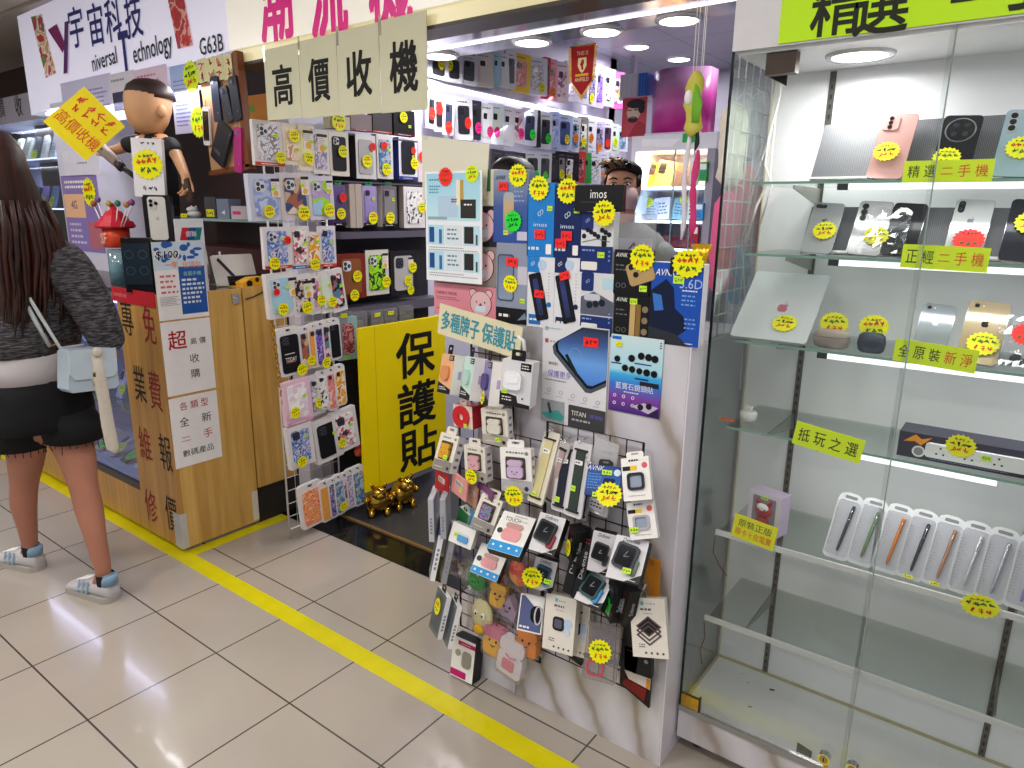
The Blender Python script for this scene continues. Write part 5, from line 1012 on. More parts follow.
for r_ in range(2):
    z0 = -h*.21-h*.25*r_ if 0 else (-h*.02 if r_ == 0 else -h*.26)
    b.rect(-w*.46, z0-h*.14, -w*.16, z0+h*.04, -.0008, c('b4dcec')); b.rect(-w*.14, z0-h*.14, w*.16, z0+h*.04, -.0008, c('d8e4ec')); b.rect(w*.18, z0-h*.14, w*.46, z0+h*.04, -.0008, c('bfe0ea'))
    b.box(-w*.43, z0-h*.12, -w*.34, z0+h*.02, -.0014, 0, c('234a8a')); b.box(-w*.25, z0-h*.13, -w*.2, z0+h*.0, -.0014, 0, c('3a6aa0')); b.box(w*.2, z0-h*.12, w*.36, z0+h*.03, -.0014, 0, c('2a2624')); b.box(w*.4, z0-h*.13, w*.43, z0-h*.04, -.0014, 0, c('3a4a50'))
    b.lines(-w*.1, z0-h*.1, w*.12, z0+h*.02, 3, -.0012, c('6a7a88'), .4); b.lines(-w*.44, z0-h*.2, w*.44, z0-h*.155, 2, -.001, c('9aa4ac'), .4)
b.build('print', o); star(o, -w*.12, h*.45, .03, 'r', -.002); star(o, w*.34, h*.47, .027, 'l', -.002)
o, w, h = put('cream_sheet', 'translucent cream plastic sheet rising behind the light blue product sheet', 'sheet', 'y', 1.70, (421, 133, 488, 200), 0); zb_ = P('y', 1.70, 455, 172).z
a = MB(); a.prism([(-w*.5, -h*.5), (w*.45, -h*.5), (w*.5, h*.30), (-w*.5, h*.5)], -.0, .002, glass('f4efdc', .06, film=.8, filmcol='f0ecda')); a.build('sheet', o); a = MB(); a.box(-w*.46, h*.42, -w*.4, h*.47, -.001, 0, c('c8c4b0')); a.build('corner_clip', o)
# AVNK protectors
o, w, h = stand('protector_box', 'grey blue screen protector box with a phone silhouette, beside the pink mask box', 'protector box', (496, 243, 527, 320), .03, c('8f97ac', .4))
a = MB(); a.box(-w*.42, -h*.2, w*.05, h*.34, -.0014, 0, grad([(0, '9aa8c4'), (1, '6a7894')], 2, .25), .01); a.ring(rr(-w*.45, -h*.22, w*.08, h*.36, .012), rr(-w*.42, -h*.2, w*.05, h*.34, .01), -.0018, 0, c('4a5468')); a.rect(-w*.5, -h*.5, w*.5, -h*.3, -.001, BLACK); a.lines(-w*.4, -h*.44, w*.05, -h*.36, 1, -.0014, WHITE); a.rect(w*.2, h*.0, w*.5, h*.22, -.001, c('c8c4d4')); a.flat([(w*.2, -h*.45), (w*.45, -h*.34), (w*.5, -h*.42)], -.0014, c('7a8aa0')); a.build('print', o)
label(o, w*.02, h*.27, .042, .026, 'r', -.003, RAD(-4), 'red_price_label'); star(o, -w*.02, -h*.0, .028, 'y', -.003); label(o, w*.36, -h*.2, .018, .014)
ztl = P('y', TY, 510, 243).z
o, w, h = stand('protector_box', 'blue gradient protector box with a green star tag, above the grey blue one', 'protector box', (493, 170, 528, 242), .03, grad([(0, '2a4aa0'), (.5, '3f5a9a'), (1, '93a0b4')], 2, .35), None, TY, 0, ztl)
a = MB(); a.text('AVNK', -w*.28, h*.4, .012, -.001, INK, .038, .008, 0, None, .2); a.box(-w*.2, -h*.38, w*.1, h*.2, -.001, 0, grad([(0, '6a88a8'), (.5, 'c8a878'), (.8, '9ab0c4'), (1, '7a98c0')], 2, .3), .012); a.lines(w*.1, h*.05, w*.42, h*.3, 4, -.001, c('9ab4e0'), .3); a.box(w*.2, -h*.46, w*.48, -h*.34, -.001, 0, c('c8c4d8')); a.build('print', o)
label(o, -w*.2, h*.28, .034, .024, 'r', -.003, 0, 'red_price_label'); star(o, w*.22, h*.42, .034, 'y', -.004); star(o, w*.1, -h*.2, .032, 'g', -.004); label(o, -w*.12, -h*.36, .018, .013)
def logo(a, cx, cz, s, m_):
    for k in (-1, 1): a.ring(circ(cx+k*s*.35, cz+k*s*.25, s*.5, s*.62, 12), circ(cx+k*s*.35, cz+k*s*.25, s*.36, s*.48, 12), -.0012, 0, m_)
zt2 = P('y', TY, 540, 257).z; zt3 = P('y', TY, 567, 258).z
for (l, r, top, col_, lab, z_, dk) in ((527, 554, 183, '1f7fd0', 'bright blue', zt2, '1b6fc0'), (554, 581, 186, '14265c', 'dark navy', zt3, '101c48')):
    bw = (l, 257, r, 322 if l < 540 else 328)
    o, w, h = stand('protector_box', 'white screen protector box with a slanted black phone under the %s box' % lab, 'protector box', bw, .03, c('e2e2e8', .35))
    a = MB(); a.rect(-w*.5, h*.28, -w*.05, h*.5, -.0008, c(col_)); a.disc(w*.05, h*.39, w*.16, -.001, 0, c('b8d0e8'), 14); logo(a, -w*.3, h*.4, .008, WHITE)
    a.prism(rotp(rr(-.022, -.07, .022, .07, .006), RAD(14), -w*.06, -h*.06), -.002, 0, c('15161c', .15)); a.prism(rotp(rr(-.012, -.055, .006, .055, .004), RAD(14), -w*.04, -h*.06), -.0024, 0, grad([(0, '15161c'), (.5, '2f3a78'), (1, '15161c')], 2, .2)); a.box(-w*.42, -h*.46, w*.02, -h*.32, -.001, 0, c(dk)); a.lines(-w*.38, -h*.42, w*.0, -h*.36, 1, -.0014, WHITE); a.disc(w*.32, -h*.16, .008, -.001, 0, c(dk), 10); a.lines(w*.28, -h*.1, w*.34, h*.3, 9, -.001, c('b4b4bc'), .3); a.build('print', o)
    label(o, -w*.02 if l < 540 else -w*.1, -h*.02 if l < 540 else h*.25, .034, .022, 'r', -.004, RAD(-3) if l < 540 else RAD(18), 'red_price_label')
    o, w, h = stand('protector_box', '%s screen protector box with red price labels on the counter' % lab, 'protector box', (l, top, r, 257), .03, c(col_, .35), None, TY, 0, z_)
    a = MB(); logo(a, w*.0, h*.1, .011, c('dfe8f4')); a.text('imos', 0, -h*.06, .011, -.001, c('cfe0f4'), w*.5, .003); a.lines(-w*.44, -h*.42, w*.0, -h*.35, 1, -.001, c('cfe0f4'), .6); a.box(w*.22, -h*.46, w*.42, -h*.32, -.001, 0, WHITE, .003); a.build('print', o)
    star(o, -w*.06 if l < 540 else 0, h*.43, .036, 'y', -.004); label(o, w*.34, h*.16, .018, .014)
    label(o, 0, -h*.19, .036, .026, 'r', -.003, 0, 'red_price_label')
    if l > 540: label(o, -w*.2, -h*.3, .036, .026, 'r', -.004, 0, 'red_price_label')
zt = CT
for i, (top, bot, lab) in enumerate(((273, 334, 'white and navy camera ring box at the bottom of its pair'), (212, 273, 'white and navy camera ring box on top of its pair, below the black box'))):
    zn = P('y', TY, 596, top).z
    o, w, h = stand('lens_ring_box', lab, 'lens ring box', (580.5, top, 613, bot), .03, c('d8dade', .35), None, TY, 0, zt)
    a = MB(); nv = c('1b2f6e', .35); a.rect(-w*.5, -h*.5, w*.5, -h*.06 if i else -h*.2, -.0006, nv); a.box(-w*.5, h*.2, -w*.12, h*.5, -.001, 0, nv, .006); logo(a, -w*.3, h*.36, .007, c('b8c8e8')); a.lines(-w*.44, -h*.16 if i else -h*.28, -w*.04, -h*.1 if i else -h*.22, 1, -.001, c('8aa0d8')); a.box(-w*.46, -h*.46, w*.04, -h*.32, -.001, 0, c('e8e6e0'), .004)
    if i == 0:
        a.flat([(-w*.5, h*.1), (-w*.1, h*.2), (w*.5, h*.05), (w*.5, -h*.18), (-w*.5, -h*.18)], -.0009, c('5a5f70')); a.box(-w*.4, h*.05, w*.1, h*.16, -.0012, 0, c('c8ccd8', .2), .008); a.rect(w*.15, h*.25, w*.48, h*.42, -.001, c('b8d8e8'))
        for k in range(3): a.disc(-w*.22+.02*k, -h*.02+.004*k, .010, -.0016, 0, c('22252e', .2), 12)
    else:
        for k in range(8): a.disc(-w*.4+w*.11*k, h*(.1+.14*((k*3) % 4)/4), .007, -.0012, 0, c('20222a', .2), 10)
        a.tube([(-w*.45, -.001, h*.0), (0, -.001, h*.06), (w*.4, -.001, h*.02)], .0012, c('8a8a90'), 4); a.box(w*.15, -h*.06, w*.3, h*.12, -.0014, 0, BLACK, .003)
    for k in range(3): a.disc(w*.4, -h*.14-.012*k, .003, -.0012, 0, c('7a90d0'), 8)
    a.build('print', o)
    if i: label(o, w*.15, -h*.2, .022, .016)
    zt = zn
o, w, h = stand('protector_box', 'thin black lettered box across the box tops, hiding half the seller\'s face', 'protector box', (574, 185, 623, 211), .014, c('15151a', .35), None, 1.685, 0, zt)
a = MB(); a.text('imos', w*.0, h*.16, .022, -.001, WHITE, .05, .01); a.lines(-w*.36, -h*.18, w*.38, -h*.1, 1, -.001, c('5a5a60'), .3); a.build('print', o); star(o, w*.14, -h*.55, .036, 'y', -.004)
zt = CT
for i, (top, bot, lab) in enumerate(((295, 336, 'black protector box with a gold phone edge, lower of the two black boxes'), (250, 295, 'black protector box with a gold phone camera, upper of the two black boxes'))):
    zn = P('y', TY, 630, top).z; o, w, h = stand('protector_box', lab, 'protector box', (613.5, top, 649, bot), .03, c('131316', .3), None, TY, 0, zt)
    a = MB(); a.text('AVNK', -w*.28, h*.38, .011, -.001, WHITE, .034, .006, 0, None, .2); a.lines(-w*.44, h*.0, -w*.1, h*.2, 2, -.001, c('6a6a70'), .3)
    if i: a.prism(rotp(rr(-.032, -.03, .045, .03, .010), RAD(20), w*.2, -h*.0), -.0016, 0, c('b89a68', .25)); [a.disc(x*w, z*h, .008, -.0026, 0, c('22201c', .15), 12) for x, z in ((.0, .12), (.16, .2), (.14, -.04))]
    else: a.box(-.004, -h*.5, .012, h*.3, -.0016, 0, c('c8a870', .25), .003); a.box(.014, -h*.5, .028, h*.3, -.0016, 0, c('8a6a3a', .25), .003); [a.disc(w*.38, h*(.2-.25*k), .009, -.002, 0, c('8a7a60', .2), 12) for k in range(3)]
    for k in range(2): a.ring(circ(-w*.36+w*.16*k, -h*.3, .007, None, 10), circ(-w*.36+w*.16*k, -h*.3, .0055, None, 10), -.001, 0, c('6a6a70'))
    a.build('print', o); label(o, w*.36 if i else w*.05, -h*.34 if i else h*.36, .022, .016)
    if i: star(o, w*.3, h*.34, .037, 'y', -.004)
    zt = zn
o, w, h = put('acrylic_stand', 'clear acrylic stand with a white card behind the black protector boxes', 'stand', 'y', 1.80, (612, 214, 655, 252)); zz = P('y', 1.80, 633, 214).z; o.location.z = CT; h = zz-CT
a = MB(); a.box(-w/2, 0, w/2, h, 0, .004, glass('fafafc', .08, film=.12), .004); a.box(-w/2, 0, w/2, .004, 0, .07, glass('fafafc', .08, film=.12)); a.build('stand', o); a = MB(); a.box(-w*.42, 0.005, w*.42, h*.8, .005, .0065, c('e8e6ea')); a.tube([(-w*.2, .004, h*.66), (0, .004, h*.76), (w*.2, .004, h*.66)], .004, INK, 5); a.build('card', o)
o, w, h = stand('protector_box', 'large blue protector box with a dark picture, right end of the counter row', 'protector box', (649.5, 263, 701, 344), .035, c('1d50b4', .3), c('e6e2ea'))
a = MB(); a.text('AVNK', -w*.22, h*.38, .017, -.001, WHITE, .055, .008, 0, None, .2); a.flat([(-w*.5, h*.15), (-w*.2, h*.3), (-w*.05, h*.2), (w*.0, -h*.05), (w*.18, -h*.14), (w*.24, -h*.3), (w*.06, -h*.4), (-w*.5, -h*.32)], -.0008, c('101a38', .3)); a.flat([(-w*.46, h*.12), (-w*.28, h*.1), (-w*.22, -h*.08), (-w*.4, -h*.1)], -.0012, c('3a74c8')); a.flat([(-w*.5, -h*.5), (w*.3, -h*.5), (w*.05, -h*.36), (-w*.5, -h*.3)], -.001, c('2a2c38'))
a.text('3.6D', w*.28, h*.26, .024, -.001, c('a8c4f0'), .06, .008); a.lines(w*.12, -h*.02, w*.44, h*.14, 3, -.001, c('7aa8e8'), .35); a.lines(w*.2, -h*.3, w*.42, -h*.14, 3, -.001, c('7aa8e8'), .35); a.lines(w*.2, -h*.48, w*.42, -h*.45, 1, -.001, WHITE); a.lines(w*.12, h*.16, w*.42, h*.19, 1, -.001, WHITE, .5); a.build('print', o)
label(o, w*.04, h*.3, .03, .02); star(o, w*.2, h*.5, .038, 'y', -.004, .044)
a = MB(); a.prism([(-.024, -.015), (-.022, -.024), (-.014, -.026), (-.014, .02), (-.022, .02)], -.002, 0, BLACK); b_ = a.build('black_clip', o); b_.location = (w*.02, 0, h*.47)
for i, px in enumerate((697, 704)):
    p = P('y', 1.78, px, 262); o = root('gold_bag', 'small shiny gold bag, %s of the two behind the blue box at the counter end' % ('left', 'right')[i], 'bag', (p.x, 1.78, CT)); hh = P('y', 1.78, px, 244).z-CT
    a = MB(); a.loft([((0, 0, 0), .016, .012), ((0, 0, hh*.6), .017, .013), ((0, 0, hh*.85), .009, .008), ((0, 0, hh*.88), .012, .01), ((0, 0, hh), .02, .006)], c('e0b030', .25, .6), 12); a.build('bag', o); a = MB(); a.tube([(.0, -.011, hh*.86), (.011, 0, hh*.86), (0, .011, hh*.86), (-.011, 0, hh*.86)], .002, c('b8861c'), 5, True); a.build('tie', o)
# ================================================================ yellow 保護貼 board standing in the doorway
YB = -2.755
q0, q1, q2, q3 = (P('x', YB, *t) for t in ((355, 331), (441, 314), (369, 487), (450, 463)))
ya = (q0.y+q2.y)/2; yb = (q1.y+q3.y)/2; zt = (q0.z+q1.z)/2; zb = (q2.z+q3.z)/2
yo = root('yellow_board', 'tall yellow board with the black characters 保護貼 standing in the shop doorway', 'sign board', (YB, ya, zb), (0, 0, pi/2))
bw, bh = yb-ya, zt-zb; YM = c('f2d800', .38, 0, .06, 4); fold = .105
a = MB(); a.box(fold+.001, 0, bw, bh, 0, .02, YM); a.build('front_panel', yo); a = MB(); a.box(0, 0, fold, bh, .0, .02, YM); a.build('narrow_panel', yo); a = MB(); a.box(fold, 0, fold+.001, bh, -.0006, .01, c('6a5c10')); a.build('fold_line', yo)
a = MB(); wbox(a, (.02, .005, -zb+.012), (.05, .018, 0), c('8a8a90', .4, .4)); wbox(a, (bw-.05, .005, -zb+.012), (bw-.02, .018, 0), c('8a8a90', .4, .4)); wbox(a, (.0, .002, -.03), (bw, .018, 0), c('77767e', .4)); a.build('stand', yo)
for ch, px, py, h in (('保', 416, 354, .25), ('護', 417.5, 403, .25), ('貼', 419, 446.5, .235)):
    p = P('x', YB+.001, px, py); a = MB(); a.text(ch, 0, 0, h, 0, c('15140f', .5), .30, .03); b_ = a.build('character', yo); b_.location = (p.y-ya, -.001, p.z-zb)
# gold figurines on the slate floor
def figurine(lab, px, py, s, rz):
    p = P('z', .012, px, py); o = root('gold_figurine', lab, 'figurine', (p.x, p.y, .0125), (0, 0, rz)); G = c('b8923a', .18, 1., .15, 20)
    o.scale = (s, s, s); a = MB(); a.ball((0, 0, .085), .07, .062, .068, G, 18, 12); a.build('body', o)
    a = MB(); a.ball((0, -.04, .145), .045, .042, .04, G, 16, 10); a.ball((0, -.078, .138), .02, .014, .016, G, 12, 8); a.build('head', o)
    for s_ in (-1, 1): a = MB(); a.loft([((s_*.028, -.035, .172), .014, .008), ((s_*.036, -.035, .19), .012, .007), ((s_*.042, -.037, .203), .003, .003)], G, 10); a.build('ear', o)
    for s_ in (-1, 1):
        a = MB(); a.loft([((s_*.045, -.035, 0), .02, .026), ((s_*.045, -.033, .02), .02, .026), ((s_*.042, -.028, .05), .016, .018)], G, 12); a.build('front_foot', o)
        a = MB(); a.loft([((s_*.045, .035, 0), .02, .022), ((s_*.045, .033, .04), .018, .02)], G, 12); a.build('rear_foot', o)
        a = MB(); a.ball((s_*.07, -.02, .1), .016, .03, .022, G, 10, 7); a.build('arm', o)
figurine('round gold pig figurine on the floor, left of the pair before the yellow board', 379, 514, .95, RAD(55)); figurine('round gold pig figurine on the floor, right of the pair before the yellow board', 403, 507, 1.0, RAD(75))
# ================================================================ glass display cabinet at the right
LX, RX, FY, BY = -.678, 1.05, 1.79, 2.107
cab = root('display_cabinet', 'tall white lit glass display cabinet with shelves of second-hand phones at the right', 'display cabinet')
CW = c('eceaee', .22, 0, .02, 6); GL = glass('fafcfb', .02)
a = MB(); wbox(a, (LX+.008, BY, .16), (RX, BY+.02, 2.2), CW); a.build('back_panel', cab)
a = MB(); wbox(a, (LX, FY+.004, .05), (RX, BY+.02, .152), marble()); wbox(a, (LX+.003, FY+.01, .152), (RX, BY, .164), c('e9e7ea', .3)); a.build('plinth', cab)
a = MB(); wbox(a, (LX, FY-.002, .148), (RX, FY+.004, .166), c('9a9a9c', .3, .5)); a.build('sliding_rail', cab)
a = MB(); wbox(a, (LX, FY, 2.012), (RX, BY+.02, 2.24), c('d7d5da', .35)); a.build('header_box', cab)
a = MB(); wbox(a, (LX+.01, FY+.012, 2.004), (RX, BY, 2.0118), c('e8e7ea', .4)); a.build('canopy_soffit', cab)
a = MB(); wbox(a, (-.6, FY+.02, 1.955), (-.53, FY+.05, 2.003), c('4a3630', .5)); wbox(a, (-.6, FY+.02, 1.955), (-.6, FY+.2, 2.003), c('4a3630', .5)); a.build('dark_corner_block', cab)
a = MB(); wbox(a, (LX, FY, .166), (LX+.006, FY+.007, 2.012), c('16201c', .2)); a.build('edge_profile', cab)
a = MB(); wbox(a, (LX+.001, FY+.008, .166), (LX+.005, BY, 2.004), glass('f3f8f5', .02)); a.build('side_glass', cab)
a = MB(); wbox(a, (LX+.006, BY-.006, .166), (LX+.010, BY, 2.0), c('cfc9a8', .4)); wbox(a, (LX+.006, BY-.008, .164), (RX, BY, .170), c('b3a884', .5)); wbox(a, (LX+.006, FY+.01, .164), (LX+.012, BY, .170), c('b3a884', .5)); a.build('sealant_bead', cab)
for (x0, x1, y) in ((LX+.007, -.209, FY+.002), (-.221, .40, FY+.010), (.39, RX, FY+.002)):
    o = root('glass_door', 'x', 'x'); del o['label'], o['category']; o.parent = cab
    a = MB(); wbox(a, (x0, y, .168), (x1, y+.005, 2.01), GL); a.build('pane', o)
    a = MB(); wbox(a, (x1-.0022, y-.0005, .168), (x1+.0004, y+.0055, 2.01), glass('9db4ac', .25, film=.5, filmcol='b9ccc4')); a.build('polished_edge', o)
    if x0 > -.5: continue
    a = MB(); wbox(a, (x0-.0, y-.003, .168), (x0+.055, y+.008, .208), GOLD); wbox(a, (x0+.055, y-.004, .166), (x0+.058, y+.008, .215), BLACK); a.build('hinge_clamp', o)
a = MB(); RAIL = c('5a5652', .4, .4); SLOT = c('191715', .6)
for x in (-.515, .082, .68):
    wbox(a, (x-.008, BY-.004, .17), (x+.008, BY-.0005, 2.0), RAIL)
    for i in range(72): wbox(a, (x-.003, BY-.0045, .18+.025*i), (x+.003, BY-.0041, .192+.025*i), SLOT)
a.build('slotted_rail', cab)
SH = [('first', 1.702, 1, -.61), ('second', 1.526, 1, -.61), ('third', 1.298, 1, -.62), ('fourth', 1.058, 1, -.62), ('fifth', .75, 0, -.61), ('sixth', .473, 0, -.62)]
SG = glass('f4f9f7', -.07); SE = c('7fa394', .15)
for n, z, led, lx in SH:
    s = root('shelf', 'x', 'x'); del s['label'], s['category']; s.parent = cab
    a = MB(); wbox(a, (lx, FY+.03, z), (RX-.01, BY-.008, z+.006), SG); a.build('glass_plate', s)
    a = MB(); wbox(a, (lx, FY+.0295, z), (RX-.01, FY+.0301, z+.006), SE); a.build('glass_edge', s)
    a = MB()
    for x in (-.515, .082, .68): a.prism([(0, 0), (0, 0)], 0, 0, RAIL) if 0 else a.add([(x-.002, BY-.005, z-.002), (x-.002, BY-.26, z-.002), (x-.002, BY-.26, z-.010), (x-.002, BY-.005, z-.05), (x+.002, BY-.005, z-.002), (x+.002, BY-.26, z-.002), (x+.002, BY-.26, z-.010), (x+.002, BY-.005, z-.05)], [(0, 1, 2, 3), (7, 6, 5, 4), (0, 4, 5, 1), (1, 5, 6, 2), (2, 6, 7, 3), (3, 7, 4, 0)], c('9a988f', .35, .6))
    a.build('bracket', s)
    if led:
        x0 = -.385 if n != 'fourth' else -.36; x1 = RX-.05 if n != 'fourth' else .0
        a = MB(); wbox(a, (x0, FY+.032, z-.014), (x1, FY+.046, z-.0005), glow('f6f6ff', .9)); a.build('light_strip', s)
        a = MB(); wbox(a, (x0-.024, FY+.031, z-.015), (x0-.0005, FY+.05, z-.0005), BLACK); a.build('strip_connector', s)
        area('shelf_light', ((x0+x1)/2, FY+.07, z-.02), x1-x0, .02, 1.1 if n != 'fourth' else .4, (1, 1, 1))
    else:
        a = MB(); wbox(a, (lx-.01, FY+.022, z-.008), (RX-.01, FY+.0295, z+.007), c('dcdcde', .3, .2)); a.build('front_profile', s)
for i, (x, y, z) in enumerate(CABINET_LAMPS):
    o = root('cabinet_downlight', 'x', 'x'); del o['label'], o['category']; o.parent = cab; o.location = (x, y, 2.004)
    a = MB(); a.loft([((0, 0, -.0005), .078, .078), ((0, 0, -.008), .075, .075), ((0, 0, -.008), .064, .064), ((0, 0, -.001), .06, .06)], c('c9c9cc', .25, .4), 28, False); a.build('trim_ring', o)
    a = MB(); a.loft([((0, 0, -.003), .062, .062), ((0, 0, -.007), .06, .06)], glow('ffffff', 8), 28); a.build('diffuser', o)
for (x, y) in ((LX+.05, FY+.06), (LX+.05, BY-.03), (.6, FY+.06)):
    a = MB(); a.T = Matrix.Translation((x, y, .022)) @ Matrix.Rotation(pi/2, 4, 'X'); a.box(-.02, -.02, .02, .02, -.012, .012, c('222226', .4), .02, None, 6); a.T = None; wbox(a, (x-.012, y-.012, .04), (x+.012, y+.012, .05), c('6a6a6e', .3, .6)); a.build('caster', cab)
for px, py in ((825, 756), (853, 766)):
    p = P('y', FY-.006, px, py); o = root('cam_lock', 'x', 'x'); del o['label'], o['category']; o.parent = cab; o.location = (p.x, FY-.002, p.z)
    a = MB(); a.disc(0, 0, .0155, -.02, 0, CHROME, 20); a.disc(0, 0, .011, -.0215, -.02, c('b8a070', .25, .8), 16); a.box(-.0016, -.006, .0016, .006, -.022, -.0214, BLACK); a.build('barrel', o)
    a = MB(); a.prism(circ(.006, -.016, .007, .012, 12), -.018, -.012, GOLD); a.build('key', o) if px == 825 else None
p = P('y', FY, 804, 751); a = MB(); a.prism([(p.x-.022, .172), (p.x+.018, .172), (p.x+.018, .19), (p.x-.022, .2)], FY+.012, FY+.016, c('23261c', .3)); a.build('door_bracket', cab)
# top sign
a = MB(); wbox(a, (-.568, FY-.004, 2.016), (RX, FY-.0005, 2.236), c('c0f000', .4, 0, .03, 5)); a.build('green_sign', cab)
a = MB()
for ch, px, py in (('精', 837, 7), ('選', 882, 5), ('二', 985, -21), ('手', 1032, -24)):
    p = P('y', FY-.005, px, py); a.text(ch, p.x, p.z, .112 if ch != '二' else .07, FY-.005, c('151a08', .5), .105, .02)
a.build('sign_lettering', cab)
# loose wires hanging inside the cabinet
def cable(lab, pts, r, m_, name='cable'):
    a = MB(); a.tube(pts, r, m_, 6); one(name, lab, 'cable', a)
def cy(px, py, y=2.06): return P('y', y, px, py)
cable('white power cable hanging in the upper left corner of the glass cabinet', [cy(787, 60), cy(782, 80), cy(776, 110), cy(772, 150), cy(770, 178), cy(757, 205), cy(748, 235), cy(744, 252)], .0035, WHITE)
cable('second white power cable, crossing the first in the cabinet corner', [cy(783, 60, 2.05), cy(780, 95, 2.05), cy(768, 140, 2.05), cy(765, 165, 2.05), cy(772, 185, 2.05), cy(760, 225, 2.05)], .003, WHITE)
cable('third white cable curling down behind the first shelf end', [cy(787, 62, 2.075), cy(775, 120, 2.075), cy(755, 180, 2.075), cy(742, 240, 2.075), cy(745, 300, 2.075), cy(740, 390, 2.075)], .0022, WHITE)
cable('thin dark red wire dangling from the left end of the fifth shelf', [P('y', FY+.04, 715, 537), P('y', FY+.04, 713, 552), P('y', FY+.04, 719, 565), P('y', FY+.04, 727, 576)], .0014, c('5a2020'))
cable('thin dark red wire dangling from the left end of the sixth shelf', [P('y', FY+.04, 704, 622), P('y', FY+.04, 705, 637), P('y', FY+.04, 700, 650), P('y', FY+.04, 702, 664)], .0016, c('5a2020'))
# shelf signs
def shelf_sign(lab, chars, l, t, r, b, tilt=0):
    o, w, h = put('shelf_sign', lab, 'shelf sign', 'y', FY+.027, (l, t, r, b), tilt); a = MB(); a.box(-w/2, -h/2, w/2, h/2, 0, .0015, c('e6ff10', .45)); a.build('plate', o)
    a = MB(); n = len(chars); s = w/(n+.3)
    for i, (ch, m_) in enumerate(chars): a.text(ch, -w/2+s*(i+.65), 0, h*.55 if ch not in '二' else h*.3, -.0008, {'k': c('20240c'), 'r': c('e8480c')}[m_], s*.72, .004)
    a.build('lettering', o)
shelf_sign('lime sign reading 精選二手機 on the edge of the first shelf', [('精', 'k'), ('選', 'k'), ('二', 'r'), ('手', 'r'), ('機', 'r')], 902, 160, 992, 182)
shelf_sign('lime sign reading 正經二手機 on the edge of the second shelf', [('正', 'k'), ('經', 'k'), ('二', 'r'), ('手', 'r'), ('機', 'r')], 900, 246, 988, 270, -1)
shelf_sign('lime sign reading 全原裝新淨 on the edge of the third shelf', [('全', 'k'), ('原', 'k'), ('裝', 'k'), ('新', 'r'), ('淨', 'r')], 892, 344, 977, 367, -3)
shelf_sign('lime sign reading 抵玩之選 on the edge of the fourth shelf', [('抵', 'k'), ('玩', 'k'), ('之', 'k'), ('選', 'k')], 792, 430, 863, 454, -7)
# mesh display boards leaning on the first and second shelves
MESHB = bpy.data.materials.new('perforated_mesh'); MESHB.use_nodes = True; t_ = MESHB.node_tree; b_ = t_.nodes['Principled BSDF']
tc_ = t_.nodes.new('ShaderNodeTexCoord'); mp_ = t_.nodes.new('ShaderNodeMapping'); mp_.inputs['Scale'].default_value = (230, 1, 230); mp_.inputs['Rotation'].default_value = (0, RAD(45), 0); ck = t_.nodes.new('ShaderNodeTexBrick'); ck.offset = .5; ck.inputs['Scale'].default_value = 1; ck.inputs['Mortar Size'].default_value = .22; ck.inputs['Brick Width'].default_value = 1; ck.inputs['Row Height'].default_value = 1
sx_ = t_.nodes.new('ShaderNodeSeparateXYZ'); cx_ = t_.nodes.new('ShaderNodeCombineXYZ')
ck.inputs['Color1'].default_value = lin('1c1c20'); ck.inputs['Color2'].default_value = lin('202024'); ck.inputs['Mortar'].default_value = lin('6a6a70')
t_.links.new(tc_.outputs['Object'], mp_.inputs[0]); t_.links.new(mp_.outputs[0], sx_.inputs[0]); t_.links.new(sx_.outputs[0], cx_.inputs[0]); t_.links.new(sx_.outputs[2], cx_.inputs[1]); t_.links.new(cx_.outputs[0], ck.inputs['Vector']); t_.links.new(ck.outputs['Color'], b_.inputs['Base Color']); b_.inputs['Roughness'].default_value = .6
ZS = {i+1: s[1]+.0065 for i, s in enumerate(SH)}
def board(lab, x0, x1, z, h, lean=-32):
    o = root('mesh_board', lab, 'display board', ((x0+x1)/2, FY+.10, z+.003), (RAD(lean), 0, 0)); w = (x1-x0)/2
    a = MB(); a.box(-w, 0, w, h, 0, .004, MESHB); a.build('panel', o); a = MB(); a.box(-w, 0, w, .006, -.008, 0, c('dcdcde', .3, .3)); a.build('lip', o)
board('black perforated mesh board leaning on the first shelf behind the phones', -.49, .34, ZS[1], .165); board('black perforated mesh board leaning on the second shelf behind the phones', -.495, .34, ZS[2], .135)
def apple(a, cx, cz, s, y, m_):
    pts = [(cx+s*x, cz+s*z) for x, z in [(0, .34), (.2, .42), (.42, .36), (.3, .18), (.3, -.02), (.44, -.16), (.32, -.42), (.16, -.52), (0, -.46), (-.16, -.52), (-.34, -.4), (-.48, -.08), (-.44, .22), (-.26, .42)]]
    a.flat(pts, y, m_); a.flat([(cx+s*x, cz+s*z) for x, z in [(.0, .5), (.06, .66), (.2, .76), (.18, .6)]], y, m_)
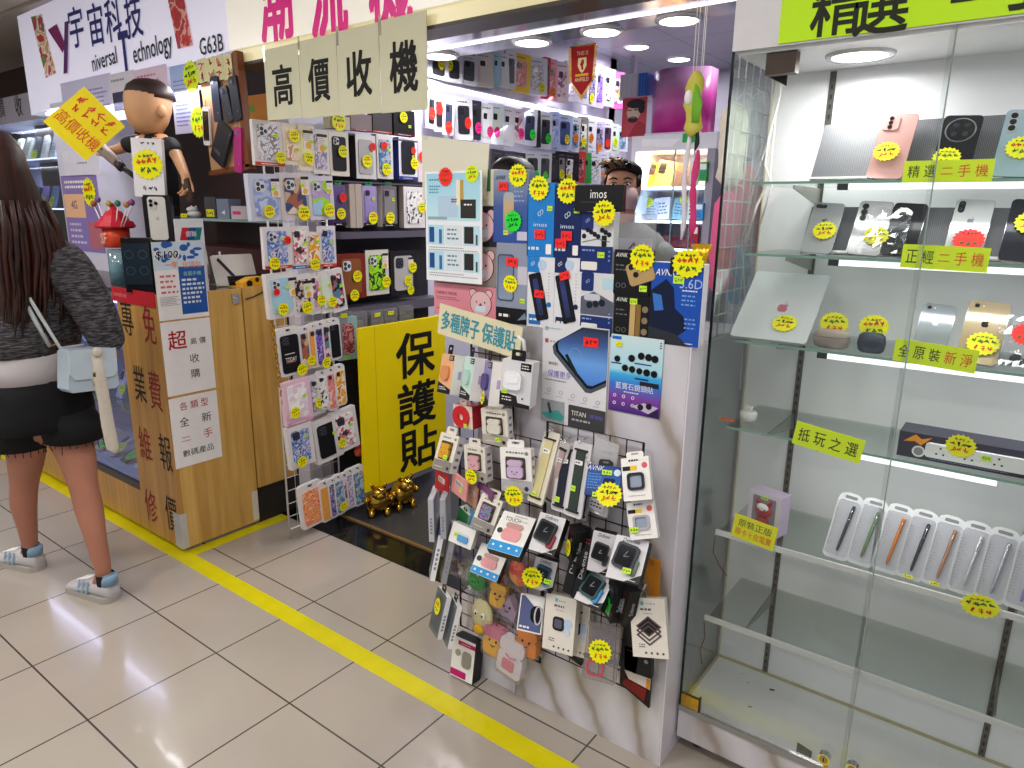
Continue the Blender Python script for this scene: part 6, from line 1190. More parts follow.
def phone(lab, px, py, shelf, colr, cam, h=.158, w=.075, lean=-30, y=None, logo_=None, tag=None, rough=.12, tilt=-3, metal=.3):
    z = ZS[shelf]; y = y or FY+.075; x = P('y', y, px, py).x
    o = root('phone', lab, 'phone', (x, y, z+.0055), (RAD(lean), -RAD(tilt), 0)); bm = c(colr, rough, metal)
    a = MB(); a.box(-w/2, 0, w/2, h, 0, .008, bm, w*.13, None, 5); a.ring(rr(-w/2-.0006, -.0006, w/2+.0006, h+.0006, w*.135, 5), rr(-w/2+.001, .001, w/2-.001, h-.001, w*.125, 5), .001, .007, c('c2c2c8', .15, .9)); a.build('body', o)
    a = MB(); x0, z1 = -w/2+w*.08, h-w*.08; LZ = c('101216', .08); RG = c('8a8c92', .2, .8)
    if cam == 'block':
        a.box(x0, z1-w*.52, x0+w*.44, z1, -.003, 0, bm, w*.1); [a.disc(x0+w*.2, z1-w*(.12+.15*k), w*.065, -.0045, -.003, LZ, 12) for k in range(3)]
    elif cam == 'ring':
        a.disc(0, h-w*.52, w*.40, -.004, 0, c('c2c0c0', .15, .9), 28); a.disc(0, h-w*.52, w*.36, -.0046, -.004, LZ, 28); [a.disc(w*.14*sx, h-w*.52+w*.14*sz, w*.08, -.0054, -.0046, c('2a2e38', .05), 12) for sx in (-1, 1) for sz in (-1, 1)]
    elif cam == 'stack':
        a.box(x0, z1-w*.66, x0+w*.26, z1, -.002, 0, c('c4ccd2', .2, .4), w*.1); [a.disc(x0+w*.13, z1-w*(.13+.2*k), w*.085, -.0036, -.002, LZ, 14) for k in range(3)]
    elif cam == 'pill': a.box(x0, z1-w*.14, x0+w*.36, z1, -.002, 0, LZ, w*.07); [a.disc(x0+w*(.1+.16*k), z1-w*.07, w*.05, -.003, -.002, c('2c3038', .1), 10) for k in range(2)]
    elif cam == 'vpill': a.box(x0, z1-w*.4, x0+w*.18, z1, -.002, 0, LZ, w*.09); [a.disc(x0+w*.09, z1-w*(.1+.2*k), w*.06, -.003, -.002, c('2c3038', .1), 10) for k in range(2)]
    elif cam == 'triple': [a.disc(x0+w*.12, z1-w*(.14+.21*k), w*.1, -.003, 0, LZ, 14) for k in range(3)]
    elif cam == 'dot': a.disc(x0+w*.12, z1-w*.09, w*.06, -.002, 0, LZ, 12); a.disc(x0+w*.28, z1-w*.09, w*.03, -.001, 0, c('e8d8a0'), 8)
    a.build('camera', o)
    if logo_: a = MB(); apple(a, 0, h*.63, w*.2, -.0008, c(logo_, .1, .6)); a.build('emblem', o)
    if cam in ('pill', 'vpill', 'dot'): a = MB(); a.lines(-w*.2, h*.22, w*.2, h*.26, 2, -.0006, c('8a8a8e'), .3); a.build('small_print', o)
    if tag: star(o, tag[0], tag[1], tag[2], tag[3], -.006, tag[2]*1.12)
    return o
phone('pink phone with a square camera block on the first shelf', 884, 170, 1, 'dba8a4', 'block', .17, .076, -28, None, None, (-.008, .066, .026, 'y'))
phone('black phone with a large round camera ring on the first shelf', 950, 162, 1, '1c1c20', 'ring', .155, .076, -28, None, None, (-.012, .045, .026, 'y'))
phone('pale blue phone with three stacked lenses at the right edge of the first shelf', 1013, 166, 1, 'a9c4d2', 'stack', .16, .076, -28, None, None, (.006, .065, .028, 'y'))
phone('silver phone with a small pill camera, left on the second shelf', 815, 251, 2, 'b9bbc0', 'pill', .14, .073, -30, None, '8a8c92', (.008, .06, .026, 'y'))
phone('silver phone with three black lenses in film on the second shelf', 862, 253, 2, 'c4c2c4', 'triple', .145, .074, -30, None, None, (.02, .05, .026, 'y'))
phone('black glossy phone in crinkled film beside the silver one on the second shelf', 897, 253, 2, '1a1a1e', None, .14, .07, -30)
phone('white phone with an upright pill camera and red tag on the second shelf', 962, 249, 2, 'c9cacd', 'vpill', .15, .074, -30, None, '9a9ca2', (.006, .045, .029, 'r'))
phone('dark phone at the right edge of the second shelf', 1019, 254, 2, '23242e', None, .15, .074, -30, None, None, (.006, .09, .028, 'y'))
phone('silver phone with a white emblem on the third shelf', 928, 344, 3, '9aa0a8', 'dot', .14, .069, -34, None, 'e8eaee')
phone('gold phone with a black emblem and oval tag on the third shelf', 975, 361, 3, 'c2ad8c', 'dot', .158, .08, -34, FY+.06, '1e1c18', (.006, .048, .03, 'y'))
# clear film crumpled over the phones of the second shelf, and a clear bag at the right of the third
for (px, py, sh, lab) in ((880, 253, 2, 'crinkled clear film sleeve over the silver phone on the second shelf'), (1019, 366, 3, 'small clear bag with dark parts at the right edge of the third shelf')):
    x = P('y', FY+.06, px, py).x; o = root('clear_sleeve', lab, 'sleeve', (x, FY+.055, ZS[sh]+.002), (RAD(-30), 0, 0)); R = random.Random(px); a = MB()
    n = 8; vs = [((i/n-.5)*.1, -.012-R.uniform(0, .012), j/n*.12) for j in range(n+1) for i in range(n+1)]; a.add(vs, [(j*(n+1)+i, j*(n+1)+i+1, (j+1)*(n+1)+i+1, (j+1)*(n+1)+i) for j in range(n) for i in range(n)], glass('fbfbfd', .12)); a.build('film', o)
    if sh == 3: a = MB(); [a.ball((R.uniform(-.03, .03), -.004, R.uniform(.01, .06)), .012, .005, .012, BLACK, 8, 5) for k in range(6)]; a.build('parts', o); star(o, .0, .075, .026, 'r', -.026)
# tablet on the third shelf
z = ZS[3]; xl = P('y', FY+.05, 730, 338).x; xr = P('y', FY+.05, 806, 346).x
o = root('tablet', 'large white tablet with an emblem leaning at the left end of the third shelf', 'tablet', ((xl+xr)/2-.0, FY+.045, z+.0075), (RAD(-48), 0, 0)); w = xr-xl; h = .24
a = MB(); a.box(-w/2, 0, w/2, h, 0, .008, c('dedfe3', .2, .2), .008, None, 4); a.build('body', o); a = MB(); apple(a, .01, h*.47, .03, -.0008, c('c06a80', .3)); a.build('emblem', o); star(o, .03, h*.24, .03, 'y', -.004, .033)
# earphone cases
for lab, px, py, col_, w, h in (('taupe oval earphone case with a star tag on the third shelf', 830, 343, '97887f', .088, .046), ('navy round earphone case with a star tag on the third shelf', 870, 348, '2a3140', .064, .048)):
    x = P('y', FY+.06, px, py).x; o = root('earphone_case', lab, 'earphone case', (x, FY+.07, z+.001)); a = MB()
    a.loft([((0, 0, 0), w*.36, .012), ((0, 0, .006), w*.46, .02), ((0, 0, h*.5), w*.5, .024), ((0, 0, h-.007), w*.46, .02), ((0, 0, h), w*.34, .012)], c(col_, .4), 24); a.build('body', o)
    a = MB(); a.loft([((0, 0, h*.62), w*.5, .0236), ((0, 0, h*.64), w*.5, .0236)], c('3a3634'), 24, False); a.build('lid_seam', o)
    star(o, -.004, h+.012, .03, 'y', .028, .036)
# charger and orange piece on the fourth shelf, boxed power strip
z = ZS[4]; x = P('y', FY+.12, 748, 420).x; o = root('charger', 'small white plug charger at the left end of the fourth shelf', 'charger', (x, FY+.12, z+.0005))
a = MB(); a.loft([((0, 0, 0), .016, .016), ((0, 0, .002), .022, .022), ((0, 0, .022), .024, .024), ((0, 0, .026), .02, .02)], WHITE, 20); a.build('body', o); a = MB(); [a.bar((sx*.007, 0, .026), (sx*.007, 0, .042), .0025, WHITE, 6) for sx in (-1, 0, 1)]; a.build('pins', o)
x = P('y', FY+.06, 722, 413).x; o = root('orange_tag', 'small orange tag lying at the very left of the fourth shelf', 'tag', (x+.01, FY+.08, z+.0005)); a = MB(); a.T = Matrix.Rotation(-pi/2, 4, 'X'); a.box(-.02, -.006, .02, .006, -.004, 0, c('ff6a1a', .4), .002); a.build('tag', o)
zb = P('y', FY+.05, 905, 455).z; xl, xr = P('y', FY+.06, 897, 450).x, P('y', FY+.06, 1075, 490).x
o = root('power_strip_box', 'dark printed box with a white multi-socket power strip on the fourth shelf', 'box', ((xl+xr)/2, FY+.06, z+.0005)); w = xr-xl; h = .062
a = MB(); a.box(-w/2, 0, w/2, h, 0, .09, c('2c2a40', .3)); a.build('box', o)
a = MB(); a.prism(rr(-w*.33, h*.2, w*.5, h*.74, .008), -.012, 0, c('e8e8ea', .3)); b_ = a.build('socket_strip', o); a = MB()
for i in range(5): [a.disc(-w*.24+w*.165*i+dx, h*.48+dz, .0024, -.0125, -.012, INK, 8) for dx, dz in ((0, .008), (-.007, -.006), (.007, -.006))]
a.build('socket_holes', b_); a = MB(); a.flat([(-w*.47, h*.62), (-w*.40, h*.95), (-w*.36, h*.8), (-w*.30, h*.92), (-w*.36, h*.55), (-w*.40, h*.68)], -.001, c('f0981c')); a.disc(-w*.37, h*.3, .014, -.001, 0, c('e8e4dc'), 14); a.disc(-w*.37, h*.3, .010, -.0014, 0, c('8a8a94'), 14); a.lines(-w*.3, h*.05, w*.3, h*.14, 1, -.001, c('8a88a8'), .3); a.build('print', o)
star(o, -w*.13, h*.86, .028, 'y', -.014, .032); label(o, w*.02, h*.56, .02, .012, 'l', -.014)
# fifth shelf: boxed toy and the stylus pens
z = ZS[5]; xl = P('y', FY+.05, 733, 540).x; xr = P('y', FY+.05, 775, 548).x
o = root('toy_box', 'small lilac box with a red and white round-headed figure on the fifth shelf', 'box', ((xl+xr)/2+.008, FY+.085, z+.0005), (0, 0, RAD(-14))); w = .098; h = .118
a = MB(); a.box(-w/2, 0, w/2, h, 0, .05, c('cbb8d4', .35), .001, c('dcd2e2', .3)); a.build('box', o); a = MB(); a.rect(-w*.36, h*.1, w*.36, h*.9, -.0008, c('8a8090', .3), .004); a.build('window', o)
a = MB(); a.T = Matrix.Scale(1.25, 4, (1, 0, 0)); a.loft([((0, -.003, h*.14), .014, .006), ((0, -.003, h*.3), .018, .007), ((0, -.003, h*.4), .012, .006)], c('a8283a', .4), 12); a.ball((0, -.004, h*.58), .021, .009, .02, c('b83446', .4), 14, 8); a.ball((0, -.008, h*.66), .015, .007, .012, c('e8e2e6', .4), 12, 7)
for s in (-1, 1): a.ball((s*.007, -.013, h*.62), .0022, .002, .003, INK, 6, 4); a.loft([((s*.013, -.004, h*.74), .006, .004), ((s*.017, -.004, h*.86), .002, .002)], c('b83446'), 8)
a.build('figure', o); label(o, 0, h*.88, .022, .01, 'l', -.0015)
o, w, h = put('shelf_sign', 'yellow handwritten sign taped below the lilac box on the fifth shelf', 'shelf sign', 'y', FY+.018, (732, 520, 776, 544), -6)
a = MB(); a.box(-w/2, -h/2, w/2, h/2, 0, .0015, YEL); a.build('plate', o); a = MB(); a.text('原裝正版', 0, h*.2, h*.32, -.0008, c('3a4a10'), w*.78, .006); a.text('旺卡十元電寶', 0, -h*.2, h*.3, -.0008, c('e8580c'), w*.84, .006) if 0 else a.text('限卡十充電寶', 0, -h*.2, h*.3, -.0008, c('e8580c'), w*.84, .006); a.build('lettering', o)
PENS = [(832, 564, '2a3148', 'navy'), (856, 570, '6d8f62', 'green'), (881, 577, 'e8801c', 'orange'), (905, 584, '1e2438', 'dark blue'), (931, 591, 'c08a6c', 'rose gold'), (957, 597, 'dcdcde', 'white'), (984, 606, 'b4b8c4', 'silver'), (1014, 613, 'a898d8', 'lilac'), (1042, 620, 'd8a8b8', 'pink')]
for i, (px, py, col_, nm) in enumerate(PENS):
    y = FY+.05; x = P('y', y, px-4, py).x; w = .062; h = .178
    o = root('stylus_pack', nm+' stylus pen in a clear hanging pack on the fifth shelf'+(' beside the white one' if nm in ('silver',) else ''), 'stylus pen', (x+.012, y+.002*i*0+.0, z+.001), (RAD(-27), RAD(4), 0), 'stylus pens in a row')
    a = MB(); pts = [(-w/2, .008), (-w/2+.008, 0), (w/2-.008, 0), (w/2, .008), (w/2, h-.02), (w/2-.006, h-.006), (w*.2, h), (-w*.2, h), (-w/2+.006, h-.006), (-w/2, h-.02)]
    a.prism(pts, .001, .003, c('d4d4d8', .5)); a.prism(rr(-w*.24, h-.016, w*.24, h-.008, .003), .0005, .001, c('7c7c80')); a.lines(-w*.42, .03, -w*.2, h*.75, 14, .0006, c('b4b2b6'), .3); a.build('backing_card', o)
    a = MB(); a.box(-w*.42, .01, w*.42, h-.022, -.010, .0008, glass('fcfcfe', .01, .4), .008); a.build('blister', o)
    m_ = c(col_, .25, .4); a = MB(); a.T = Matrix.Rotation(RAD(5), 4, 'Y'); a.loft([((0, -.005, .02), .0012, .0012), ((0, -.005, .028), .0036, .0036), ((0, -.005, h*.5), .0044, .0044), ((0, -.005, h*.8), .0044, .0044), ((0, -.005, h*.82), .0034, .0034)], m_, 12); a.build('pen', o)
    a = MB(); a.T = Matrix.Rotation(RAD(5), 4, 'Y'); a.loft([((0, -.005, h*.6), .0047, .0047), ((0, -.005, h*.61), .0047, .0047)], CHROME, 12, False); a.bar((.0, -.0098, h*.62), (0, -.0098, h*.78), .001, CHROME, 5); a.build('clip', o)
    if i in (3, 4): label(o, 0, .006, .02, .008, 'y', -.0108)
    if i == 7: pass
p = P('y', FY+.016, 980, 606); o = root('price_star', 'yellow star price tag on the front edge of the fifth cabinet shelf', 'price tag', p, (0, RAD(-6), 0)); o.scale = (.04, .04, .03); me = tagmesh('y', 1).copy(); q = bpy.data.objects.new('sticker', me); COL.objects.link(q); q.parent = o; q.location = (0, 0, 0)
# crumbs lying on the cabinet floor
for px, py, s, lab in ((772, 690, .009, 'torn scrap of dark paper on the cabinet floor, the largest'), (742, 674, .003, 'small dark crumb on the cabinet floor'), (748, 683, .0035, 'second small dark crumb on the cabinet floor, nearer the front'), (750, 707, .007, 'grey dust fluff on the cabinet floor')):
    p = P('z', .1645, px, py); a = MB(); a.add([(-s, -s*.4, 0), (0, -s*.7, .001), (s, 0, .0015), (s*.6, s*.8, .0005), (-s*.2, s*.2, .002), (-s*.8, s*.5, 0)], [(0, 1, 2, 3, 4, 5)], c('2e2c2a' if 'fluff' not in lab else '9a9a98')); one('paper_scrap', lab, 'scrap', a, p)
# ---- wire grid with pink and blue bundles seen through the cabinet's side glass
g = root('wire_grid', 'white wire grid hung with pink and blue cloth behind the cabinet side glass', 'wire rack', (-.70, 2.03, CT))
a = MB(); a.T = Matrix.Rotation(pi/2, 4, 'Z'); H_ = .74; a.tube([(-.17, 0, 0), (.165, 0, 0), (.165, 0, H_), (-.17, 0, H_)], .003, WIRE, 6, True)
for i in range(1, 6): a.bar((-.17+.056*i, .003, 0), (-.17+.056*i, .003, H_), .002, WIRE, 4)
for i in range(1, 12): a.bar((-.17, -.001, H_*i/12), (.165, -.001, H_*i/12), .002, WIRE, 4)
a.build('wires', g)
for i, (y, z0, z1, col_, lab) in enumerate(((1.865, 1.70, 1.93, 'f0e7d8', 'pale cream cloth bundle, upper left behind the white grid'), (1.99, 1.78, 1.95, 'd8d8ee', 'pale lilac cloth bundle, top centre behind the white grid'), (1.86, 1.40, 1.69, 'f06aa0', 'long bright pink cloth bundle, left behind the white grid'), (1.985, 1.55, 1.77, 'f08aa4', 'short pink cloth bundle, centre behind the white grid'), (2.0, 1.36, 1.54, '4a9ad0', 'blue cloth bundle, low behind the white grid'), (2.09, 1.5, 1.72, 'f0a0ae', 'rose cloth bundle, right behind the white grid'))):
    o = root('cloth_bundle', lab, 'cloth bundle', (-.737, y+.14, z0)); a = MB(); h = z1-z0; R = random.Random(i)
    a.loft([((0, 0, h*k/8), .032+.006*R.uniform(-1, 1), .052+.008*R.uniform(-1, 1)) if 0 < k < 8 else ((0, 0, h*k/8), .012, .02) for k in range(9)], c(col_, .85, 0, .12, 60), 16); a.build('cloth', o); a = MB(); a.tube([(0, 0, h), (.02, 0, h+.02), (.04, 0, h+.015), (.047, 0, h+.0)], .002, WIRE, 5); a.build('hook', o)
# soft toys and streamers hanging just left of the cabinet
for px0, py0, py1, col_, lab, w in ((696, 72, 136, 'cfc858', 'yellow and green soft toy hanging left of the glass cabinet', .03), (699, 100, 150, '2a2f2a', 'dark strap hanging left of the glass cabinet', .008), (689, 130, 240, 'e8e4ea', 'white ribbon streamer hanging left of the glass cabinet', .009), (697, 150, 238, 'd8407a', 'magenta streamer hanging left of the glass cabinet', .012)):
    p = P('y', 1.98, px0, py0); q_ = P('y', 1.98, px0, py1); h = p.z-q_.z; o = root('hanging_streamer' if 'stre' in lab or 'strap' in lab else 'soft_toy', lab, 'decoration', (p.x, 1.98, q_.z)); a = MB()
    a.loft([((.004*sin(k), 0, h*k/8), w*(.6+.4*sin(k*1.9)**2) if 0 < k < 8 else w*.3, w*.6) for k in range(9)], c(col_, .8), 12); a.build('body', o)
    if 'toy' in lab: a = MB(); a.loft([((.012, -.012, h*.2), .012, .008), ((.016, -.014, h*.5), .016, .008), ((.008, -.012, h*.8), .006, .005)], c('7ab838', .8), 10); a.ball((-.01, -.016, h*.6), .012, .01, .02, WHITE); a.build('green_patch', o)
    a = MB(); a.bar((0, 0, h), (0, 0, 2.45-q_.z), .0012, WHITE, 4); a.build('string', o)
# ================================================================ left wall: wire rack of phone cases facing the doorway
XR = -2.80
g = root('wire_rack', 'white wire display rack carrying rows of phone cases at the left of the doorway', 'wire rack', (XR-.03, 2.06, 0), (0, 0, pi/2))
a = MB(); H_ = 1.98; w = .19
for x in (-.13, .20): a.tube([(x, 0, 0), (x, 0, H_)], .005, WIRE, 6)
a.bar((-.13, 0, .05), (.2, 0, .05), .004, WIRE); a.bar((-.13, 0, H_), (.2, 0, H_), .004, WIRE); a.build('frame', g)
a = MB()
for i in range(1, 6): a.bar((-.13+.055*i, .003, .05), (-.13+.055*i, .003, H_), .002, WIRE, 4)
for i in range(1, 28): a.bar((-.13, -.001, .05+.069*i), (.2, -.001, .05+.069*i), .002, WIRE, 4)
a.build('wires', g)
CHN = c('b88a2c', .35, .7); p0, p1 = P('x', XR+.02, 272, 318), P('x', XR+.02, 290, 432); a = MB()
for i in range(26):
    t = i/25; p = Vector((XR+.02, p0.y+(p1.y-p0.y)*t+.012*sin(pi*t)*-1, p0.z+(p1.z-p0.z)*t)); R = .017
    pts = [(p.x+(0 if i % 2 == 0 else .008*cos(2*pi*k/10)), p.y+(.009*cos(2*pi*k/10) if i % 2 == 0 else 0), p.z+R*sin(2*pi*k/10)) for k in range(10)]
    a.tube(pts, .0032, CHN, 5, True)
one('chain', 'brass coloured chain hanging along the edge of the wire case rack', 'chain', a)
PAT = {
 'animal': blotch(['e8e4e8', 'dcdce4', '8a8488', 'e8e4e8', 'c8c4cc'], 30), 'bear': blotch(['f0d8b8', 'e8c8a8', 'f4e4cc', 'c8907a'], 22), 'cream': c('f2eab4', .4), 'violet': blotch(['b8a8c8', 'd8d0d8', '8a80a8', 'd0c4d4'], 26),
 'blue': blotch(['9aa8d8', 'b8c4e4', '8a98cc', 'c4d0ec'], 14), 'collage': blotch(['5a3a38', 'c8b098', '384a78', 'a86048', 'e8d8c0'], 34, .4, 'vor'), 'limev': blotch(['c8b0d8', 'b8a0cc', 'a8e020', 'a8c8e8'], 10),
 'bluecr': blotch(['c8d0e8', '4a6ab0', '8aa0d0', 'd8c8d8', '3a4a88'], 26), 'floral': blotch(['f0ece8', 'f0ece8', 'e06a78', 'f4f0ec', '3a3438', 'd8a0a8'], 60, .4, 'vor'), 'yellow': blotch(['f0b420', 'e8a018', 'f0e4d0', 'd87a20'], 24), 'sky': c('a8d0e4', .35), 'lace': blotch(['2a2024', 'c8b4a8', '40343a', 'e0d0c8'], 70, .4, 'vor'),
 'pinkfl': blotch(['e8d0d8', 'd88aa8', 'f0e4e8', '8a5a78', 'e8c8d4'], 50, .4, 'vor'), 'palegr': c('d8e4d4', .35), 'blackan': blotch(['1c1a1e', '2a2a30', 'c8485a', '4a8a9a', 'd8d4d0'], 48, .4, 'vor'), 'black': c('1a1a1e', .3), 'purple': blotch(['6a4aa8', '8a6ac8', '4a3488', 'b8a0e0'], 30), 'orange': c('e8a048', .4),
 'flow': blotch(['efe4ea', 'f4eef2', 'e8d4de', 'fdf8fa', 'e4c8d4'], 40, .4, 'vor'), 'pink': blotch(['f0a8a8', 'e89090', 'd87a60', 'f4c8c4'], 22), 'glit': blotch(['f08a3a', 'f4b070', 'e86a48', 'f8d0a0', 'e05a5a'], 40), 'bluep': blotch(['5a8ab8', '3a6a9a', 'a8c8d8', 'c87a6a'], 40), 'violp': blotch(['6a5a8a', '9a8ab8', '3a3058', 'd8c8e0'], 44), 'redp': blotch(['a83a48', '6a2a3a', 'd88a8a', '3a2a38'], 44),
 'dark': c('2c2c32', .3), 'plum': grad([(0, '3a2a58'), (1, '6a5a90')], 2), 'lilac': grad([(0, '8a7ab4'), (1, 'a898cc')], 2), 'grey': c('8a8488', .35), 'comic': blotch(['2a2a2e', 'f0ece8', 'f0ece8', 'd8d0d0', '1a1a1e'], 26), 'brown': c('8a5430', .45), 'brownr': c('7a2a22', .4), 'clear': c('b8b4b4', .25), 'limeb': blotch(['8ad018', 'a0e020', '2a3a14', '90d818'], 20), 'green': c('3f8a58', .4)}
def casebox(lab, pl, val, rect, card, pat, tilt=0, turn=0, d=.018, cam=1, tag=(), foot=None, tabc=None, slip=None, pic=True, side=None, name='phone_case_box', ylab=True, lean=0):
    """hanging retail pack with a printed phone case"""
    o, w, h = put(name, lab, 'phone case', pl, val, rect, tilt, turn, lean); boxpack(o, w, h, d, card, side)
    if tabc: tab(o, w, h, tabc, min(w*.5, .05), .02)
    if foot: a = MB(); a.rect(-w/2+.0006, -h/2+.0006, w/2-.0006, -h*.42, -.0006, foot); a.lines(-w*.3, -h*.48, w*.3, -h*.44, 1, -.0009, WHITE, .5); a.build('foot_band', o)
    if pic:
        cw, chh = w*.7, h*.78; casepic(o, -w*.02, h*.0 if not foot else h*.02, cw, chh, PAT[pat], -.004, cam)
    if slip: a = MB(); x, z, sw, sh = slip; a.box(x*w-sw*w/2, z*h-sh*h/2, x*w+sw*w/2, z*h+sh*h/2, -.0068, -.0062, c('ece4d8')); a.box(x*w-sw*w/2, z*h+sh*h*.34, x*w+sw*w/2, z*h+sh*h/2, -.0074, -.0068, c('2c2826')); a.disc(x*w, z*h-sh*h*.3, sw*w*.3, -.0072, -.0068, c('e8b048'), 10); a.lines(x*w-sw*w*.4, z*h-sh*h*.1, x*w+sw*w*.4, z*h+sh*h*.3, 4, -.0072, c('b0a8a0'), .3); a.build('paper_slip', o)
    for t in tag: star(o, t[0]*w, t[1]*h, t[2], t[3] if len(t) > 3 else 'y', -.011)
    if ylab: label(o, w*.2, h*(.1 if not tag else -tag[0][1]*.6), .02, .015, 'l', -.0082)
    return o, w, h
WB = c('ded9d9', .4); RF = c('c8402c', .4)
n = [0]
def rk(lab, rect, *k, **kw):
    n[0] += 1; return casebox(lab, 'x', XR+.022+.0045*(n[0] % 5), rect, *k, **kw)
rk('white box with a grey mottled phone case and red foot, first in top rack row', (254, 121, 284, 166), WB, 'animal', 0, 0, .02, 2, [(.32, -.3, .028)], RF)
rk('peach printed phone case pack with a bear, second of the top rack row', (284, 124, 301, 165), c('ece0c8', .4), 'bear', 0, 0, .02, 0, [(.05, .2, .03)], None)
rk('cream yellow phone case pack with a paper slip, third of the top rack row', (299, 125, 315, 171), c('ecdfc4', .4), 'cream', 0, 0, .02, 0, [(.0, -.22, .03)], None, None, (.05, .18, .6, .4))
rk('pale violet phone case pack with a paper slip, fourth of the top rack row', (313, 130, 329, 174), c('e2dcd8', .4), 'violet', 0, 0, .02, 0, [], None, None, (.05, .2, .6, .4))
rk('white box with a black phone case, right end of the top rack row', (330, 132, 349, 176), c('e8e0d0', .4), 'dark', 0, 0, .03, 2, [(.12, .06, .03)], None, None, None)
rk('large blister with a light blue phone case, left in the second rack row', (250, 174, 283, 221), c('c9cbdc', .35), 'blue', 2, 0, .03, 2, [(.0, -.3, .03)], None, None, (.28, .2, .26, .4))
rk('large blister with a brown and blue collage phone case, middle of the second rack row', (281, 173, 311, 219), c('d4cccc', .35), 'collage', 2, 0, .03, 2, [(.18, -.38, .036)], None, None, (.3, .22, .26, .4))
rk('blister with a lilac and lime phone case, right of the second rack row', (309, 176, 334, 220), c('d6d0da', .35), 'limev', 2, 0, .03, 2, [(.22, -.28, .033)], None, None, (.32, .24, .24, .3))
rk('white phone case box with a blue creature print, left in the third rack row', (264, 227, 292, 269), WB, 'bluecr', 0, 0, .02, 2, [(-.2, -.36, .03), (.32, .18, .02, 'r')], RF)
rk('white phone case box with a red and black floral print, in the third rack row', (291, 226, 310, 269), WB, 'floral', 0, 0, .02, 1, [], c('3a6aa8', .4))
rk('white phone case box with a yellow print and red foot, in the third rack row', (307, 232, 322, 268), WB, 'yellow', 0, 0, .02, 2, [(-.1, -.4, .03)], RF)
rk('narrow box with a blue creature print, right end of the third rack row', (320, 226, 336, 267), WB, 'bluecr', 0, 0, .02, 1, [], RF)
rk('pale box with a sky blue phone case, left in the fourth rack row', (268, 273, 296, 318), WB, 'sky', 3, 0, .03, 2, [(-.05, -.3, .031), (-.22, .1, .018, 'r')], None, None, (.4, .16, .3, .42))
rk('pale box with a black lace phone case, second of the fourth rack row', (293, 275, 313, 316), WB, 'lace', 3, 0, .03, 0, [(.1, -.3, .032)], None, None, (.26, .14, .44, .42))
rk('pale box with a pink floral phone case, third of the fourth rack row', (309, 272, 324, 314), WB, 'pinkfl', 4, 0, .03, 1, [(.2, -.18, .028)], None)
rk('pale box with a light green phone case, fourth of the fourth rack row', (320, 270, 334, 313), WB, 'palegr', 6, 0, .03, 0, [(.2, -.26, .028)], None)
rk('pale box with a black animal print phone case, right end of the fourth rack row', (331, 269, 345, 312), WB, 'blackan', 8, 0, .03, 1, [], None)
def pk(lab, rect, pat, **kw):
    n[0] += 1; o, w, h = put('phone_case_pack', lab, 'phone case', 'x', XR+.022+.0045*(n[0] % 6), rect, kw.get('tilt', 3))
    a = MB(); a.box(-w/2, -h/2, w/2, h/2, 0, .016, c('e2dfdf', .35), min(w*.3, .02), None, 4); a.build('card', o); a = MB(); a.prism(rr(-w*.08, h*.42, w*.08, h*.46, .002), -.001, 0, INK); a.tube([(0, .02, h*.45), (0, -.012, h*.45), (0, -.014, h*.42)], .0015, CHROME, 5); a.build('hook', o)
    casepic(o, 0, -h*.05, w*.74, h*.78, PAT[pat], -.004, kw.get('cam', 1))
    if kw.get('txt'): a = MB(); a.text('TODAY', 0, -h*.16, .022, -.0046, WHITE, w*.46, .004); a.lines(-w*.24, -h*.06, w*.24, -h*.02, 1, -.0046, WHITE); a.lines(-w*.2, -h*.24, w*.24, -h*.2, 1, -.0046, c('d86a4a')); a.build('print', o)
    for t in kw.get('tag', []): star(o, t[0]*w, t[1]*h, t[2], 'y', -.011)
    return o
pk('white pack with a black lettered phone case, front of the fifth rack row', (278, 327, 302, 376), 'black', txt=1, tag=[(.38, -.42, .031)])
pk('pack with a small animal print phone case, second in the fifth rack row', (300, 326, 313, 370), 'collage', tag=[(.2, -.3, .026)])
pk('pack with an orange edged phone case, third in the fifth rack row', (309, 323, 321, 368), 'orange')
pk('pack with a purple floral phone case, fourth in the fifth rack row', (315, 321, 329, 367), 'purple', tag=[(.1, -.42, .028)])
pk('pack with a black and yellow phone case, fifth in the fifth rack row', (323, 319, 336, 362), 'blackan')
pk('pack with a plain black phone case, last in the fifth rack row', (329, 318, 341, 360), 'black')
o, w, h = put('phone_case_box', 'turquoise box with a dark phone case beside the fifth rack row', 'phone case', 'x', XR-.02, (339, 317, 357, 360), 0, -8); boxpack(o, w, h, .05, c('8fb4b4', .35), c('b4d0d0', .35)); casepic(o, 0, 0, w*.6, h*.7, PAT['redp'], -.004, 0); label(o, -w*.1, -h*.45, .03, .016)
rk('wide pack with a white flowery phone case, left in the sixth rack row', (285, 380, 312, 424), c('e4c0d0', .4), 'flow', 3, 0, .03, 0, [(-.2, -.2, .03)], c('d89ab4', .4))
rk('pack with a grey phone case, second in the sixth rack row', (310, 375, 324, 415), c('d8d4dc', .4), 'animal', 4, 0, .03, 1, [(.1, -.2, .032)])
pk('pack with a black and white phone case, third in the sixth rack row', (318, 370, 329, 410), 'comic')
pk('pack with a pink creature phone case, fourth in the sixth rack row', (327, 367, 338, 411), 'pink')
pk('pack with an orange and yellow phone case, last in the sixth rack row', (335, 364, 346, 406), 'yellow')
rk('white box with a white and blue phone case, left in the seventh rack row', (289, 424, 314, 467), WB, 'bluecr', 4, 0, .03, 1, [(-.1, -.36, .03)])
rk('white box with a glossy black phone case, middle of the seventh rack row', (315, 418, 342, 461), WB, 'black', 6, 0, .035, 1, [(.44, -.2, .028)])
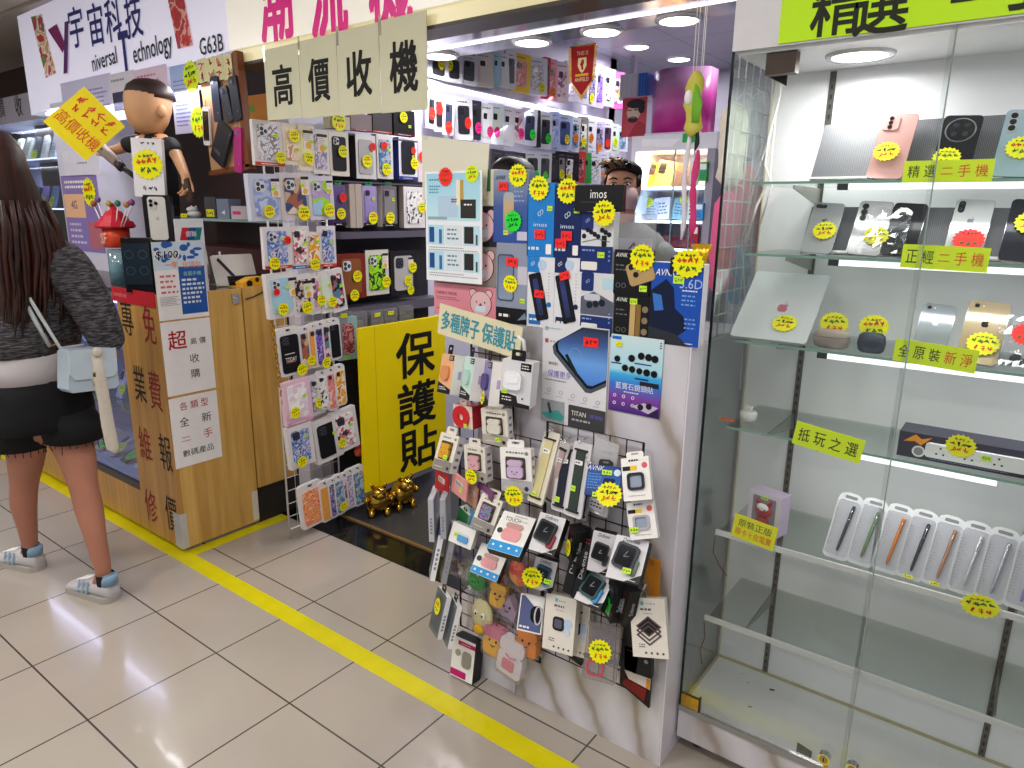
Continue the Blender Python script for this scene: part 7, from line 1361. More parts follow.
rk('white box with a floral phone case, right of the seventh rack row', (334, 409, 358, 451), WB, 'floral', 7, 0, .03, 1, [])
for i, (l, t, r, b, pat, nm) in enumerate(((300, 482, 324, 527, 'glit', 'an orange glitter phone case, foremost'), (320, 480, 333, 522, 'orange', 'an orange phone case, second'), (329, 477, 340, 518, 'violp', 'a violet print phone case, third'), (335, 474, 345, 515, 'bluep', 'a blue print phone case, fourth'), (341, 472, 351, 511, 'pinkfl', 'a pink print phone case, fifth'), (347, 468, 357, 508, 'violet', 'a pale lilac phone case, sixth'), (353, 465, 365, 506, 'bluep', 'a teal and red phone case, last'))):
    pk('hanging pack with %s of the lowest rack row' % nm, (l, t, r, b), pat, cam=0, tilt=4, tag=[(.1, -.3, .027)] if i == 3 else [])
o = root('plush_charm', 'small red and orange plush charm hanging behind the lowest rack packs', 'charm', P('x', XR-.0, 358, 452)); a = MB(); a.ball((0, 0, 0), .02, .022, .026, c('b8502a', .8)); a.ball((.0, 0, .03), .014, .018, .014, c('c83a2a', .8)); a.build('body', o); a = MB(); a.bar((0, 0, .04), (-.02, 0, .12), .0015, WIRE, 4); a.build('string', o)
# ---------------------------------------------------------------- slatted shelves beside the rack (on the wall itself)
XS = -2.90
sh = root('wall_display_unit', 'dark shelved display unit on the left wall behind the yellow board', 'display unit', (0, 0, 0))
a = MB(); wbox(a, (-3.0, 2.36, .0), (-2.975, 3.12, 2.0), c('2e2c32', .5)); a.build('back_panel', sh)
for zt_, hh in ((P('x', XS, 380, 231).z, .035), (P('x', XS, 380, 303).z, .05), (P('x', XS, 380, 183).z, .008), (P('x', XS, 380, 138).z, .008)):
    a = MB(); wbox(a, (-2.975, 2.36, zt_-hh), (XS+.05, 3.12, zt_), c('5c5766', .4)); a.build('ledge', sh)
def sl(lab, rect, card, pat, **kw):
    n[0] += 1; kw.setdefault('d', .04); return casebox(lab, 'x', XS+.05+.003*(n[0] % 3), rect, card, pat, **kw)
sl('dark red and grey box half hidden under the 價 paper, above the phone boxes', (351, 114, 372, 131), c('8a7a7a', .4), 'grey', pic=False, foot=c('a83030'), ylab=False)
sl('box with a red foot half hidden under the 收 paper', (373, 112, 392, 133), c('4a4448', .4), 'grey', pic=False, foot=c('c84a38'), ylab=False)
sl('black box with a yellow star half hidden under the 機 paper', (394, 110, 415, 136), c('1c1a1c', .4), 'dark', pic=False, tag=[(-.1, .2, .03)], foot=c('6a2020'))
sl('lime tagged pale box half hidden under the 高 paper', (329, 116, 350, 129), c('c8c0a8', .4), 'grey', pic=False, tag=[(-.1, .0, .045)], ylab=False)
sl('white box with a grey phone photo, first in the top shelf row', (356, 135, 376, 179), WB, 'clear', cam=0, tag=[(-.02, -.1, .034), (.3, .24, .022, 'r')], side=c('2a2226'))
sl('white box with a blue phone photo, second in the top shelf row', (377, 135, 393, 179), WB, 'bluep', cam=0, tag=[(.0, -.28, .034), (-.1, .25, .022, 'r')])
sl('white box with a blue edge and black phone photo, third in the shelf row', (399, 138, 418, 180), c('e8e6ec', .4), 'dark', cam=0, tag=[(.25, -.1, .032), (.2, .2, .02, 'r')], side=c('3a4a9a', .4), foot=c('24409a'))
sl('pale pink box with a red oval tag at the end of the shelf row', (418, 140, 425, 182), c('e4d0d4', .4), 'pink', pic=False, tag=[(0, .1, .03, 'r')], ylab=False)
GT_ = c('2f8a4a', .4)
sl('dark purple phone case box with a green tab, first in the purple row', (333, 185, 346, 226), PAT['plum'], 'plum', pic=False, tabc=GT_, tag=[(.0, -.2, .03), (.2, .2, .024, 'r')], foot=c('18161c'))
for i, (l, r) in enumerate(((350, 356), (356, 362))): sl('beige box seen edge-on, %s of the two in the purple row' % ('left', 'right')[i], (l, 184, r, 228), c('b9aca0', .5), 'grey', pic=False, ylab=False)
sl('purple phone case box with a triple camera and green tab, in the purple row', (363, 186, 377, 226), PAT['lilac'], 'lilac', tabc=GT_, tag=[(.1, -.3, .034)], foot=c('18161c'), side=c('e4dcd4', .4))
sl('grey phone case box with a blue strip and green tab, in the purple row', (382, 186, 397, 227), c('6f6a70', .4), 'grey', tabc=GT_, tag=[(-.05, -.28, .033)], foot=c('18161c'), side=c('cfc6c0', .4))
sl('white box with a black and white comic phone case, end of the purple row', (404, 187, 425, 228), WB, 'comic', cam=0, tag=[(.3, -.0, .032)], side=c('b9aca0', .5))
sl('dark red box with a brown leather phone case, first in the lower shelf row', (338, 254, 366, 299), c('7a2a20', .4), 'brown', cam=2, tag=[(.15, .0, .032), (.02, -.42, .032)], side=c('8a2418', .4))
sl('black and white box with a lime patterned phone case, second in the lower shelf row', (366, 250, 389, 295), c('d4d0c8', .4), 'limeb', cam=2, tag=[(.32, -.22, .034)], slip=(.32, .25, .26, .34), side=c('1c1a1e', .4))
sl('black box with a clear phone case and red label, third in the lower shelf row', (391, 251, 417, 295), c('232026', .4), 'clear', cam=1, tag=[(.3, .12, .032), (.1, -.18, .03), (.2, -.4, .028)], slip=(.24, .2, .2, .3))
for i, (l, t, r, b, col_, nm) in enumerate(((337, 312, 352, 330, 'a8b8b8', 'pale turquoise'), (352, 312, 368, 331, '8a7478', 'rose'), (372, 311, 384, 331, '5a5458', 'dark grey'), (385, 309, 398, 330, '4a4448', 'darker grey'), (400, 306, 414, 328, '38353a', 'black'))):
    o, w, h = put('clear_case_box', 'clear box with a %s case, just above the yellow board' % nm, 'phone case', 'x', XS+.08, (l, t, r, b+26)); a = MB(); a.box(-w/2, -h/2, w/2, h/2, 0, .06, glass('e4e4e8', .1, film=.15), .004); a.build('box', o); a = MB(); a.box(-w*.36, -h*.42, w*.36, h*.3, .012, .02, c(col_, .35), .012, None, 4); a.build('case', o)
    if i in (0, 2, 3): label(o, w*.0, h*.42, .04, .02, 'y', -.001)
# ================================================================ deep left wall: rows of hanging packs
XD = -2.93
ORD = ['first', 'second', 'third', 'fourth', 'fifth', 'sixth', 'seventh', 'eighth', 'ninth', 'tenth', 'eleventh', 'twelfth', 'thirteenth', 'fourteenth', 'fifteenth', 'sixteenth', 'seventeenth', 'eighteenth', 'nineteenth', 'twentieth', '21st', '22nd']
def deep(row, i, l, t, r, b, col_, pat, tg, nm, tilt=0):
    o, w, h = put('hanging_pack', '%s, %s in the %s deep-wall row' % (nm, ORD[i], row), 'phone case', 'x', XD+.012*(i % 3), (l, t+(i*7) % 3-1, r, b+(i*5) % 4-1), tilt+(i*11) % 7-3, -10-(i*13) % 12, 0, 'hanging packs on the deep left wall')
    a = MB(); w = min(w, .17); a.box(-w/2, -h/2, w/2, h/2, 0, .02, c(col_, .4), .004); m_ = PAT[pat] if pat in PAT else c(pat, .35)
    a.box(-w*.3, -h*.36, w*.3, h*.3, -.004, 0, m_, w*.1); a.box(-w*.24, h*.1, w*.02, h*.25, -.006, -.004, c('2a2a30', .2), w*.05); a.lines(-w*.3, h*.36, w*.3, h*.42, 1, -.001, c('6a6a70'), .5); a.build('pack', o)
    a = MB(); a.bar((0, .02, h*.46), (0, .02+XD-(-3.0)+.012*(i % 3), h*.46), .002, CHROME, 4); a.build('hook', o)
    if tg: star(o, tg[1]*w, tg[2]*h, .036, tg[0], -.008, .026)
def yl(x, pts):
    for (xa, ya), (xb, yb) in zip(pts, pts[1:]):
        if x <= xb: return ya+(yb-ya)*(x-xa)/(xb-xa)
    return pts[-1][1]
UT, UB = [(425, 52), (450, 55), (514, 52), (545, 58), (604, 67), (640, 76)], [(425, 78), (457, 83), (514, 88), (545, 99), (604, 107), (640, 112)]
MT, MB_ = [(425, 92), (441, 94), (504, 106), (551, 112), (597, 120), (630, 127)], [(425, 128), (454, 136), (486, 143), (535, 146), (571, 151), (600, 152), (630, 153)]
LT, LB = [(430, 140), (480, 150), (530, 152), (600, 153), (630, 155)], [(430, 175), (480, 183), (530, 184), (600, 182), (630, 182)]
U = [(430, 447, 'e4e4ec', 'dark', ('y', .1, .1), 'white box with a black window and two yellow tags'), (447, 461, 'dcdce4', 'dark', ('y', -.3, .1), 'white box with a dark screen print'), (462, 476, 'c8c8d0', '3a4048', None, 'grey box with a tablet print'), (477, 492, 'd6cfc6', 'd6cfc6', None, 'plain beige box'), (493, 500, '9ad0d4', 'sky', None, 'slim turquoise pack'), (500, 508, 'e8e6ea', 'e8e6ea', None, 'plain white pack'), (507, 515, 'e0e0e8', 'dark', None, 'white pack with a black panel'), (514, 528, 'f0c81c', 'pink', None, 'yellow pack with a red print'), (530, 545, 'e0e2ea', 'animal', ('y', .2, -.3), 'white pack with a yellow tag'), (544, 549, 'd83a4a', '2a2a30', None, 'slim red pack'), (549, 556, 'f0b0c0', 'pink', ('o', .0, -.3), 'pink pack with an orange tag'), (557, 567, 'f0e0e6', 'pinkfl', None, 'pale pink pack'), (568, 578, 'c8c4d4', 'violet', None, 'lilac grey pack'), (579, 588, 'd4d0dc', 'violp', None, 'mixed purple pack'), (588, 596, 'd0ccd8', 'violp', ('y', .0, -.3), 'purple pack with a yellow tag'), (596, 603, 'b8a8d0', 'purple', None, 'violet pack'), (604, 613, 'dcdce0', 'comic', None, 'white and black pack'), (614, 623, 'f06ab0', 'pinkfl', ('y', .1, -.1), 'bright pink pack with a yellow tag')]
for i, (l, r, col_, pat, tg, nm) in enumerate(U): m = (l+r)/2; deep('upper', i, l, yl(m, UT), r, yl(m, UB), col_, pat, tg, nm)
Mr = [(428, 435, 'dcd8dc', 'dark', ('r', 0, -.1), 'white pack with a red tag'), (435, 443, 'e2dee4', 'dark', ('r', 0, .1), 'white pack with a black phone and red tag'), (444, 453, 'e4e2e8', '3a3f58', ('r', 0, -.3), 'white pack with a navy phone and low red tag'), (456, 471, 'e6e4ea', 'dark', ('r', .2, -.1), 'wide white pack with a red tag'), (471, 480, '3a3840', 'dark', ('p', .2, -.2), 'black pack with a pink tag'), (481, 491, 'ecebf0', 'ecebf0', ('p', .3, -.2), 'plain white pack with a pink tag'), (491, 502, 'd4e0e4', 'palegr', ('p', .0, -.2), 'pale green pack with a pink tag'), (503, 513, 'd8d4da', 'd8d4da', None, 'pale grey pack'), (513, 523, 'dcd0dc', 'pinkfl', ('p', .2, -.2), 'pale pink pack with a pink tag'), (524, 535, 'dcdfea', '2c3550', ('g', .2, -.2), 'white pack with a navy phone and green tag'), (536, 540, '38363c', 'dark', None, 'slim black pack'), (541, 550, 'dedfe6', '3a3c48', ('g', .2, -.2), 'white pack with a grey phone and green tag'), (551, 559, 'b4c4e8', 'blue', None, 'light blue pack'), (559, 571, 'b8c8ea', '4a5a90', ('y', .1, -.2), 'light blue pack with a yellow tag'), (572, 579, 'e0e0e8', 'bluep', ('o', .0, -.1), 'white pack with an orange tag'), (580, 587, '8a8478', 'comic', ('y', .0, -.2), 'grey pack with a yellow tag'), (587, 595, 'e4e4ec', 'e4e4ec', ('o', .0, -.1), 'white pack with an orange tag on its middle'), (595, 603, 'c8c0dc', 'violp', ('o', .0, -.35), 'lilac pack with a low orange tag'), (604, 611, 'e0dce4', '4a2f4a', ('r', .0, -.2), 'white pack with a plum phone and red tag'), (612, 618, 'd0d8d8', 'palegr', ('l', .0, -.1), 'pale pack with a lime tag'), (618, 626, 'dcdce8', 'bluep', None, 'white pack with a blue print')]
for i, (l, r, col_, pat, tg, nm) in enumerate(Mr): m = (l+r)/2; deep('middle', i, l, yl(m, MT), r, yl(m, MB_), col_, pat, tg, nm, -6 if i == 5 else 0)
Lr = [(492, 503, '3a383e', 'dark', None, 'black pack'), (503, 514, '46444c', 'dark', None, 'charcoal pack'), (515, 524, '35333a', 'violp', None, 'dark pack with a violet print'), (526, 539, 'd6d8de', 'dark', ('g', .2, -.2), 'white pack with a black band and green tag'), (540, 550, 'dadce2', '3a3f4a', ('g', .0, -.3), 'white pack with a grey phone and low green tag'), (551, 558, '1c1c20', 'dark', None, 'plain black pack'), (558, 565, '28262c', 'grey', ('y', .0, -.2), 'black pack with a yellow tag'), (565, 573, '222226', 'comic', ('y', .0, -.3), 'black pack with a low yellow tag'), (574, 578, '1c1c20', 'dark', None, 'slim black pack'), (578, 584, 'c8302a', 'redp', None, 'red pack'), (584, 590, '2fa03a', 'green', None, 'bright green pack'), (590, 599, 'dcdce4', 'animal', None, 'white pack with a grey print'), (599, 608, 'd8d4e0', 'bluep', ('o', .0, -.3), 'white pack with a blue print and orange tag'), (609, 618, 'dcd8e0', 'comic', None, 'white and grey pack')]
for i, (l, r, col_, pat, tg, nm) in enumerate(Lr): m = (l+r)/2; deep('lower', i, l, yl(m, LT), r, yl(m, LB), col_, pat, tg, nm)
# ================================================================ back of the shop: lit showcase, pictures and boxes on top of it
SYF = 4.4
xl, xr = P('y', SYF, 629, 200).x, P('y', SYF, 712, 200).x
zt = P('y', SYF, 676, 134).z; zh = P('y', SYF, 676, 150).z
s = root('lit_showcase', 'white lit glass showcase at the back of the shop behind the seller', 'showcase', (0, 0, 0)); WS = c('e8e6ee', .35)
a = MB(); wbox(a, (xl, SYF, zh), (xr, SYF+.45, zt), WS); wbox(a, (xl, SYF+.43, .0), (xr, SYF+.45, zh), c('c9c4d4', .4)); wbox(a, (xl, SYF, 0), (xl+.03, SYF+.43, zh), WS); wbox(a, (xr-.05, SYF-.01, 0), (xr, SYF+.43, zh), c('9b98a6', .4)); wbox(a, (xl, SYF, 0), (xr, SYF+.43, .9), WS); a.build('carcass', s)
a = MB(); wbox(a, (xl+.03, SYF+.004, .9), (xr-.05, SYF+.008, zh), glass('eef4f8', .07)); a.build('front_glass', s)
a = MB(); x = P('y', SYF, 672, 200).x; wbox(a, (x-.004, SYF+.0, .9), (x+.004, SYF+.012, zh), c('8a9aa4', .2)); x = P('y', SYF, 691, 200).x; wbox(a, (x-.004, SYF+.0, .9), (x+.004, SYF+.012, zh), c('8a9aa4', .2)); a.build('glass_joint', s)
zs = [P('y', SYF, 676, y).z for y in (188, 222, 250)]
for z in zs:
    a = MB(); wbox(a, (xl+.03, SYF+.02, z-.01), (xr-.05, SYF+.42, z), c('dfe6ee', .2)); a.build('shelf', s); a = MB(); wbox(a, (xl+.03, SYF+.012, z-.008), (xr-.05, SYF+.02, z+.008), glow('e8f2ff', 4)); a.build('shelf_light', s)
area('showcase_light', ((xl+xr)/2-.05, SYF+.2, zh-.03), .5, .1, 7, (1, .72, .35))
for z in zs[1:]: area('showcase_shelf_light', ((xl+xr)/2-.05, SYF+.1, z+.22), .5, .05, 1.2, (.9, .96, 1))
a = MB(); pw = P('y', SYF, 683, 137).x; pw2 = P('y', SYF, 697, 148).x; a.box(pw, zt-.055, pw2, zt+.0, SYF-.006, SYF, c('1faa4a', .4)); a.disc((pw+pw2)/2, zh+.05, .02, SYF-.008, SYF-.0, c('2fae74', .4)); a.build('green_logo', s)
a = MB(); a.prism([(P('y', SYF, 642, 142).x, zt-.02), (P('y', SYF, 680, 140).x, zt-.03), (P('y', SYF, 672, 147).x, zh+.02), (P('y', SYF, 642, 147).x, zh+.03)], SYF-.004, SYF, c('f8f6fa', .3)); a.build('painted_header_highlight', s)  # highlight on the header painted as a paler flat shape
R = random.Random(6)
for i, (px, col_, w, h, z, lab) in enumerate(((650, 'e89018', .11, .17, zs[0], 'orange phone lit on the top shelf of the back showcase'), (660, 'e8b458', .13, .18, zs[0], 'golden phone leaning on the top shelf of the back showcase'), (681, '6a4a3a', .12, .15, zs[0], 'brown picture box on the top shelf of the back showcase'), (648, 'b8c4d8', .16, .12, zs[1], 'pale boxed gadget on the middle shelf of the back showcase, left'), (662, 'e8e4f0', .12, .15, zs[1], 'white boxed gadget on the middle shelf of the back showcase, centre'), (681, '8ab8c8', .14, .14, zs[1], 'teal boxed gadget on the middle shelf of the back showcase, right'), (676, 'b81e4a', .2, .07, zs[2], 'long crimson box on the low shelf of the back showcase'), (652, 'd8d8e4', .12, .1, zs[2], 'white box on the low shelf of the back showcase'))):
    x = P('y', SYF+.2, px, 200).x; o = root('showcase_item', lab, 'boxed phone', (x, SYF+.2, z+.014), (RAD(-12), RAD(R.uniform(-6, 12)), 0)); a = MB(); a.box(-w/2, 0, w/2, h, 0, .03, c(col_, .3), .008); a.build('body', o); a = MB(); a.box(-w*.4, h*.5, 0, h*.92, -.004, 0, c('2a2420', .2), .008) if i < 2 else a.lines(-w*.4, h*.2, w*.4, h*.8, 4, -.001, c('5a5a68'), .4); a.build('detail', o)
    if i in (3, 5): star(o, .0, h*.95, .035, 'l', -.004)
for i, (px, t, b, col_, lab) in enumerate(((694, 155, 185, 'd8dcf0', 'white and blue slim box fixed to the showcase post, top left'), (703, 162, 181, '2fa04a', 'green and red slim box fixed to the showcase post, top right'), (692, 190, 219, 'e8ecec', 'white slim box with a green mark fixed to the showcase post, middle'), (699, 203, 219, '3a9ae0', 'blue slim box fixed to the showcase post, middle right'), (694, 225, 247, 'b02a30', 'dark red slim box fixed to the showcase post, lowest'))):
    o, w, h = put('slim_box', lab, 'box', 'y', SYF-.035, (px-4, t, px+4, b)); boxpack(o, w, h, .024, c(col_, .4)); a = MB(); a.box(-w*.4, h*.1, w*.4, h*.4, -.002, 0, c('f4f4f4')); a.lines(-w*.3, -h*.4, w*.3, h*.0, 3, -.001, c('3a4a9a'), .4); a.build('print', o)
# on top of the showcase
px0, px1 = P('y', SYF-.0, 646, 100).x, P('y', SYF-.0, 703, 100).x; ztop = P('y', SYF, 675, 67).z
o = root('picture_panel', 'large plain panel fading from lilac to magenta standing on the back showcase', 'panel', ((px0+px1)/2, SYF+.01, zt+.001)); w = px1-px0; h = ztop-zt
a = MB(); n_ = 12; vs = []
for k in range(n_+1):
    t = RAD(-40+80*k/n_); vs.append((w/2*sin(t)/sin(RAD(40)), .09*(1-cos(t))/(1-cos(RAD(40)))))
v3 = [(x, y, 0) for x, y in vs]+[(x, y, h) for x, y in vs]+[(x, y+.12, 0) for x, y in vs]+[(x, y+.12, h) for x, y in vs]; N1 = n_+1; fs = []
for k in range(n_): fs += [(k, k+1, N1+k+1, N1+k), (2*N1+k+1, 2*N1+k, 3*N1+k, 3*N1+k+1), (N1+k, N1+k+1, 3*N1+k+1, 3*N1+k), (k+1, k, 2*N1+k, 2*N1+k+1)]
fs += [(0, N1, 3*N1, 2*N1), (n_, 2*N1+n_, 3*N1+n_, N1+n_)]
a.add(v3, fs, grad([(0, 'c0208a'), (.35, 'd050a8'), (.7, 'd8a0d0'), (1, 'b870b8')], 2, .3, -.25), True); a.build('panel', o)
a = MB(); a.box(-w*.5, 0, w*.5, .012, -.004, .0, c('d8d4e0')); a.build('foot', o)
o, w, h = put('portrait_poster', 'red portrait poster of a bearded man on the back showcase', 'poster', 'y', SYF+.02, (622, 97, 646, 136)); a = MB(); a.box(-w/2, -h/2, w/2, h/2, 0, .006, c('c03a4a', .4)); a.build('sheet', o)
a = MB(); fc = c('d8b8a8', .5); dk = c('1e1a1e', .5); a.prism([(-w*.2, -h*.5), (w*.5, -h*.5), (w*.5, -h*.2), (w*.2, -h*.1), (-w*.0, -h*.25)], -.001, 0, c('a01c30')); a.disc(-w*.02, h*.12, w*.28, -.002, 0, fc, 18, h*.2); a.disc(w*.06, h*.34, w*.38, -.0025, 0, dk, 16, h*.12); a.disc(w*.3, h*.22, w*.14, -.0026, 0, dk, 12, h*.14); a.disc(-w*.04, -h*.06, w*.2, -.003, 0, dk, 14, h*.08); a.rect(-w*.26, h*.17, -w*.1, h*.2, -.003, dk); a.rect(w*.0, h*.17, w*.16, h*.2, -.003, dk); a.rect(-w*.12, -h*.03, w*.06, -h*.0, -.0036, c('a86a60')); a.build('portrait', o)
o.location.z = zt+h/2+.001
for i, (l, r, t, b, col_, lab) in enumerate(((620, 638, 74, 97, 'd4d4e0', 'white carton in the stack above the portrait poster'), (638, 647, 73, 97, '2f6ac8', 'blue sided carton in the stack above the portrait poster'))):
    o, w, h = put('carton', lab, 'carton', 'y', SYF+.06, (l, t, r, b)); boxpack(o, w, h, .14, c(col_, .4)); a = MB(); [a.rect(-w*.4+w*.28*k, -h*.45, -w*.38+w*.28*k, h*.45, -.001, c('a8a8b8')) for k in range(4)]; a.build('print', o)
# wall shelf that carries those cartons
zc = P('y', SYF+.06, 632, 97).z; a = MB(); wbox(a, (P('y', SYF, 615, 97).x, SYF+.05, zc-.012), (P('y', SYF, 648, 97).x, SYF+.3, zc-.001), c('cfccd8', .4)); b_ = root('wall_shelf', 'narrow pale shelf under the cartons at the back of the shop', 'shelf'); a.build('board', b_); a = MB(); wbox(a, (P('y', SYF, 612, 97).x, SYF+.25, zt), (P('y', SYF, 615.5, 97).x, SYF+.3, zc+.3), c('b4b0c0', .4)); a.build('upright', b_)
# ================================================================ things on and around the kiosk
KTZ = KT+.0005
def standbox(name, lab, cat, pl, val, l, t, r, zb=KTZ, d=.05, m_=WHITE, side=None, turn=0, D=None, W_=None):
    pc = P(pl, val, (l+r)/2, t); i = 0 if pl == 'y' else 1; w = abs(P(pl, val, r, t+20)[i]-P(pl, val, l, t+20)[i]); h = pc.z-zb
    if D: pc = W((l+r)/2, t, D); w = W_; h = pc.z-zb
    loc = (pc.x, pc.y, zb+h/2); o = root(name, lab, cat, loc, (0, 0, RZ[pl]+RAD(turn))); boxpack(o, w, h, d, m_, side); return o, w, h
o, w, h = standbox('phone_box', 'black phone box with a dark phone picture standing on the kiosk corner', 'phone box', 'y', 1.56, 121, 238, 147, KTZ, .06, c('17181c', .3), None, 48, 3.62, .115)
a = MB(); [a.prism(rr(x-.03, -h*.36, x+.03, h*.4, .01), -.003, 0, c('23303a', .25)) for x in (-w*.25, w*.25)]; [a.ring(circ(x, h*(.2-.3*k), .02, None, 14), circ(x, h*(.2-.3*k), .016, None, 14), -.004, -.003, c('3a4a58', .2)) for x in (-w*.25, w*.25) for k in range(2)]; a.build('print', o)
o, w, h = standbox('phone_box', 'tall black phone box with a white phone picture, on the kiosk', 'phone box', 'y', 1.63, 142, 195, 170, KTZ, .05, c('17171b', .3), None, 48, 3.74, .115)
a = MB(); z0, z1 = W(158, 240, 3.74).z-KTZ-h/2, h/2-.008; a.prism(rr(-w*.36, z0, w*.32, z1, .014, 5), -.003, 0, c('d9d6d0', .25)); a.prism(rr(-w*.30, z1-.062, -w*.02, z1-.008, .012), -.005, -.003, c('c8c5c0', .25)); [a.disc(-w*.22+.022*(k == 2), z1-.02-.018*k if k < 2 else z1-.03, .0085, -.007, -.005, c('1a1a1e', .1), 12) for k in range(3)]; apple(a, -w*.02, (z0+z1)/2+.0, .016, -.0032, c('bab6b0', .2)); a.build('phone_picture', o)
# red pagoda topped candy stand
p = P('z', KTZ, 114, 281); px_ = P('y', 1.66, 114, 250).x
o = root('candy_stand', 'red pagoda-roofed lollipop stand on the kiosk counter', 'candy stand', (px_, 1.68, KTZ)); zz = lambda y: P('y', 1.68, 114, y).z-KTZ
RDP = c('d0263c', .35)
a = MB(); a.loft([((0, 0, zz(228)), .085, .085), ((0, 0, zz(226)), .095, .095), ((0, 0, zz(221)), .082, .082), ((0, 0, zz(221)), .07, .07), ((0, 0, zz(216)), .058, .058), ((0, 0, zz(216)), .05, .05), ((0, 0, zz(211)), .034, .034), ((0, 0, zz(211)), .026, .026), ((0, 0, zz(206)), .01, .01), ((0, 0, zz(203)), .003, .003)], RDP, 10, True, False); a.build('roof', o)
a = MB(); a.loft([((0, 0, zz(247)), .06, .06), ((0, 0, zz(228)), .062, .062)], c('d8482c', .35), 16); a.text('SF', 0, zz(238), .05, -.0625, c('f0c0a0'), .06, .01); a.build('red_drum', o)
a = MB(); a.loft([((0, 0, 0), .05, .05), ((0, 0, zz(249)), .052, .052)], glass('d8eef2', .1, film=.25, filmcol='c8e4ea'), 16); a.build('clear_jar', o); a = MB(); a.loft([((0, 0, .002), .046, .046), ((0, 0, zz(262)), .046, .046)], c('1f8aa0', .4), 16); a.build('blue_filling', o)
cols_ = ['a0583c', '7a5a98', '3a7a5a', 'b88a5a', '8a4a7a', 'c8a85a']
for k, (px, py) in enumerate(((98, 206), (102, 202), (122, 206), (131, 207), (136, 205), (113, 206))):
    q = P('y', 1.68, px, py); a = MB(); v = q-Vector((px_, 1.68, KTZ)); a.bar((v.x*.55, -.02, zz(226)), (v.x, -.02, v.z), .003, WHITE, 5); a.ball((v.x, -.02, v.z+.012), .015, .015, .016, c(cols_[k], .3), 10, 7); a.build('lollipop', o)
o, w, h = standbox('card_sign', 'small white payment card sign with a red, blue and green mark on the kiosk', 'sign', 'x', KX1-.015, 174, 219, 203, KTZ+.0, .004, c('e2e4ea', .35)); z = h*.3
a = MB(); a.prism([(-.05, z-.028), (-.015, z-.028), (.0, z+.028), (-.035, z+.028)], -.0012, 0, c('c82a38')); a.prism([(-.018, z-.028), (.02, z-.028), (.035, z+.028), (-.003, z+.028)], -.0014, 0, c('1f4a8a')); a.prism([(.017, z-.028), (.045, z-.028), (.06, z+.028), (.032, z+.028)], -.0016, 0, c('1f7a7a')); a.text('銀聯', .005, z, .026, -.002, WHITE, .05, .006); a.lines(-w*.4, z-.09, w*.4, z-.055, 1, -.001, c('5a5a64'), .6); a.build('print', o)
# pen holder, tablet, toy on the right part of the kiosk
p = P('z', KTZ, 222, 285); o = root('pen_holder', 'clear holder full of pens and a red marker on the kiosk top', 'pen holder', (p.x-.05, p.y, KTZ)); a = MB(); a.box(-.06, 0, .06, .1, -.04, .04, glass('f0f0f4', .1, film=.15), .004); a.build('cup', o)
R = random.Random(9)
for k, col_ in enumerate(('c8c4be', 'b02028', '2a2a2e', '8a8a4a', '1c1c20', 'e0dcd8')):
    x = -.045+.018*k; a = MB(); a.bar((x, R.uniform(-.02, .02), .004), (x+R.uniform(-.03, .03), R.uniform(-.02, .02), .15+R.uniform(-.02, .03)), .005, c(col_, .35), 8); a.build('pen', o)
o = root('open_tablet', 'white open tablet box leaning behind the pen holder on the side cabinet', 'tablet box', (P('x', KX1-.12, 235, 270).x, P('x', KX1-.12, 238, 270).y, KT+.0045), (RAD(-16), 0, pi/2)); a = MB(); a.box(-.11, 0, .11, .155, 0, .02, c('d8d4ce', .4), .008); a.build('shell', o); a = MB(); a.prism([(-.09, .13), (-.082, .14), (.0, .03), (-.01, .02)], -.006, 0, BLACK); a.build('stylus', o)
o = root('yellow_toy', 'flat yellow and black toy car body on the side cabinet', 'toy', (KX1-.06, 2.05, KT+.0045), (0, 0, pi/2)); a = MB(); a.prism([(-.08, 0), (.08, 0), (.085, .02), (.04, .042), (-.03, .04), (-.085, .018)], -.03, .03, c('e8a81c', .35)); a.build('body', o); a = MB(); [a.disc(x, .012, .016, -.034, -.028, BLACK, 14) for x in (-.045, .045)]; a.disc(0, .028, .012, -.0315, -.03, c('2a2a2a'), 12); a.build('wheels', o)
o = root('black_case', 'flat black case lying on the side cabinet under the toy', 'case', (KX1-.2, 2.06, KT+.0045)); a = MB(); wbox(a, (-.1, -.11, 0), (.09, .11, .045), c('131315', .5)); a.build('case', o); a = MB(); wbox(a, (.0885, -.1, .02), (.0905, .1, .024), c('3a3a3e')); a.build('lid_seam', o)
# plain faceless mannequin holding the signs on the kiosk
my = 1.82; hp = P('y', my, 149, 106); MX = hp.x; o = root('mannequin', 'plain wooden-toned display mannequin with a dark cap and black shirt standing on the kiosk', 'mannequin', (MX, my, KTZ)); TN = c('c99872', .45, 0, .05, 10); zq = lambda y: P('y', my, 149, y).z-KTZ
def mq(px, py, dy=0): q = P('y', my+dy, px, py); return Vector((q.x-MX, dy, q.z-KTZ))
N = [(Vector((.02, .02, .02)), .05, .045), (Vector((.02, .02, zq(205))), .06, .045), (Vector((.015, .02, zq(165))), .075, .05), (Vector((.01, .02, zq(142))), .06, .045), (Vector((.005, .01, zq(135))), .032, .03),
     (mq(172, 146), .035, .03), (mq(180, 163, -.02), .027, .026), (mq(186, 177, -.04), .022, .02), (mq(187, 186, -.045), .026, .014), (mq(130, 144), .035, .03), (mq(118, 150, -.04), .027, .026), (mq(108, 151, -.08), .022, .02), (mq(102, 150, -.1), .026, .016)]
skin_mesh('body', N, [(0, 1), (1, 2), (2, 3), (3, 4), (3, 5), (5, 6), (6, 7), (7, 8), (3, 9), (9, 10), (10, 11), (11, 12)], TN, o)
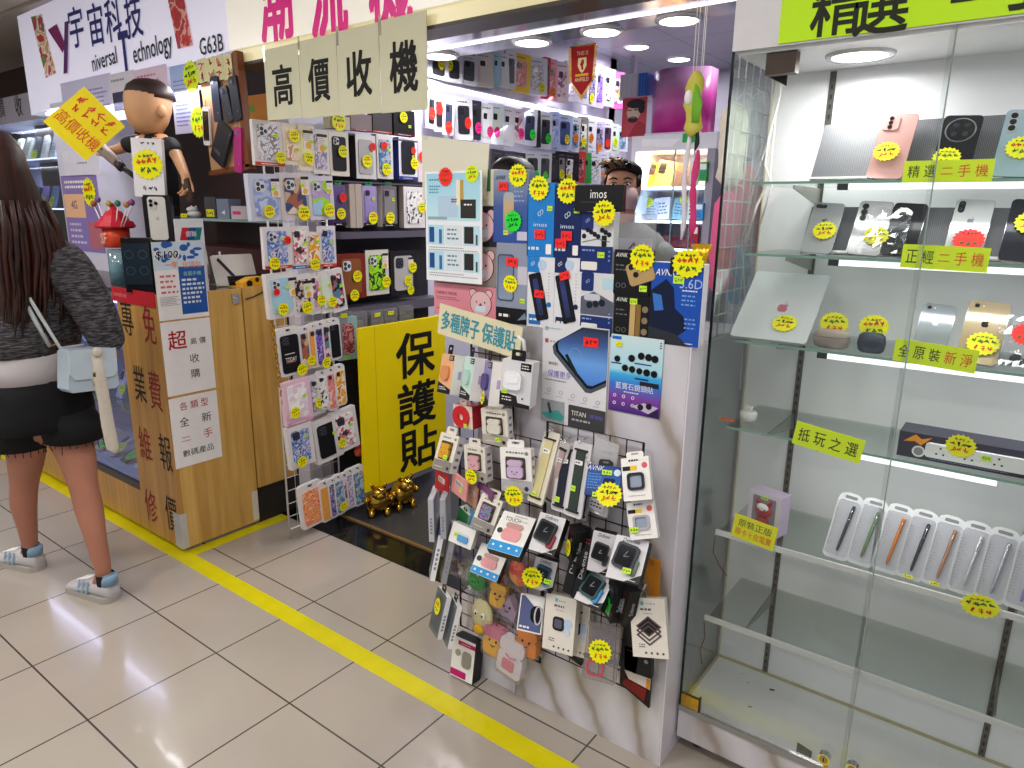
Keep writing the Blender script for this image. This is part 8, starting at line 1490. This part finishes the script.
a = MB(); ch = zq(106); a.loft([((0, .0, ch-.135), .03, .03), ((0, -.01, ch-.12), .06, .06), ((0, -.012, ch-.08), .092, .088), ((0, -.006, ch-.02), .108, .105), ((0, 0, ch+.04), .11, .108), ((0, .004, ch+.08), .098, .098), ((0, .004, ch+.11), .06, .06), ((0, .004, ch+.12), .01, .01)], TN, 24)
for s_ in (-1, 1): a.ball((s_*.108, .005, ch-.03), .014, .024, .03, TN, 10, 7)
a.build('head', o)
a = MB(); a.loft([((0, .012, ch+.03), .114, .112), ((0, .008, ch+.06), .112, .11), ((0, .006, ch+.09), .096, .096), ((0, .006, ch+.115), .062, .062), ((0, .006, ch+.126), .01, .01)], c('2e1f1c', .6), 24); a.build('cap', o)
a = MB(); a.loft([((.02, .02, zq(215)), .075, .06), ((.018, .02, zq(180)), .09, .065), ((.014, .02, zq(150)), .098, .065), ((.008, .018, zq(138)), .08, .055), ((.004, .014, zq(134)), .04, .04)], c('17171c', .7), 20); a.build('shirt', o)
for i_, j_ in ((5, 6), (9, 10)): skin_mesh('sleeve', [(N[i_][0].lerp(N[3][0], .4), .05), (N[i_][0], .045), (N[i_][0].lerp(N[j_][0], .6), .04)], [(0, 1), (1, 2)], c('17171c', .7), o)
fingers(o, N[7][0], N[8][0], Vector((1, 0, 0)), TN); fingers(o, N[11][0], N[12][0], Vector((0, 0, 1)), TN)
a = MB(); a.loft([((.02, .02, 0), .07, .06), ((.02, .02, zq(212)), .072, .06)], c('28324a', .7), 18); a.build('trousers', o)
tl = root('dark_tool', 'grey and black padded tool held in the mannequin\'s hand', 'tool', (MX, my, KTZ)); a = MB(); a.tube([mq(101, 148, -.1), mq(112, 158, -.11), mq(122, 168, -.11)], [.028, .026, .018], c('8a7a74', .6), 8); a.tube([mq(120, 166, -.11), mq(130, 173, -.11), mq(137, 179, -.11)], [.014, .012, .011], BLACK, 8); a.build('body', tl); a = MB(); a.tube([mq(118, 163, -.112), mq(122, 168, -.112)], .022, c('3a3030'), 8); a.build('collar', tl)
bb = root('board_sign', 'white card box with a yellow star note hanging on the mannequin\'s chest', 'card', mq(148, 168, -.14)+Vector((MX, my, KTZ)), (0, RAD(2), RAD(42))); w = .135; h = .26; a = MB(); a.box(-w/2, -h/2, w/2, h/2, 0, .03, c('e4e2e6', .5)); a.build('card', bb); star(bb, -.0, .015, .07, 'y', -.003).rotation_euler = (0, RAD(-8), 0); a = MB(); a.scrawl(-.03, -.1, .04, -.08, 1, 3, -.001, INK, .2); a.scrawl(-.03, .1, .04, .115, 1, 3, -.001, INK, .2, 4); a.build('marks', bb)
pb = root('phone_prop', 'small brown phone held in the mannequin\'s lowered hand', 'phone', mq(187, 190, -.06)+Vector((MX, my, KTZ)), (0, RAD(-22), 0)); a = MB(); a.box(-.028, -.05, .028, .05, 0, .01, c('3a2a24', .3), .008); a.build('body', pb); a = MB(); a.box(-.022, -.04, .022, .04, -.001, 0, c('4a3830', .2), .003); a.build('screen', pb)
q = W(85, 124, 3.85); dm = root('yellow_card', 'yellow diamond-turned card with red handwriting held out in front of the kiosk sign', 'card', q, (0, RAD(-42), RAD(62))); sz = .235
a = MB(); a.box(-sz/2, -sz/2*.92, sz/2, sz/2*.92, 0, .004, c('f6e000', .4)); a.build('card', dm); a = MB(); a.T = Matrix.Rotation(RAD(88), 4, 'Y'); a.text('高價收機', 0, -sz*.18, sz*.26, -.001, c('d8401c'), sz*.84); a.scrawl(-sz*.38, sz*.04, sz*.38, sz*.4, 2, 4, -.001, c('d8401c'), .13, 7); a.build('handwriting', dm)
dst = MB(); dst.bar((0, .004, 0), tuple(dm.matrix_basis.inverted() @ (mq(103, 151, -.1)+Vector((MX, my, KTZ)))), .006, c('8a7a74'), 6); dst.build('stick', dm)
# sheets hanging below the sign box
def psheet(lab, l, t, r, b, base, y=1.975, tilt=0):
    o, w, h = put('hanging_sheet', lab, 'sheet', 'y', y, (l, t, r, b), tilt); a = MB(); a.box(-w/2, -h/2, w/2, h/2, 0, .002, base); a.build('sheet', o); return o, w, h
o, w, h = psheet('pale lilac text sheet under the kiosk sign, behind the yellow card', 62, 78, 112, 132, c('cfcdea', .4), 1.98); a = MB(); a.lines(-w*.1, -h*.4, w*.45, h*.3, 9, -.001, c('7a78a8'), .35); a.build('print', o)
o, w, h = psheet('white sheet with a dark phone picture, under the kiosk sign', 110, 72, 136, 120, c('d8d6e2', .4), 1.975); a = MB(); a.box(-w*.4, -h*.3, w*.3, h*.1, -.001, 0, c('3a3a5a')); a.lines(-w*.4, h*.3, w*.3, h*.4, 1, -.001, c('8a8a9a')); a.build('print', o)
o, w, h = psheet('pinkish sheet under the kiosk sign, above the mannequin', 135, 67, 168, 115, c('dcc8dc', .4), 1.972); a = MB(); a.lines(-w*.4, -h*.1, w*.4, h*.4, 4, -.001, c('c86a9a'), .35); a.build('print', o)
o, w, h = psheet('light blue printed sheet with two lime stars beside the mannequin', 172, 64, 199, 134, grad([(0, 'c8c4e4'), (1, '9ab8e8')], 2), 1.97); a = MB(); a.lines(-w*.4, -h*.4, w*.2, h*.3, 12, -.001, c('6a78b8'), .3); a.build('print', o); star(o, w*.3, h*.3, .075, 'l', -.003); star(o, w*.42, -h*.36, .075, 'l', -.003)
# framed board of loose cases
o, w, h = put('case_board', 'brown framed board hung with phone cases beside the kiosk sign', 'board', 'y', 1.965, (204, 58, 243, 172), 4); a = MB(); a.box(-w/2, -h/2, w/2, h/2, 0, .02, c('b98c66', .6)); a.build('panel', o); a = MB(); fw = .02; fm = c('7a4422', .4); a.box(w/2-fw, -h/2, w/2+.012, h/2, -.01, .025, fm); a.box(-w/2-.01, -h/2-.01, w/2+.012, -h/2+fw*.6, -.01, .025, fm); a.build('frame', o)
bd = o
for lab, px, py, wd, hh, tl, col_, kind in (('navy phone case hanging top centre on the brown board', 214.5, 99, .062, .20, 2, '1f2a48', 'c'), ('dark blue phone case hanging at the middle right of the brown board', 225, 104, .06, .16, 14, '2a3040', 'c'), ('second navy phone case hanging top right on the brown board', 233.5, 98, .062, .19, 6, '1a2034', 'c'), ('white framed phone hanging at the left of the brown board', 205, 126, .058, .175, -4, 'dcdcde', 'p'), ('black leather flap case hung diagonally on the brown board', 222, 144, .12, .19, -32, '22242c', 'f'), ('magenta phone case hanging low right on the brown board', 236.5, 150, .06, .20, -6, 'b0307a', 'c')):
    q = P('y', 1.94, px, py); o = root('phone_case', lab, 'phone case', (q.x, 1.945 if kind != 'f' else 1.935, q.z), (0, -RAD(tl), 0)); a = MB(); a.box(-wd/2, -hh/2, wd/2, hh/2, 0, .01, c(col_, .4), .012, None, 4); a.build('shell', o); a = MB()
    if kind == 'p': a.box(-wd*.42, -hh*.38, wd*.42, hh*.38, -.001, 0, c('1a1a1e', .15), .003)
    elif kind == 'f': a.box(-wd*.3, -hh*.3, wd*.1, -hh*.22, -.001, 0, c('4a4a52')); a.bar((wd*.44, -.002, -hh*.42), (wd*.44, -.002, hh*.42), .002, c('3a3c46'))
    else: a.disc(-wd*.15, hh*.38, wd*.16, -.002, 0, c('6a7aa0', .2), 12); a.disc(wd*.2, -hh*.3, .004, -.001, 0, STEEL, 8)
    a.build('detail', o)
    if kind != 'f': a = MB(); a.bar((0, .005, hh/2-.004), (0, .005, hh/2+.03), .0015, c('3a2a20'), 4); a.build('loop', o)
for i in range(4):
    q = P('y', 1.94, 199+8.5*i, 70-1.2*i); o = root('price_strip', 'lime paper strip with red handwriting above the brown board, %s of four' % ORD[i], 'paper strip', (q.x, 1.955, q.z), (0, RAD(-4), 0)); a = MB(); a.box(-.036, -.052, .036, .052, 0, .002, c('dcd8a8', .5)); a.build('strip', o); a = MB(); a.scrawl(-.03, -.045, .03, .045, 2, 1, -.001, c('c83a2a'), .14, i); a.build('handwriting', o)
# white pillar with posters left of the mannequin
pl_ = root('white_pillar', 'white painted pillar standing behind the kiosk counter', 'pillar', (0, 0, 0)); xa, xb = P('y', 1.93, 62, 200).x, P('y', 1.93, 99, 200).x
a = MB(); wbox(a, (xa, 1.935, 0), (xb, 2.18, 2.23), c('d6d4e6', .4)); a.build('shaft', pl_); a = MB(); wbox(a, (xa-.012, 1.94, 0), (xa-.0005, 2.18, 2.23), c('c0bed4', .35)); a.build('edge_strip', pl_)
o, w, h = psheet('purple and orange offer poster on the white pillar, with a yellow star', 65, 176, 100, 252, c('8a78b8', .4), 1.932); a = MB(); a.rect(-w*.48, -h*.05, w*.1, h*.26, -.0006, c('e8b890')); a.text('4G', -w*.2, h*.12, .05, -.001, c('6a2a78'), .08, .01); a.lines(-w*.4, -h*.42, w*.05, -h*.1, 4, -.001, c('d8d0e8'), .4); a.lines(-w*.4, h*.32, w*.3, h*.45, 2, -.001, WHITE, .5); a.rect(w*.12, -h*.45, w*.46, -h*.1, -.0006, c('b86a78')); a.build('print', o); star(o, w*.28, h*.28, .085, 'y', -.003)
o, w, h = psheet('plain white sheet on the white pillar above the purple poster', 63, 150, 99, 176, c('dedcea', .4), 1.932); a = MB(); a.lines(-w*.1, -h*.1, w*.2, h*.1, 1, -.001, c('8a88a0'), .3); a.build('print', o)
# wooden post and dark red poster behind the mannequin
o = root('wooden_post', 'light wooden post right of the white pillar', 'post', (P('y', 2.0, 102, 180).x, 2.0, 0)); a = MB(); wbox(a, (-.03, -.02, 0), (.03, .03, 2.2), WD1); a.build('post', o); a = MB(); wbox(a, (.035, .0, 0), (.055, .03, 2.2), c('5a3a22', .5)); a.build('edge', o)
o, w, h = psheet('dark red picture on the brown wall behind the mannequin', 122, 112, 150, 166, blotch(['6a1f1c', '8a2a20', 'b8482c', '5a1a1a'], 9), 2.745); a = MB(); a.ring(rr(-w*.5, -h*.5, w*.5, h*.5, .001), rr(-w*.46, -h*.47, w*.46, h*.47, .001), -.006, 0, c('3a2018')); a.build('frame', o)
# glass shelf behind the kiosk with small goods
gz = P('y', 2.3, 220, 219).z
gs = root('glass_shelf_unit', 'glass shelf unit behind the kiosk corner with small boxed goods', 'shelf', (0, 0, 0)); xa, xb = P('y', 2.3, 176, 215).x, -3.14
a = MB(); wbox(a, (xa, 2.3, gz-.012), (xb, 2.55, gz), glass('d8e8e8', .15, film=.2)); a.build('glass_plate', gs); a = MB(); wbox(a, (xa, 2.295, gz-.014), (xb, 2.3, gz+.002), c('9ab4b0', .2)); a.build('front_edge', gs)
a = MB(); [a.bar((x, 2.31, 0), (x, 2.31, gz+.4), .008, c('1c1a18', .4), 6) for x in (xa+.02, xb-.02)]; wbox(a, (xa, 2.56, 0), (xb, 2.6, gz+.5), c('3c2c28', .35)); wbox(a, (xa, 2.3, 0), (xb, 2.56, gz-.16), c('4a2a28', .5)); a.build('frame', gs)
for lab, l, r, t, col_ in (('dark grey boxed gadget with a yellow label on the glass shelf behind the kiosk', 205, 216, 197, '4a4a4c'), ('blue grey boxed gadget with a white triangle on the glass shelf behind the kiosk', 217, 229, 199, '8a94a8'), ('white box with a pink label on the glass shelf behind the kiosk', 231, 247, 206, 'dcd6d8'), ('white cat-shaped trinket with a yellow tag on the glass shelf behind the kiosk', 189, 199, 208, 'e4e4e0')):
    xx, x2 = P('y', 2.36, l, 210).x, P('y', 2.36, r, 210).x; h = P('y', 2.36, l, t).z-gz; w = x2-xx; o = root('boxed_gadget' if 'cat' not in lab else 'trinket', lab, 'box' if 'cat' not in lab else 'trinket', ((xx+x2)/2, 2.36, gz+.0005)); a = MB()
    if 'cat' in lab: a.ball((0, 0, h*.4), w*.4, w*.35, h*.4, c(col_, .3)); a.ball((0, -.01, h*.85), w*.32, w*.3, h*.3, c(col_, .3)); [a.loft([((s_*w*.2, 0, h*1.05), .014, .01), ((s_*w*.24, 0, h*1.25), .002, .002)], c(col_, .3), 8) for s_ in (-1, 1)]
    else: a.box(-w/2, 0, w/2, h, 0, .08, c(col_, .35), .004)
    a.build('body', o)
    if 'yellow' in lab: label(o, 0, h*.25, w*.7, h*.35, 'y', -.002 if 'cat' not in lab else -.07)
    if 'pink' in lab: a = MB(); a.box(-w*.4, h*.35, w*.1, h*.6, -.002, 0, c('f0408a')); a.build('pink_label', o)
    if 'triangle' in lab: a = MB(); a.flat([(-.02, h*.3), (.02, h*.2), (.02, h*.45)], -.001, WHITE); a.build('print', o)
o = root('carton', 'orange carton with a green mark high behind the brown board', 'carton', (P('y', 2.5, 254, 108).x, 2.5, gz+.505)); q = P('y', 2.5, 254, 95); h = q.z-gz-.505; a = MB(); a.box(-.14, 0, .16, h, 0, .1, c('e0922c', .45)); a.build('box', o); a = MB(); a.box(-.1, h*.5, .0, h*.72, -.002, 0, c('7ab82c')); a.build('print', o)
# ---------------------------------------------------------------- neighbouring lit showcase at the far left
NY = 2.215; xa, xb = -7.4, P('y', NY, 58, 150).x; ns = root('neighbour_showcase', 'lit glass showcase of the next stall at the far left', 'showcase', (0, 0, 0)); zt_, zb2 = P('y', NY, 30, 92).z, P('y', NY, 30, 120).z
a = MB(); wbox(a, (xa, NY, zb2), (xb, NY+.4, zt_), c('b8b4c4', .35)); wbox(a, (xa, NY+.38, 0), (xb, NY+.4, zb2), c('c8c4dc', .4)); wbox(a, (xa, NY, 0), (xb, NY+.38, 1.0), c('9a8a78', .4)); wbox(a, (xb-.02, NY, 1.0), (xb, NY+.38, zb2), c('d8d6e6', .3)); a.build('carcass', ns)
a = MB(); wbox(a, (xa, NY+.01, 1.0), (xb-.02, NY+.015, zb2), glass('eaf2f6', .08)); a.build('front_glass', ns)
a = MB()
for ch, px, py in (('價', 1, 107), ('收', 18.5, 105.5), ('機', 36, 103.5)): q = P('y', NY-.001, px, py); a.text(ch, q.x, q.z, .15, NY-.002, c('3a3a44'), .13, .004)
a.build('sign_lettering', ns)
for k, py in enumerate((158, 208)):
    z = P('y', NY, 40, py).z; a = MB(); wbox(a, (xa, NY+.02, z-.01), (xb-.02, NY+.37, z), c('d8e4ee', .2)); a.build('shelf', ns); a = MB(); wbox(a, (xa, NY+.016, z-.01), (xb-.02, NY+.02, z), glow('dcd8ff', 3)); a.build('shelf_light', ns)
    for i in range(6):
        px = 6+9*i; x = P('y', NY+.12, px, py).x; o = root('boxed_phone', 'boxed phone on the %s shelf of the far-left showcase, %s from the left' % (('upper', 'lower')[k], ORD[i]), 'boxed phone', (x, NY+.12, z+.008), (RAD(-18), RAD((i*37) % 16-6), 0), 'boxed phones in the far-left showcase'); cc = [['d8d0b8', 'e4e0c8', 'c8ccb8', '6a6a70', 'e8e4dc', 'd0d8dc'], ['8a7ac8', '5a5a98', '8a98d8', '4a4a6a', '9a8ad0', '7a8ab8']][k][i]
        a = MB(); a.box(-.045, 0, .045, .19 if k == 0 else .17, 0, .02, c(cc, .35), .006); a.lines(-.03, .04, .03, .15, 5, -.001, c('6a6a70'), .3); a.build('box', o)
        if k or i == 3: star(o, 0, .04, .045, 'l', -.003)
area('neighbour_showcase_light', (xb-.7, NY+.2, zb2-.03), 1.2, .1, 12, (.86, .84, 1)); area('neighbour_showcase_light', (xb-.7, NY+.2, P('y', NY, 40, 160).z-.03), 1.2, .05, 8, (.82, .78, 1))
# mall pieces seen above it: dark column and pale wall panels
m = MB(); wbox(m, (P('y', 2.3, 10, 60).x, 2.4, 0), (P('y', 2.3, 40, 60).x, 2.7, 2.83), c('3c342c', .4)); struct('wall_column', m)
